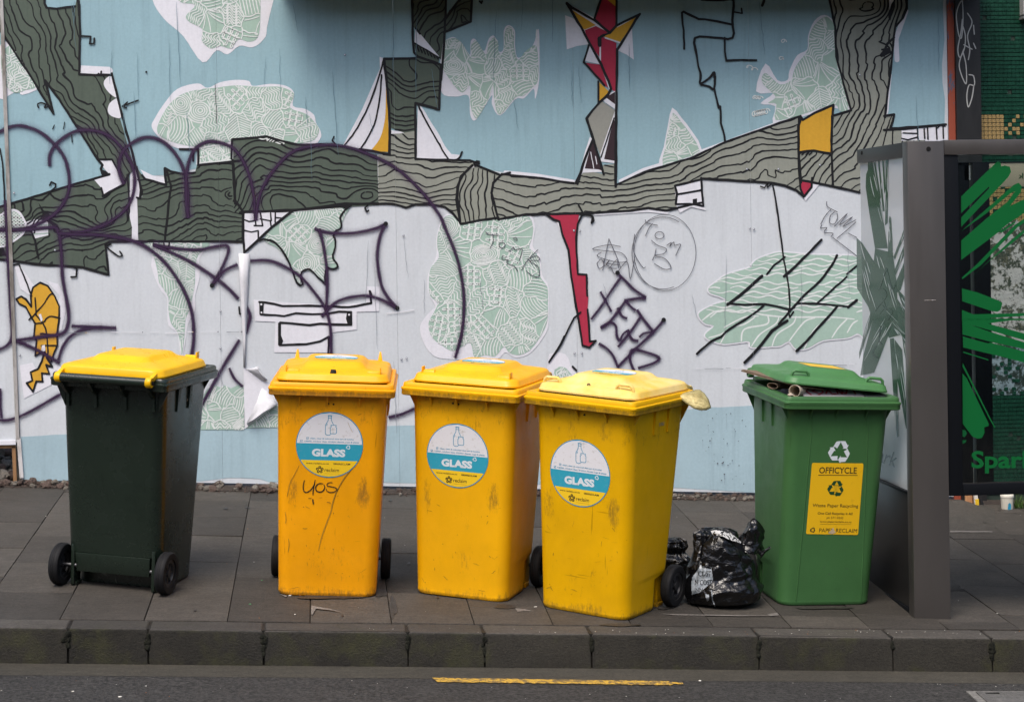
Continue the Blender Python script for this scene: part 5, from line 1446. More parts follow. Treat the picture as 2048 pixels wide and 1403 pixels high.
def make_bin(i, label, mat_body, mat_lid, seed):
    X, Y, th = BX[i]
    x = Vector((cos(th), sin(th), 0)); x = (x - GN * x.dot(GN)).normalized(); y = GN.cross(x)
    R3 = Matrix((x, y, GN)).transposed()
    root = empty("wheelie_bin", (X, Y, gz(X, Y)), label, "wheelie bin", "wheelie bins lined up along the kerb", rot=R3)
    # body
    bm = bmesh.new()
    secs = []
    def sec(z, dw=0, df=0, db=0, r=.06):
        hw = .231 + .027 * z / .976 + dw
        return (z, rrect(hw, yfront(z) + df, (yback(z) if z > .165 else .445) + db, r, 7))
    secs += [sec(0, -.014, .010, -.01, .055), sec(.004, -.004, .002), sec(.016, .001, -.002), sec(.022, .001, -.001), sec(.030, 0, 0), sec(.09), sec(.150), sec(.168), sec(.19), sec(.35), sec(.55), sec(.75), sec(.90), sec(.985)]
    loft(bm, secs, True, False)
    def gus(px, dirx, z0, z1, out, w, base):
        """thin triangular web: base(z) gives the face position along the outward axis"""
        pass
    # webs under the rim: front, sides, rear
    def web(pts, axis, c, w):
        lo = []; hi = []
        for s, arr in ((-w / 2, lo), (w / 2, hi)):
            for p in pts:
                arr.append(bm.verts.new((c + s, p[0], p[1]) if axis == 'x' else (p[0], c + s, p[1])))
        n = len(pts)
        bm.faces.new(lo[::-1]); bm.faces.new(hi)
        for k in range(n): bm.faces.new((lo[k], lo[(k + 1) % n], hi[(k + 1) % n], hi[k]))
    for cx in (-.15, -.02, .13):
        web([(.012, .975), (yfront(.975) + .01, .975), (yfront(.90) + .003, .905), (yfront(.93) - .006, .93)], 'x', cx, .007)
    for sg in (-1, 1):
        for cy in (.29, .43):
            web([(sg * .284, .975), (sg * .235, .975), (sg * .235, .85), (sg * .262, .85), (sg * .268, .955)], 'y', cy, .028)
        web([(sg * .286, .976), (sg * .235, .976), (sg * .235, .87), (sg * .255, .92)], 'y', .095, .010)
        web([(sg * .286, .976), (sg * .235, .976), (sg * .235, .87), (sg * .250, .90)], 'y', .60, .010)
    for cx in (-.215, -.075, .075, .215):
        web([(.60, .985), (.69, 1.01), (.70, .99), (.665, .955), (.625, .93), (.621, .87), (.60, .87)], 'x', cx, .014)
    body = obj("body", bm_mesh("body", bm, 38), root, mat_body)
    # rim
    bm = bmesh.new()
    prof = [(.050, .955), (.044, 1.022), (.036, 1.028), (.012, 1.028), (.008, 1.022), (.007, 1.008), (.000, 1.004), (-.001, .998), (.002, .992), (.002, .972), (.006, .968), (.022, .968), (.024, .985), (.040, .984)]
    loft(bm, [(z, rrect(RW / 2 - k, k, RD - k, .030, 6)) for k, z in prof], False, False)
    obj("rim", bm_mesh("rim", bm, 42), root, mat_body)
    # grab rail at the back
    bm = bmesh.new(); add_cyl(bm, (-.213, .700, 1.016), (.213, .700, 1.016), .021, 20)
    obj("rail", bm_mesh("rail", bm, 40), root, mat_body)
    # axle, wheels
    bm = bmesh.new(); add_cyl(bm, (-.255, .535, .10), (.255, .535, .10), .010, 14)
    obj("axle", bm_mesh("axle", bm, 40), root, M['steel'])
    for sg in (-1, 1):
        bm = bmesh.new(); c = (sg * .268, .535, .10)
        pr = [(.066, -.021), (.080, -.024), (.094, -.023), (.0995, -.016), (.100, -.007), (.0985, -.006), (.0985, -.003), (.100, -.002), (.100, .002), (.0985, .003), (.0985, .006), (.100, .007), (.0995, .016), (.094, .023), (.080, .024), (.066, .021), (.066, -.021)]
        lathe(bm, pr, 44, 'x', c)
        wh = obj("wheel", bm_mesh("wheel", bm, 35), root, M['rubber'])
        bm = bmesh.new()
        pr = [(.0, -.016), (.018, -.016), (.019, -.006), (.046, -.004), (.050, -.014), (.066, -.015), (.067, .0), (.066, .015), (.050, .014), (.046, .004), (.019, .006), (.018, .018), (.0, .018)]
        lathe(bm, pr, 36, 'x', c)
        for k in range(6):
            a = 2 * pi * k / 6
            add_box(bm, (c[0], c[1] + .033 * cos(a), c[2] + .033 * sin(a)), (.022, .030, .005), Matrix.Rotation(a, 3, 'X'))
        obj("hub", bm_mesh("hub", bm, 35), wh, M['hub'])
    # foot plate between the wheels and the cheeks that carry the axle
    bm = bmesh.new()
    hexa(bm, [(-.185, .545, .075), (.185, .545, .075), (.185, .47, .085), (-.185, .47, .085), (-.190, .555, .165), (.190, .555, .165), (.190, .47, .175), (-.190, .47, .175)], bevel=.004)
    for sg in (-1, 1):
        add_box(bm, (sg * .205, .51, .105), (.018, .075, .19), bevel=.004)
        add_box(bm, (sg * .205, .50, .010), (.03, .06, .02), bevel=.003)
    obj("foot_plate", bm_mesh("foot_plate", bm, 40), root, mat_body)
    # lid
    bm = bmesh.new()
    L = []
    def ls(z, hw, y0, y1, r): L.append((z, rrect(hw, y0, y1, r, 7)))
    ls(1.029, .256, .072, .648, .055); ls(1.030, .265, .063, .655, .06); ls(1.037, .266, .062, .655, .06); ls(1.041, .263, .065, .654, .06); ls(1.058, .258, .070, .652, .06); ls(1.065, .252, .077, .648, .06); ls(1.069, .242, .088, .642, .06)
    ls(1.077, .205, .120, .600, .06); ls(1.084, .160, .150, .555, .05); ls(1.090, .148, .163, .540, .045); ls(1.106, .132, .186, .520, .040); ls(1.110, .122, .197, .508, .035); ls(1.111, .10, .22, .48, .03)
    loft(bm, L, True, True)
    lid = obj("lid", bm_mesh("lid", bm, 32), root, mat_lid)
    for sg in (-1, 1):
        bm = bmesh.new()
        if i == 3 or i == 4:
            pts = [(sg * .19 - .045, .102, 1.060), (sg * .19 - .040, .100, 1.083), (sg * .19 - .028, .099, 1.092), (sg * .19 + .028, .099, 1.092), (sg * .19 + .040, .100, 1.083), (sg * .19 + .045, .102, 1.060)]
            add_tube(bm, pts, .0075, 10)
        else:
            hexa(bm, [(sg * .19 - .034, .094, 1.060), (sg * .19 + .034, .094, 1.060), (sg * .19 + .034, .147, 1.066), (sg * .19 - .034, .147, 1.066), (sg * .19 - .030, .102, 1.082), (sg * .19 + .030, .102, 1.082), (sg * .19 + .026, .124, 1.085), (sg * .19 - .026, .124, 1.085)], bevel=.005)
            add_box(bm, (sg * (.19 + .030), .112, 1.084), (.007, .034, .030), bevel=.003)
        obj("lid_handle", bm_mesh("lid_handle", bm, 40), lid, mat_lid)
        bm = bmesh.new()
        prf = [(.0, -.014), (.022, -.014), (.0245, -.010), (.0245, .010), (.022, .014), (.010, .014), (.010, .004), (.0, .004)]
        lathe(bm, [(r, a * sg) for r, a in prf], 24, 'x', (sg * .226, .700, 1.016))
        hexa(bm, [(sg * .230 - .010, .64, 1.030), (sg * .230 + .010, .64, 1.030), (sg * .230 + .010, .70, 1.014), (sg * .230 - .010, .70, 1.014), (sg * .230 - .010, .64, 1.056), (sg * .230 + .010, .64, 1.056), (sg * .230 + .010, .70, 1.036), (sg * .230 - .010, .70, 1.036)], bevel=.003)
        obj("lid_hinge", bm_mesh("lid_hinge", bm, 40), lid, mat_lid)
        bm = bmesh.new(); add_cyl(bm, (sg * .2405, .698, 1.014), (sg * .2445, .698, 1.014), .010, 16); obj("hinge_pin", bm_mesh("hinge_pin", bm, 40), lid, M['void'])
        if i == 1:
            bm = bmesh.new(); hexa(bm, [(sg * .205 - .012, .60, 1.07), (sg * .205 + .012, .60, 1.07), (sg * .205 + .012, .64, 1.06), (sg * .205 - .012, .64, 1.06), (sg * .205 - .004, .615, 1.115), (sg * .205 + .004, .615, 1.115), (sg * .205 + .004, .63, 1.115), (sg * .205 - .004, .63, 1.115)], bevel=.002)
            obj("lid_stop", bm_mesh("lid_stop", bm, 40), lid, mat_lid)
    return root, body, lid, R3, Vector((X, Y, gz(X, Y)))

def front_local(B, px, py):
    """where the ray through a pixel meets the front panel of a bin, in the bin's own x and z"""
    R3, O = B[3], B[4]
    n = Vector((0, -1, FYK)).normalized()
    P = hit(px, py, O + R3 @ Vector((0, FY0 - .001, 0)), R3 @ n)
    l = R3.transposed() @ (P - O)
    return (l.x, l.z)
def fmap(x, z, l): return Vector((x, yfront(z) - .0012 - l * .0003, z))
def lmap(x, y, l): return Vector((x, y, 1.1115 + .0004 + l * .0003))

yellow1 = dirt_plastic("orange_yellow_plastic", (.90, .370, .002), 1.0, 1.0, smudge=SMUDGE)
yellow1l = dirt_plastic("orange_yellow_lid_plastic", (.92, .43, .003), 1.5, .55, scratch=.6)
yellow2 = dirt_plastic("yellow_plastic", (.88, .435, .003), 2.0, .85, spec=.28, smudge=SMUDGE)
yellow2l = dirt_plastic("clean_yellow_lid_plastic", (.92, .44, .004), 2.5, .3, rough=.33, scratch=.3)
yellow3 = dirt_plastic("faded_yellow_plastic", (.745, .400, .0010), 3.0, 1.0, spec=.2, smudge=SMUDGE)
yellow3l = dirt_plastic("bleached_yellow_lid_plastic", (.84, .53, .05), 3.5, 1.1, rough=.55, faded=(.80, .61, .25), scratch=.8)
darkgreen = dirt_plastic("dark_green_black_plastic", (.012, .020, .014), 4.0, .35, rough=.22, spec=.5, dirtc=(.05, .05, .045), scratch=.25)
yellow0l = dirt_plastic("bright_yellow_lid_plastic", (.88, .49, .004), 4.5, .1, rough=.28, scratch=.15)
green5 = dirt_plastic("mid_green_plastic", (.050, .142, .047), 5.0, .2, rough=.36, dirtc=(.05, .06, .03), scratch=.3)
green5l = dirt_plastic("mid_green_lid_plastic", (.068, .195, .068), 5.5, .15, rough=.32, dirtc=(.05, .06, .03), scratch=.3)

B0 = make_bin(0, "dark green black wheelie bin with bright yellow lid, seen from its wheeled back", darkgreen, yellow0l, 0)
B1 = make_bin(1, "orange yellow glass recycling bin with black yos scrawl under its round sticker", yellow1, yellow1l, 1)
B2 = make_bin(2, "yellow glass recycling bin with clean glossy lid, third bin from the left", yellow2, yellow2l, 2)
B3 = make_bin(3, "yellow glass recycling bin with bleached pale lid and a dull flap poking out", yellow3, yellow3l, 3)
B4 = make_bin(4, "green waste paper bin with yellow notice, lid propped open by rubbish", green5, green5l, 4)

# stickers
for B, (px, py), R in ((B1, (659, 889), .157), (B2, (915, 911), .155), (B3, (1160, 946), .158)):
    c = front_local(B, px, py)
    d = Dec(); glass_sticker(d, c[0], c[1], R)
    d.build("glass_sticker", fmap, B[0])
    d = Dec(); glass_sticker(d, 0, .355, .105)
    d.build("lid_sticker", lmap, B[2])
# yos scrawl, cracks and torn sticker chip of the first yellow bin
k6 = lambda *p: [front_local(B1, 560 + x / 6.375, 800 + y / 6.375) for x, y in p]
d = Dec()
for s, w in ((((310, 1020), (298, 1070), (296, 1120), (310, 1160), (340, 1172), (380, 1150), (415, 1110), (440, 1060), (448, 1015)), .0042), (((448, 1015), (432, 1100), (422, 1160), (420, 1205)), .0040), (((545, 1060), (500, 1060), (465, 1085), (455, 1125), (470, 1155), (510, 1168), (550, 1150), (570, 1110), (560, 1075)), .0036),
             (((665, 1050), (640, 1045), (605, 1060), (605, 1090), (660, 1100), (710, 1115), (725, 1140), (690, 1165), (640, 1172), (600, 1155), (590, 1130)), .0038), (((418, 1260), (425, 1320)), .0042), (((360, 1250), (400, 1246)), .0018)):
    d.ribbon(crom(k6(*s), 5), w * 1.35, 'stblack', 3, taper=.3, wob=.5)
d.build("black_scrawl", fmap, B1[0])
M['crack'] = flat("dark_crack", (.42, .21, .014), .7)
k5 = lambda *p: [front_local(B1, 500 + x / 2.597, 680 + y / 2.597) for x, y in p]
d = Dec()
for s, w in ((((545, 650), (510, 690), (480, 730), (448, 790), (428, 850), (420, 890), (390, 970), (370, 1030), (356, 1092)), .0062), (((255, 650), (230, 700), (210, 735), (197, 790), (192, 812)), .0035), (((183, 890), (187, 930), (184, 950)), .003), (((200, 1030), (203, 1060), (198, 1100)), .0035), (((296, 1150), (299, 1170)), .002)):
    d.ribbon(crom(k5(*s), 5), w, 'crack', 0, taper=.5, wob=.6)
d.ribbon(crom(k5((540, 656), (508, 696), (478, 738), (446, 800), (426, 870)), 5), .0014, 'stblack', 1, taper=.5, wob=.6)
d.build("crack", fmap, B1[0])
k7 = lambda *p: [front_local(B1, 560 + x / 6.375, 800 + y / 6.375) for x, y in p]
d = Dec(); d.poly(k7((862, 275), (880, 300), (915, 335), (940, 365), (942, 395), (925, 405), (905, 375), (885, 330)), 'white', 6); d.ribbon(k7((865, 280), (890, 340), (925, 405)), .002, 'rust', 7); d.build("peeling_chip", fmap, B1[0])
# scuffs: short dark rubs and scratches, different on every bin
for bi, B in enumerate((B0, B1, B2, B3, B4)):
    rs = random.Random(40 + bi); d = Dec()
    for k in range((5, 34, 40, 44, 8)[bi]):
        x = rs.uniform(-.19, .19); z = rs.choice([rs.uniform(.03, .93), rs.uniform(.03, .5)])
        if abs(x) < .17 and .52 < z < .86: continue
        a = rs.choice([rs.gauss(0, .3), rs.gauss(pi / 2, .35), rs.uniform(0, pi)]); L_ = rs.choice([.004, .007, .012, .03]) * rs.uniform(.6, 1.4)
        pts = [(x + (t - 2) / 4 * L_ * cos(a) + rs.uniform(-.0012, .0012), z + (t - 2) / 4 * L_ * sin(a) + rs.uniform(-.0012, .0012)) for t in range(5)]
        d.ribbon(crom(pts, 3), rs.uniform(.0006, .0022), rs.choice(['scuff', 'scuff', 'crack']) if bi in (1, 2, 3) else 'scuffgrey', 4, taper=.9, wob=.8)
    d.build("scuff_marks", fmap if bi else (lambda x, z, l: Vector((x, yback(z) + .0012 + l * .0002, z))), B[0], kind="stuff")
# bolts
for B, pts in ((B1, ((657, 807), (667, 808))), (B2, ((906, 806), (917, 808))), (B3, ((1169, 829),))):
    for p in pts:
        x, z = front_local(B, *p)
        bm = bmesh.new(); add_cyl(bm, (x, yfront(z) + .002, z), (x, yfront(z) - .004, z), .0042, 12); obj("bolt", bm_mesh("bolt", bm, 40), B[0], M['void'])
# lock on the first, staple on the third
bm = bmesh.new(); add_cyl(bm, (.0, .098, 1.062), (.0, .098, 1.084), .017, 18, .012); add_box(bm, (0, .098, 1.068), (.030, .030, .012), bevel=.003); obj("lock", bm_mesh("lock", bm, 40), B1[2], flat("black_lock_metal", (.02, .018, .016), .45))
bm = bmesh.new(); add_tube(bm, [(-.006, .104, 1.060), (-.006, .104, 1.074), (-.004, .104, 1.080), (.004, .104, 1.080), (.006, .104, 1.074), (.006, .104, 1.060)], .0032, 8); add_box(bm, (0, .104, 1.067), (.026, .012, .004)); obj("staple", bm_mesh("staple", bm, 40), B3[2], flat("rusty_steel", (.10, .07, .05), .5, .6))
# moulded number on the sides
def side_text(B, sg, s, y, z, h):
    d = Dec(); d.text(s, 0, 0, h, 'warmgrey', 0, .01, flip=1)
    def mp(u, v, l): return Vector((sg * (.231 + .027 * (z + v) / .976 + .0012 + l * .0003), y + sg * u, z + v))
    d.build("moulded_number", mp, B[0])
side_text(B3, 1, "51062", .36, .885, .016)
side_text(B0, -1, "34303", .30, .885, .013)

# the green bin's lid is propped up on its left side
ang = math.radians(4.7)
T_ = Matrix.Translation((.275, 0, 1.036)) @ Matrix.Rotation(ang, 4, 'Y') @ Matrix.Rotation(math.radians(-1.2), 4, 'X') @ Matrix.Translation((-.275, 0, -1.036))
B4[2].matrix_local = Matrix.Translation((-.006, .0, .012)) @ T_
# its notice
x0, z1 = front_local(B4, 1622, 925); x1, z0 = front_local(B4, 1720, 1069)
xa_, za_ = front_local(B4, 1613, 1068); xb_, zb2 = front_local(B4, 1727, 925)
def gmap(u, v, l):
    """notice space: u -1..1, v 0..1 from the bottom; it sits slightly skew as in the photograph"""
    bl = Vector(front_local(B4, 1612, 1067)); br = Vector(front_local(B4, 1716, 1069)); tl = Vector(front_local(B4, 1624, 925)); tr = Vector(front_local(B4, 1727, 926))
    s = (u + 1) / 2
    p = bl.lerp(br, s).lerp(tl.lerp(tr, s), v)
    return fmap(p.x, p.y, l)
zq = lambda x, y: ((x - (268 - (y - 392) * .088) ) / 635 * 2 - 1, 1 - (y - 392) / 880)
d = Dec()
rr = []
for cx, cy, a0 in ((.955, .975, 0), (-.955, .975, 90), (-.955, .025, 180), (.955, .025, 270)):
    for k in range(5):
        a = math.radians(a0 + 22.5 * k); rr.append((cx + .045 * cos(a), cy + .025 * sin(a)))
M['notice'] = MT("yellow_notice_print"); tt_ = M['notice']; M['notice'] = tt_.set(tt_.mix(tt_.ramp(tt_.noise(20, 5, .7), [(.60, 0), (.72, .35)]), srgb(232, 182, 20), srgb(190, 140, 20)), .4)
d.poly(rr, 'notice', 0)
AR = .318 / .26 * .5     # keeps lettering upright in the notice's own proportions
d.text("OFFICYCLE", .03, .858, .085, 'stblack', 2, .012, width=1.46)
d.ribbon([(-.72, .83), (.80, .833)], .008, 'stblack', 2)
d.text("Waste Paper Recycling", .04, .385, .045, 'stblack', 2, .004, width=1.76)
d.text("One Call Recycles it All", .05, .280, .034, 'stblack', 2, .008, width=1.34)
d.text("ph 571 0242", .06, .222, .030, 'stblack', 2, .0, width=.64)
d.text("www.paperreclaim.co.nz", .10, .168, .028, 'stblack', 2, .0, width=1.22)
d.ribbon([(-.50, .143), (.70, .146)], .003, 'stblack', 2)
d.text("PAPER RECLAIM", .22, .030, .056, 'stblack', 2, .0, width=1.46)
for (cx, cy, R, mt) in ((0.0, .645, .112, 'stgreen'), (-.76, .058, .036, 'stblack')):
    d2 = Dec(); recycle(d2, 0, 0, 1.0, mt, 2)
    b = len(d.v); mi = d.mid(mt)
    d.v += [(cx + p[0] * R * 2.75 * 1.0, cy + p[1] * R, p[2]) for p in d2.v]; d.uv += d2.uv
    for f_ in d2.f: d.f.append(tuple(b + k for k in f_)); d.mi.append(mi)
d.ribbon([(-.07, .60), (.09, .60), (.09, .69), (-.07, .69)], .005, 'stgreen', 2, closed=True)
for k in range(4): d.ribbon([(-.04, .62 + k * .018), (.06, .62 + k * .018)], .003, 'stgreen', 2)
d.poly([(-.16, .02), (-.06, .055), (.02, .10), (.06, .06), (.14, .03), (.0, .005)], 'rust', 3)
d.build("paper_notice", gmap, B4[0])
d = Dec(); c = front_local(B4, 1679, 903); recycle(d, c[0], c[1], .054, 'stwhite2', 0); d.build("recycling_symbol", fmap, B4[0])
# raised moulding line down the green front panel
for px_t, px_b in (((1626, 830), (1592, 1200)), ((1737, 830), (1722, 1200))):
    p = front_local(B4, *px_t); q = front_local(B4, *px_b)
    bm = bmesh.new(); add_tube(bm, [fmap(p[0] + (q[0] - p[0]) * t, p[1] + (q[1] - p[1]) * t, -3.2) for t in (0, .25, .5, .75, 1)], .0032, 6); obj("moulding_line", bm_mesh("moulding_line", bm, 60), B4[0], green5)
# yellow sticker on the top of its lid
d = Dec(); d.poly([(-.095, .225), (.09, .225), (.09, .40), (-.095, .40)], 'notice', 0); d.build("lid_sticker", lmap, B4[2])

# ---- what sticks out of the green bin
def in_bin(B, name, bm, label, cat, mat, smooth=40, group=None):
    me = bm_mesh(name, bm, smooth); o = obj(name, me, None, mat); tag(o, label, cat, group)
    mm = B[3].to_4x4(); mm.translation = B[4]; o.matrix_world = mm
    return o
def card_mat(name, c):
    t = MT(name); return t.set(t.mix(1.0, c, t.ramp(t.noise(18, 5, .6), [(.3, .8), (.7, 1.1)]), 'MULTIPLY'), .8)
M['card'] = card_mat("brown_cardboard", srgb(118, 100, 82)); M['cardpale'] = card_mat("pale_cardboard", srgb(182, 168, 150)); M['paperdull'] = card_mat("dull_white_paper", srgb(150, 146, 150))
def sheet(bm, pts, th):
    pts = [Vector(p) for p in pts]
    n = (pts[1] - pts[0]).cross(pts[2] - pts[0]).normalized()
    a = [bm.verts.new(p - n * th / 2) for p in pts]; b = [bm.verts.new(p + n * th / 2) for p in pts]
    bm.faces.new(a[::-1]); bm.faces.new(b)
    k = len(pts)
    for i in range(k): bm.faces.new((a[i], a[(i + 1) % k], b[(i + 1) % k], b[i]))
bm = bmesh.new(); sheet(bm, [(-.345, .52, 1.086), (-.285, .30, 1.078), (-.20, .075, 1.068), (-.07, .10, 1.052), (.02, .30, 1.048), (-.14, .60, 1.075)], .006)
sheet(bm, [(-.343, .522, 1.0925), (-.285, .302, 1.0845), (-.20, .078, 1.0745), (-.12, .10, 1.0655), (-.14, .50, 1.081)], .002)
in_bin(B4, "cardboard_sheet", bm, "flattened cardboard sheet jutting from under the propped green lid", "cardboard", M['card'])
def hollow(bm, a, b, r1, r2, th, n=28, sq=1.0):
    a = Vector(a); b = Vector(b); q = (b - a).to_track_quat('Z', 'Y').to_matrix()
    rings = []
    for P, r in ((a, r1 - th), (a, r1), (b, r2), (b, r2 - th), (a.lerp(b, .15), r1 - th * 1.3)):
        rings.append([bm.verts.new(P + q @ Vector((r * cos(2 * pi * k / n), sq * r * sin(2 * pi * k / n), 0))) for k in range(n)])
    for u, v_ in zip(rings[:4], rings[1:4]):
        for k in range(n): bm.faces.new((u[k], u[(k + 1) % n], v_[(k + 1) % n], v_[k]))
    for k in range(n): bm.faces.new((rings[3][k], rings[3][(k + 1) % n], rings[4][(k + 1) % n], rings[4][k]))
    bm.faces.new(rings[4])
bm = bmesh.new(); hollow(bm, (-.10, .22, 1.033), (-.232, .060, 1.050), .022, .029, .0022); 
in_bin(B4, "paper_cup", bm, "white paper cup lying open end out at the corner of the green bin", "paper cup", M['cardpale'])
bm = bmesh.new(); hollow(bm, (-.12, .36, 1.032), (-.275, .25, 1.048), .026, .032, .004, sq=.45)
in_bin(B4, "cardboard_roll", bm, "squashed brown cardboard roll stuffed under the flat cardboard sheet", "cardboard roll", M['card'])
bm = bmesh.new(); sheet(bm, [(-.18, .075, 1.020), (.13, .070, 1.018), (.12, .150, 1.050), (-.15, .165, 1.060)], .004); sheet(bm, [(.14, .085, 1.022), (.24, .09, 1.024), (.25, .20, 1.036), (.14, .20, 1.040)], .003)
o = in_bin(B4, "paper_bag", bm, "crumpled white paper with red script lying inside the open green bin", "paper", M['paperdull'])
d = Dec(); M['redink'] = flat("red_print", (.20, .012, .025), .6)
for s in (((-.14, .12), (-.15, .17), (-.09, .21), (.0, .22), (.08, .19), (.09, .13)), ((-.10, .14), (-.12, .16), (-.08, .19), (-.07, .15), (-.10, .12)), ((-.06, .13), (-.04, .17), (-.03, .13), (-.01, .13)), ((.0, .13), (.01, .20), (.02, .13), (.03, .16), (.04, .13), (.06, .18))):
    d.ribbon(crom(s, 5), .009, 'redink', 0)
o2 = d.build("red_script", lambda x, y, l: Vector((x, .070 + (y - .10) * .75, 1.0245 + (y - .10) * .75 * .42 + l * .0003)), o)
bm = bmesh.new()
for k in range(14):
    bmesh.ops.create_icosphere(bm, subdivisions=2, radius=1, matrix=Matrix.Translation((prng.uniform(-.2, .2), prng.uniform(.12, .55), prng.uniform(.95, 1.0))) @ Matrix.Diagonal((prng.uniform(.05, .09), prng.uniform(.05, .09), .035, 1)))
for vv in bm.verts: vv.co += Vector((noise.noise(vv.co * 22), noise.noise(vv.co * 22 + Vector((5, 0, 0))), noise.noise(vv.co * 22 + Vector((0, 9, 0))))) * .018
in_bin(B4, "waste_paper", bm, "heap of crumpled waste paper filling the green bin up to its rim", "waste paper", M['paperdull'], 60)
bm = bmesh.new(); bmesh.ops.create_icosphere(bm, subdivisions=2, radius=1, matrix=Matrix.Translation((-.262, .028, 1.035)) @ Matrix.Diagonal((.016, .012, .008, 1)))
for vv in bm.verts: vv.co += vv.co.normalized() * .004 * noise.noise(vv.co * 90)
in_bin(B4, "foam_crumb", bm, "small white foam crumb on the front left rim corner of the green bin", "foam", M['cardpale'], 60)

# ---- dull gold flap poking out from under the bleached lid
t = MT("dull_gold_foil_board"); M['goldflap'] = t.set(t.ramp(t.noise(26, 7, .75, dist=.4), [(.32, srgb(140, 122, 66)), (.62, srgb(206, 192, 136))]), .42, .25, bump=t.noise(40, 6, .7), bumpd=.006)
fp = [(1352, 792), (1372, 786), (1392, 781), (1399, 781), (1408, 788), (1416, 800), (1421, 816), (1412, 820), (1400, 820), (1388, 817), (1376, 809), (1364, 800)]
P0 = B3[4] + B3[3] @ Vector((.30, .50, 1.0)); nrm = (ray(1385, 800) * -1 + Vector((0, 0, .8)) + Vector((.35, 0, 0))).normalized()
fr = [hit(px, py, P0, nrm) for px, py in fp]
cen = sum(fr, Vector()) / len(fr)
bm = bmesh.new()
rows = 5; rings = []
for k in range(rows):
    s = 1 - k / rows
    rings.append([bm.verts.new(cen + (p - cen) * s + nrm * .020 * (1 - s * s)) for p in fr])
cv = bm.verts.new(cen + nrm * .021)
n = len(fr)
for a, b in zip(rings, rings[1:]):
    for k in range(n): bm.faces.new((a[k], a[(k + 1) % n], b[(k + 1) % n], b[k]))
for k in range(n): bm.faces.new((rings[-1][k], rings[-1][(k + 1) % n], cv))
me = bm_mesh("packaging_flap", bm, 80)
o = obj("packaging_flap", me, None, M['goldflap']); tag(o, "dull gold curved flap hanging out from under the bleached yellow lid", "packaging")
sd = o.modifiers.new("thickness", 'SOLIDIFY'); sd.thickness = .006; sd.offset = -1
# ------------------------------------------------------------------ telephone booth of steel and glass
gb = on_ground(1829, 1236)
XB, YB = gb.x, gb.y
FP, FN = Vector((0, YB, 0)), Vector((0, 1, 0))
SP, SN = Vector((XB, 0, 0)), Vector((1, 0, 0))
onF = lambda px, py, o=0.0: hit(px, py, FP - FN * o, FN)
onS = lambda px, py, o=0.0: hit(px, py, SP - SN * o, SN)
booth = empty("phone_booth", (XB, YB, gz(XB, YB)), "brown steel and glass telephone booth with green brush stroke star, at the right edge", "phone booth")
booth.matrix_world = Matrix.Translation((0, 0, 0))
t = MT("brown_brushed_steel")
M['bsteel'] = t.set(t.mix(t.ramp(t.noise(3, 4, .5, (1, 1, .35)), [(.3, 0), (.7, 1)]), (.105, .096, .090), (.140, .128, .120)), t.ramp(t.noise(40, 4, .6, (1, 1, .08)), [(.3, .33), (.7, .40)]), .62)
M['blacksteel'] = flat("black_powder_coat", (.006, .007, .009), .4, spec=.14)
M['dkpanel'] = MT("dark_steel_kick_panel").set((.040, .038, .037), .36, .5)
xr = onF(1893, 600).x; xl = XB
zt_ = onF(1856, 282).z
YBK = onS(1712, 300).y                     # back corner
zf = lambda y: gz(xl, y)
def bx(name, lo, hi, mat, bevel=.003, parent=booth):
    bm = bmesh.new()
    add_box(bm, [(a + b) / 2 for a, b in zip(lo, hi)], [b - a for a, b in zip(lo, hi)], bevel=bevel)
    return obj(name, bm_mesh(name, bm, 40), parent, mat)
post = bx("corner_post", (xl, YB, zf(YB) - .03), (xr - .001, YB + .085, zt_), M['bsteel'], .004)
bm = bmesh.new(); p = onF(1857, 298); add_cyl(bm, (p.x, YB + .002, p.z), (p.x, YB - .0025, p.z), .011, 20); obj("bolt_cap", bm_mesh("bolt_cap", bm, 40), post, M['void'])
bm = bmesh.new(); p = onF(1860, 600); add_box(bm, (p.x, YB - .0008, p.z), (.055, .0016, .0022)); obj("scratch", bm_mesh("scratch", bm), post, M['trim'])
XR = onF(2260, 600).x
zb1 = onF(1950, 309).z
beam = bx("front_beam", (xr + .001, YB + .004, zb1), (XR, YB + .07, zt_ + .004), M['bsteel'])
# left side
zs_t = onS(1765, 292).z; zs_g = onS(1822, 312).z; zs_b = onS(1823, 989).z
th = .05
side_beam = bx("side_beam", (xl + .004, YB + .087, zs_g), (xl + th, YBK, zt_ - .002), M['dkpanel'])
for px, py in ((1722, 306), (1808, 291)):
    p = onS(px, py); bm = bmesh.new(); add_cyl(bm, (xl + .006, p.y, p.z), (xl + .0015, p.y, p.z), .010, 16); obj("bolt_cap", bm_mesh("bolt_cap", bm, 40), side_beam, M['void'])
kick = bx("kick_panel", (xl + .010, YB + .087, zf(YB) + .03), (xl + .040, YBK - .002, zs_b - .008), M['dkpanel'])
bx("panel_rail", (xl + .004, YB + .087, zs_b - .008), (xl + .044, YBK, zs_b + .004), M['blacksteel'], .001)
bx("base_rail", (xl + .002, YB + .087, zf(YB) - .03), (xl + .05, YBK, zf(YB) + .03), M['blacksteel'], .002)
def film(name, c, tr, rough=.12):
    t = MT(name)
    t.set(c, rough, spec=.22)
    tb = t.new("ShaderNodeBsdfTransparent"); tb.inputs[0].default_value = (.93, .95, .95, 1)
    mx = t.new("ShaderNodeMixShader"); mx.inputs[0].default_value = 1 - tr
    t.link(tb.outputs[0], mx.inputs[1]); t.link(t.b.outputs[0], mx.inputs[2]); t.link(mx.outputs[0], t.out.inputs[0])
    return t.m
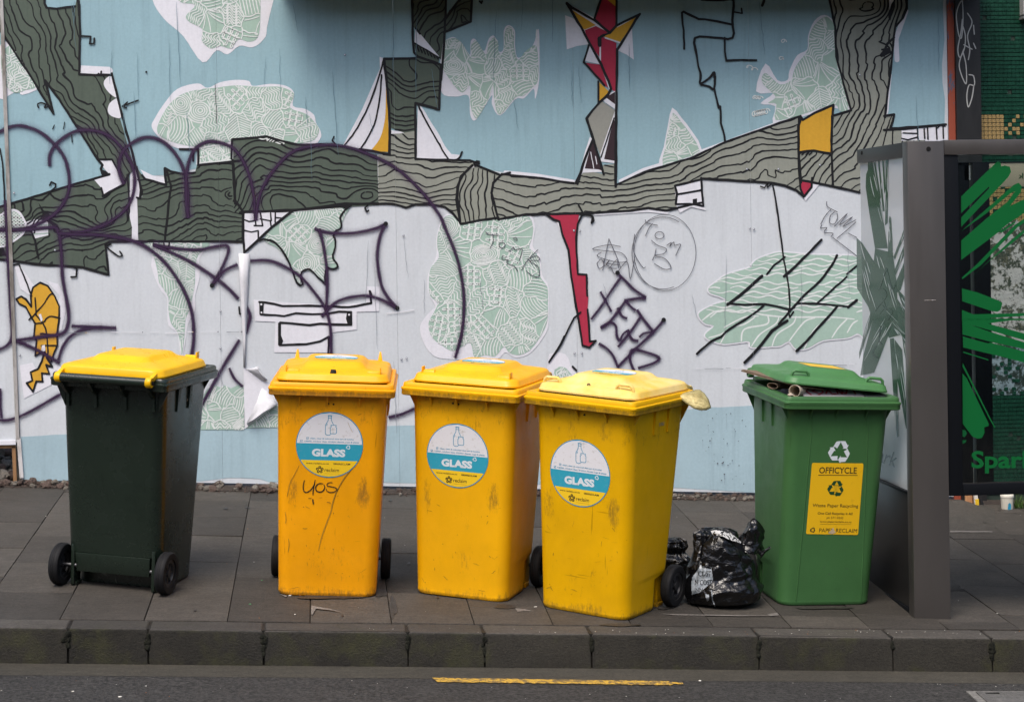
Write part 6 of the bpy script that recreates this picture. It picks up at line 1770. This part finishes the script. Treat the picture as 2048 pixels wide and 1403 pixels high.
def clear_glass(name):
    t = MT(name)
    gl = t.new("ShaderNodeBsdfGlossy"); gl.inputs["Roughness"].default_value = .03
    tb = t.new("ShaderNodeBsdfTransparent"); tb.inputs[0].default_value = (.80, .85, .84, 1)
    fr = t.new("ShaderNodeFresnel"); fr.inputs[0].default_value = 1.5
    mx = t.new("ShaderNodeMixShader")
    t.link(fr.outputs[0], mx.inputs[0]); t.link(tb.outputs[0], mx.inputs[1]); t.link(gl.outputs[0], mx.inputs[2]); t.link(mx.outputs[0], t.out.inputs[0])
    return t.m
M['film'] = film("frosted_white_film", (.60, .62, .64), .26)
M['filmgreen'] = film("green_film_on_frosted_glass", srgb(20, 72, 44), .12)
M['filmtext'] = film("grey_green_film_print", srgb(120, 136, 140), .3)
M['filmslit'] = film("pale_gap_in_green_film", (.48, .52, .52), .2)
M['glass'] = clear_glass("clear_glass")
M['bgreen'] = flat("opaque_green_film", (.004, .108, .026), .35)
M['bgreen2'] = flat("deep_green_film", (.004, .090, .026), .35)
pane = bx("side_pane", (xl + .020, YB + .089, zs_b + .005), (xl + .028, YBK - .002, zs_g - .001), M['film'], 0)
# brush-stroke star on the side pane
S2 = lambda *p: zz(1650, 240, p, 3.5075); S3 = lambda *p: zz(1650, 600, p, 3.05)
d = Dec()
def fstroke(pts, w0, w1):
    """tapered brush stroke with split bristle ends"""
    pts = crom(pts, 4); n = len(pts)
    top = []; bot = []
    for k, p in enumerate(pts):
        a = pts[max(k - 1, 0)]; b = pts[min(k + 1, n - 1)]; t = (b - a).normalized(); nn = Vector((-t.y, t.x))
        w = (w0 + (w1 - w0) * k / (n - 1)) / 2
        top.append(p + nn * w); bot.append(p - nn * w)
    d.poly(top + bot[::-1], 'filmgreen', 0)
for poly in (S2((300, 292), (332, 292), (392, 590), (440, 900), (350, 900), (310, 650), (285, 470), (288, 380), (300, 350)), S2((340, 295), (352, 295), (392, 540), (385, 560)), S2((370, 285), (380, 285), (418, 640), (405, 640)), S2((400, 278), (411, 278), (425, 480), (415, 520)), S2((424, 275), (443, 278), (440, 720), (420, 740), (425, 500)),
             S2((448, 690), (455, 672), (464, 690), (472, 830), (475, 960), (440, 960)), S2((350, 900), (475, 930), (505, 1160), (510, 1403), (330, 1403), (290, 1260), (340, 1000)),
             S2((222, 825), (260, 860), (352, 1005), (440, 1040), (470, 1250), (380, 1403), (360, 1403), (225, 1180), (222, 990)), S2((480, 960), (540, 800), (598, 640), (600, 720), (520, 900), (490, 980)), S2((484, 1060), (560, 860), (600, 770), (600, 850), (530, 1000), (495, 1090)), S2((490, 1150), (600, 890), (603, 1010), (560, 1090), (530, 1190), (505, 1210)),
             S2((505, 1180), (606, 1290), (606, 1350), (540, 1300)), S2((505, 1250), (606, 1403), (560, 1403), (505, 1330)),
             S3((280, 70), (300, 100), (250, 230), (210, 360), (208, 320), (245, 170)), S3((300, 90), (420, 60), (400, 180), (300, 440), (215, 460), (235, 330)), S3((340, 50), (470, 40), (530, 120), (530, 280), (460, 210), (390, 230), (350, 120)), S3((395, 235), (420, 230), (440, 420), (450, 830), (438, 835), (425, 690), (410, 480)), S3((425, 240), (470, 300), (505, 770), (495, 785), (440, 480)), S3((470, 220), (530, 320), (535, 560), (505, 440), (480, 300)), S3((505, 470), (535, 600), (535, 800), (528, 780)), S3((465, 190), (530, 260), (530, 300), (470, 215))):
    d.poly(poly, 'filmgreen', 0)
    ps = [Vector(p) for p in poly]; best = max(((a, b) for a in ps for b in ps), key=lambda q: (q[0] - q[1]).length)
    ax = (best[1] - best[0]); Ln = ax.length; ax = ax.normalized(); nx_ = Vector((-ax.y, ax.x))
    for q in range(6):                            # bristle gaps along the stroke
        s0 = prng.uniform(.05, .6); s1 = s0 + prng.uniform(.15, .4); o_ = prng.uniform(-9, 9)
        run = []
        for t_ in np.linspace(s0, min(s1, .98), 14):
            p = best[0] + ax * (Ln * t_) + nx_ * (o_ + 1.2 * sin(t_ * 9 + q))
            if inside(poly, p.x, p.y): run.append(p)
        if len(run) > 3: d.ribbon(run, prng.uniform(.6, 1.9), 'filmslit', 3, taper=.8)
d.text("Spark", *S3((330, 985))[0], 29, 'filmtext', 0, .005, width=66, flip=-1, align='C', rot=.33)
d.build("brush_star", lambda x, y, l: onS(x, y, -.0185 + l * .0003), pane)
d = Dec()
M['inkgreen'] = film("dark_green_marker", (.006, .05, .03), .15)
for s in (((430, 1040), (410, 1100), (380, 1180), (360, 1185)), ((430, 1040), (470, 1180), (490, 1160)), ((370, 1190), (400, 1180), (430, 1230), (370, 1310), (350, 1340)), ((400, 1250), (430, 1330), (400, 1300)), ((380, 1360), (420, 1320), (470, 1340), (440, 1403))):
    d.ribbon(crom(S2(*s), 5), 2.0, 'inkgreen', 4)
for s in (((330, 250), (290, 320), (320, 350)), ((340, 160), (330, 240), (345, 270))): d.ribbon(crom(S3(*s), 5), 3.0, 'inkgreen', 4)
d.build("marker_scrawl", lambda x, y, l: onS(x, y, -.0185 + l * .0003), pane)
# street-facing glazing
fx0 = onF(1922, 600).x; zg0, zg1 = onF(1980, 967).z, zb1
zf0 = onF(1980, 990).z
bx("window_frame", (xr + .002, YB + .012, zf0), (fx0, YB + .060, zb1 - .001), M['blacksteel'])
bx("window_frame", (fx0 + .001, YB + .012, zf0), (XR, YB + .060, zg0), M['blacksteel'])
gp = bx("front_pane", (fx0 + .0005, YB + .028, zg0 + .0005), (XR, YB + .036, zg1 - .001), M['glass'], 0)
bx("glazing_bead", (fx0, YB + .022, zg0), (XR, YB + .0275, zg0 + .005), M['dkpanel'], 0)
Q1 = lambda *p: zz(1880, 290, p, 4.006); Q2 = lambda *p: zz(1880, 640, p, 3.339)
d = Dec()
def bs(pts, w, mat='bgreen'): d.ribbon(crom(pts, 4), w, mat, 0)
L_ = 170
for poly in (Q1((L_, 412), (440, 150), (460, 132), (485, 140), (490, 170), (520, 165), (560, 175), (570, 215), (545, 260), (L_, 655), (L_, 580), (400, 340), (390, 335), (L_, 545)),
             Q1((L_, 690), (590, 320), (630, 303), (655, 330), (650, 375), (560, 490), (640, 450), (720, 420), (720, 500), (640, 570), (560, 620), (500, 665), (480, 690), (420, 735), (L_, 920), (L_, 765), (370, 590), (540, 455), (600, 372), (560, 390), (375, 545)),
             Q1((176, 1060), (300, 950), (600, 640), (720, 560), (720, 590), (620, 660), (330, 960), (178, 1075)), Q1((190, 1108), (330, 985), (560, 770), (720, 640), (720, 665), (560, 800), (400, 925)), Q1((480, 690), (600, 612), (605, 622), (490, 705)), Q1((176, 1148), (300, 1180), (470, 1245), (500, 1265), (485, 1320), (460, 1335), (400, 1325), (178, 1250)), Q1((176, 1320), (265, 1355), (720, 1345), (720, 1365), (400, 1385), (400, 1400), (720, 1388), (720, 1403), (176, 1403)),
             Q2((148, -10), (560, -10), (320, 22), (620, 105), (620, 150), (335, 68), (195, 28), (335, 78), (620, 165), (620, 205), (340, 145), (150, 95)), Q2((152, 108), (320, 155), (340, 150), (620, 225), (620, 300), (560, 282), (400, 240), (155, 182)), Q2((155, 208), (325, 262), (322, 268), (156, 217)), Q2((152, 285), (200, 380), (335, 650), (370, 715), (365, 720), (325, 650), (185, 375), (150, 310)), Q2((150, 355), (180, 390), (325, 690), (325, 705), (295, 715), (298, 750), (280, 785), (250, 790), (215, 775), (152, 690))):
    d.poly(poly, 'bgreen', 0)
d.poly(Q2((150, 730), (170, 735), (180, 755), (165, 780), (150, 775)), 'bgreen2', 0); d.poly(Q2((150, 800), (178, 800), (170, 815), (150, 825)), 'bgreen2', 0)
d.text("Spark", Q2((210, 0))[0][0], Q2((0, 984))[0][1] - .5, 32.5, 'bgreen', 0, .026, width=132, flip=-1, align='L')
d.build("brush_star", lambda x, y, l: onF(x, y, -.0275 + l * .0003), gp)
# inside and back
onB = lambda px, py: hit(px, py, Vector((0, YBK - .01, 0)), FN)
bx("back_post", (onB(1943, 600).x, YBK - .06, onB(1960, 974).z), (onB(1976, 600).x, YBK, zb1 - .012), M['blacksteel'])
bx("back_beam", (xl + .052, YBK - .05, onB(2000, 324).z), (XR, YBK, zb1 - .012), M['blacksteel'])
hood = bx("sign_box", (onB(1972, 350).x, YBK - .045, onB(1990, 374).z), (XR - .02, YBK - .002, onB(1990, 326).z), flat("beige_sign_face", srgb(150, 142, 122), .5))
d = Dec(); d.text("Spark", 0, 0, 11, 'stgreen', 0, .0, width=46, align='L')
d.build("sign_lettering", lambda x, y, l: onB(2078 - x, 357 - y) + Vector((0, -.0375, 0)), hood)
bx("back_post", (XR - .05, YBK - .06, zf(YBK)), (XR, YBK, zb1), M['blacksteel'])
bx("corner_post", (XR - .001, YB, gz(XR, YB) - .02), (XR + .15, YB + .085, zt_), M['bsteel'], .004)
p = onB(1931, 346); bx("notice_card", (p.x - .016, YBK - .04, p.z - .038), (p.x + .016, YBK - .036, p.z + .038), flat("pale_card", (.22, .23, .24), .6), 0)
bx("back_post", (onB(1922, 600).x - .02, YBK - .04, onB(1930, 974).z), (onB(1938, 600).x, YBK - .034, zb1 - .012), M['blacksteel'], 0)

# ------------------------------------------------------------------ leftovers behind the booth
def gpt(px, y): 
    x = on_wall(px, 1000).x * (y / YW); return Vector((x, y, gz(x, y)))
def plank(name, px, y, w, h, lean, label, mat, th=.02):
    p = gpt(px, y)
    bm = bmesh.new()
    hexa(bm, [(-w / 2, 0, 0), (w / 2, 0, 0), (w / 2, th, 0), (-w / 2, th, 0), (-w / 2 + lean, .12 if h > .3 else .02, h), (w / 2 + lean, .12 if h > .3 else .02, h), (w / 2 + lean, (.12 if h > .3 else .02) + th, h), (-w / 2 + lean, (.12 if h > .3 else .02) + th, h)], bevel=.001)
    o = obj(name, bm_mesh(name, bm), None, mat); o.location = p; tag(o, label, "timber")
    return o
t = MT("raw_orange_timber"); M['pine'] = t.set(t.ramp(t.noise(22, 5, .6, (1, 1, .06)), [(.3, srgb(140, 96, 62)), (.7, srgb(196, 146, 100))]), .75)
plank("timber_plank", 1944, YW - .17, .030, .98, -.05, "tall thin bare timber plank leaning on the tiles behind the booth glass", M['pine'])
plank("timber_board", 1938, YW - .20, .042, .16, .008, "short wide bare board end leaning against the wall under the booth", M['pine'])
plank("timber_stick", 1954, YW - .22, .022, .28, -.012, "pale stick with yellow painted foot beside the short bare boards", flat("pale_painted_timber", srgb(205, 200, 190), .6))
p = gpt(1956, YW - .235); bm = bmesh.new(); add_box(bm, (0, 0, .03), (.0235, .014, .062)); o = obj("painted_foot", bm_mesh("painted_foot", bm), bpy.data.objects["timber_stick"], flat("yellow_paint", srgb(220, 180, 40), .6)); o.matrix_parent_inverse = Matrix(); o.location = (0.001, .008, 0)
plank("timber_offcut", 1966, YW - .16, .018, .15, -.03, "dark weathered offcut leaning between the pale stick and the bucket", M['dkpanel'])
p = gpt(2014, YW - .20)
bk = empty("paint_bucket", p, "small white lidded paint bucket with blue smear below the booth window", "bucket")
bm = bmesh.new(); lathe(bm, [(0, 0), (.036, 0), (.037, .004), (.039, .075), (.0, .075)], 28, 'z'); obj("pail", bm_mesh("pail", bm, 40), bk, flat("off_white_plastic", srgb(205, 200, 185), .45))
bm = bmesh.new(); lathe(bm, [(0, .072), (.041, .072), (.042, .076), (.042, .088), (.039, .092), (.0, .092)], 28, 'z'); obj("lid", bm_mesh("lid", bm, 40), bk, flat("off_white_lid", srgb(215, 210, 196), .4))
d = Dec(); d.poly([(-.010, .0), (.010, .0), (.012, .03), (.004, .042), (-.006, .036)], 'stblue', 0); d.build("blue_smear", lambda x, y, l: Vector((x, -math.sqrt(max(0, .0395 ** 2 - x * x)) - .0006, y + .002)), bk)
# weeds at the foot of the tiles
bm = bmesh.new()
for k in range(130):
    b = gpt(prng.uniform(2030, 2090), YW - prng.uniform(.05, .2)); h = prng.uniform(.04, .11); a = prng.uniform(0, 6.28); w = prng.uniform(.003, .006); l_ = prng.uniform(.01, .04)
    v0 = bm.verts.new(b + Vector((w * cos(a), w * sin(a), 0))); v1 = bm.verts.new(b - Vector((w * cos(a), w * sin(a), 0)))
    v2 = bm.verts.new(b + Vector((l_ * sin(a) * .5, -l_ * cos(a) * .5, h * .6))); v3 = bm.verts.new(b + Vector((l_ * sin(a), -l_ * cos(a), h)))
    bm.faces.new((v0, v1, v2)); bm.faces.new((v1, v3, v2))
o = obj("weeds", bm_mesh("weeds", bm), None, flat("weed_green", (.05, .10, .02), .7), "stuff")
# cement fillet poured at the foot of the pilaster
v = []; f = []
n1, n2 = 14, 8
for j in range(n2 + 1):
    for i in range(n1 + 1):
        px = 1872 + (1990 - 1872) * i / n1; py = 1062 - 46 * j / n2
        p = on_ground(px, py); e = min(i, n1 - i) / n1 * 2
        v.append((p.x, p.y, gz(p.x, p.y) + .001 + .05 * (j / n2) ** 1.3 * min(1, (n1 - i) / 8) + .004 * noise.noise(Vector((px * .05, py * .05, 0)))))
for j in range(n2):
    for i in range(n1): f.append((j * (n1 + 1) + i, j * (n1 + 1) + i + 1, (j + 1) * (n1 + 1) + i + 1, (j + 1) * (n1 + 1) + i))
obj("cement_fillet", raw_mesh("cement_fillet", v, f, 60), pavement, stone_mat("dirty_cement", (.060, .054, .045), obj_random=False))

# ------------------------------------------------------------------ rubbish bags
t = MT("glossy_black_bag_film")
t.set((.004, .004, .0045), .16, bump=t.math('ADD', t.noise(16, 4, .5, (1, 1, 1.6), dist=.8), t.math('MULTIPLY', t.noise(44, 3, .5), .25)), bumpd=.010, spec=.5)
M['bagfilm'] = t.m
t = MT("white_print_on_bag"); M['bagprint'] = t.set(t.ramp(t.noise(50, 4, .7), [(.4, (.20, .23, .26)), (.6, (.38, .42, .46))]), .3)
t = MT("patchy_white_print"); M['hemprint'] = t.set(t.ramp(t.noise(70, 3, .6), [(.46, .006), (.52, .55)]), .25)
def crumple(p, sd, amp):
    """sharp folds: ridged noise in a few stretched directions"""
    a = 0
    q = Vector((p.x * 1.0 + p.z * .6, p.y, p.z * 1.5 - p.x * .9))
    for s, w in ((5, 1.3), (11, .55), (23, .20)):
        a += w * (1 - 2 * abs(noise.noise(q * s + Vector((sd, sd * .7, 0)))))
    return amp * a
def bag(name, loc, prof, label, sd, amp, lean=(0, 0), tuft=None, nth=120, nh=90):
    """prof: list of (height, rx, ry) from the ground to the neck"""
    hs = [p[0] for p in prof]
    def at(h):
        for a, b in zip(prof, prof[1:]):
            if a[0] <= h <= b[0]:
                t = (h - a[0]) / (b[0] - a[0]); t = t * t * (3 - 2 * t)
                return a[1] + (b[1] - a[1]) * t, a[2] + (b[2] - a[2]) * t
        return prof[-1][1], prof[-1][2]
    v = []; f = []
    for j in range(nh + 1):
        h = hs[-1] * j / nh
        rx, ry = at(h)
        for k in range(nth):
            a = 2 * pi * k / nth
            p = Vector((rx * cos(a), ry * sin(a), h)); n_ = Vector((cos(a), sin(a), .15)).normalized()
            sc = min(1, rx / .06)
            g = (h / hs[-1]) ** 1.2                    # film drawn up into pleats towards the neck
            pl = 1 - 2 * abs(noise.noise(Vector((cos(a) * 3.2 + h * 2.0, sin(a) * 3.2 - h * 1.5, sd + h * 1.2))) * 1.6)
            pl2 = 1 - 2 * abs(noise.noise(Vector((cos(a) * 8 + h * 3, sin(a) * 8, sd + 5 + h * 2))) * 1.6)
            st_ = 1 - 2 * abs(noise.noise(Vector((p.x * 6 + p.z * 9, p.y * 6 + p.x * 4, sd + p.z * 14 - p.x * 12))) * 1.5)
            p += n_ * (crumple(p, sd, amp * .55) + amp * (1.0 * g * pl + .5 * g * pl2 + .42 * (1 - g) * st_)) * sc
            p.x += lean[0] * (h / hs[-1]) ** 2; p.y += lean[1] * (h / hs[-1]) ** 2
            p.z = max(p.z, .001)
            v.append(p)
    for j in range(nh):
        for k in range(nth): f.append((j * nth + k, j * nth + (k + 1) % nth, (j + 1) * nth + (k + 1) % nth, (j + 1) * nth + k))
    c = len(v); v.append(Vector((lean[0], lean[1], hs[-1] + .004)))
    for k in range(nth): f.append((nh * nth + k, nh * nth + (k + 1) % nth, c))
    c = len(v); v.append(Vector((0, 0, .001)))
    for k in range(nth): f.append((c, (k + 1) % nth, k))
    root = empty(name, loc, label, "rubbish bag")
    sack = obj("sack", raw_mesh("sack", v, f, 55), root, M['bagfilm'])
    return root, sack, (v, f)
gl = on_ground(1458, 1219); gl.y += .13
gl.z = gz(gl.x, gl.y)
bg_root, bg_sack, (bv, bf) = bag("rubbish_bag", gl, [(0, .130, .10), (.02, .172, .135), (.07, .184, .148), (.14, .152, .128), (.33, .082, .068), (.352, .05, .035), (.360, .012, .01)],
                                 "black plastic rubbish bag with white COST print, slumped against the green bin", 3.1, .017, (-.028, .03))
# open mouth: folded lip and standing tuft
def cloth(name, pts_rows, parent, mat, sd=0, amp=.006, th=.0012):
    R_ = [crom3(r, 8) for r in pts_rows]
    cols = list(zip(*R_)); G_ = [crom3(c, 8) for c in cols]
    n1, n2 = len(G_), len(G_[0]); v = []; f = []
    for i in range(n1):
        for j in range(n2):
            p = G_[i][j]; v.append(p + Vector((noise.noise(p * 30 + Vector((sd, 0, 0))), noise.noise(p * 30 + Vector((0, sd, 3))), noise.noise(p * 34 + Vector((7, 0, sd))))) * amp + Vector((0, -1, 0)) * crumple(p, sd, amp * .5))
    for i in range(n1 - 1):
        for j in range(n2 - 1): f.append((i * n2 + j, i * n2 + j + 1, (i + 1) * n2 + j + 1, (i + 1) * n2 + j))
    o = obj(name, raw_mesh(name, v, f, 50), parent, mat)
    return o
def crom3(pts, sub):
    P = [Vector(p) for p in pts]; n = len(P); out = []
    for i in range(n - 1):
        p0, p1, p2, p3 = P[max(i - 1, 0)], P[i], P[i + 1], P[min(i + 2, n - 1)]
        for k in range(sub):
            t = k / sub
            out.append(.5 * ((2 * p1) + (p2 - p0) * t + (2 * p0 - 5 * p1 + 4 * p2 - p3) * t * t + (3 * p1 - p0 - 3 * p2 + p3) * t ** 3))
    out.append(P[-1]); return out
def lb(px, py, dy):
    """a point in the bag's own space, dy metres nearer the street than the bag's middle"""
    return hit(px, py, Vector((0, gl.y - dy, 0)), FN) - gl
cloth("folded_lip", [[lb(1418, 1068, .03), lb(1440, 1060, .05), lb(1465, 1072, .05), lb(1488, 1086, .02)], [lb(1412, 1078, .07), lb(1440, 1075, .10), lb(1465, 1088, .10), lb(1495, 1100, .05)], [lb(1405, 1105, .09), lb(1430, 1112, .12), lb(1465, 1112, .12), lb(1500, 1115, .07)], [lb(1402, 1130, .09), lb(1428, 1138, .115), lb(1465, 1140, .12), lb(1505, 1135, .07)]], bg_root, M['bagfilm'], 2.2, .010)
cloth("printed_hem", [[lb(1421, 1061, .065), lb(1440, 1060, .085), lb(1460, 1067, .085), lb(1478, 1077, .06)], [lb(1423, 1065, .075), lb(1441, 1066, .105), lb(1462, 1074, .105), lb(1482, 1082, .075)], [lb(1425, 1069, .08), lb(1443, 1071, .115), lb(1464, 1080, .115), lb(1488, 1088, .08)]], bg_root, M['hemprint'], 2.2, .003)
cloth("tuft", [[lb(1470, 1088, .0), lb(1490, 1100, .06), lb(1512, 1108, .06), lb(1528, 1098, .0)], [lb(1480, 1070, .0), lb(1492, 1078, .05), lb(1512, 1082, .05), lb(1527, 1075, .0)], [lb(1489, 1058, .0), lb(1497, 1057, .045), lb(1514, 1056, .045), lb(1530, 1062, .0)], [lb(1497, 1042, .01), lb(1504, 1037, .025), lb(1514, 1040, .025), lb(1524, 1050, .01)]], bg_root, M['bagfilm'], 4.4, .011)
cloth("tuft", [[lb(1515, 1105, .02), lb(1520, 1110, .03), lb(1520, 1118, .03)], [lb(1528, 1098, .02), lb(1532, 1100, .04), lb(1530, 1106, .03)], [lb(1536, 1090, .02), lb(1541, 1093, .03), lb(1536, 1100, .02)]], bg_root, M['bagfilm'], 6.1, .006)
# printed white patches follow the film
from mathutils.bvhtree import BVHTree
bvh = BVHTree.FromPolygons([tuple(p) for p in bv], bf)
def onbag(px, py, lift):
    o = Vector((0, 0, HC)) - gl; dr = ray(px, py).normalized()
    h_ = bvh.ray_cast(o, dr)
    if h_[0] is None: return None
    return h_[0] - dr * lift
KB = lambda x, y: (1360 + x / 6.375, 1020 + y / 6.375)
def wrap(name, poly, mat, lift, step=1.6, extra=None):
    xs = [p[0] for p in poly]; ys = [p[1] for p in poly]
    idx = {}; v = []; f = []
    nx = int((max(xs) - min(xs)) / step) + 1; ny = int((max(ys) - min(ys)) / step) + 1
    for j in range(ny + 1):
        for i in range(nx + 1):
            x = min(xs) + i * step; y = min(ys) + j * step
            if inside(poly, x, y):
                q = onbag(x, y, lift)
                if q: idx[(i, j)] = len(v); v.append(q)
    for j in range(ny):
        for i in range(nx):
            k = [(i, j), (i + 1, j), (i + 1, j + 1), (i, j + 1)]
            if all(q in idx for q in k):
                pts = [v[idx[q]] for q in k]
                if max((pts[0] - pts[2]).length, (pts[1] - pts[3]).length) < .05: f.append(tuple(idx[q] for q in k))
    return obj(name, raw_mesh(name, v, f, 60), bg_root, mat)
wrap("printed_panel", [KB(*p) for p in ((255, 690), (400, 700), (425, 880), (400, 930), (330, 985), (250, 1050), (150, 1075), (140, 960), (150, 850), (220, 760))], M['bagprint'], .0016, 1.0)
wrap("printed_panel", [KB(*p) for p in ((320, 1060), (370, 1070), (375, 1140), (345, 1165), (325, 1110))], M['bagprint'], .0016, .8)
wrap("printed_panel", [KB(*p) for p in ((395, 1010), (408, 1010), (425, 1140), (462, 1245), (445, 1240), (405, 1140))], M['bagprint'], .0016, .6)
def wraptext(s, cx, base, h, w):
    v0, f0, (x0, x1, y0, y1) = text_shape(s, .02)
    v = []; ok = True
    for p in v0:
        q = onbag(*KB(cx + (p[0] - (x0 + x1) / 2) / (x1 - x0) * w, base - p[1] * h / .7), .0024)
        if q is None: return
        v.append(q)
    obj("printed_lettering", raw_mesh("printed_lettering", v, f0), bg_root, M['ink'])
wraptext("OST", 335, 735, 52, 110); wraptext("COST", 315, 838, 66, 165); wraptext("N COST", 300, 950, 66, 220); wraptext("INN", 235, 1035, 50, 110)
g2 = on_ground(1352, 1150); g2.y += .05; g2.z = gz(g2.x, g2.y)
bag("rubbish_bag", g2, [(0, .06, .06), (.02, .080, .08), (.07, .082, .08), (.11, .050, .048), (.135, .062, .052), (.165, .050, .04), (.178, .03, .02), (.182, .005, .005)], "small knotted black rubbish bag half hidden behind the bleached lid bin", 8.7, .013, (.004, 0), nth=90, nh=70)
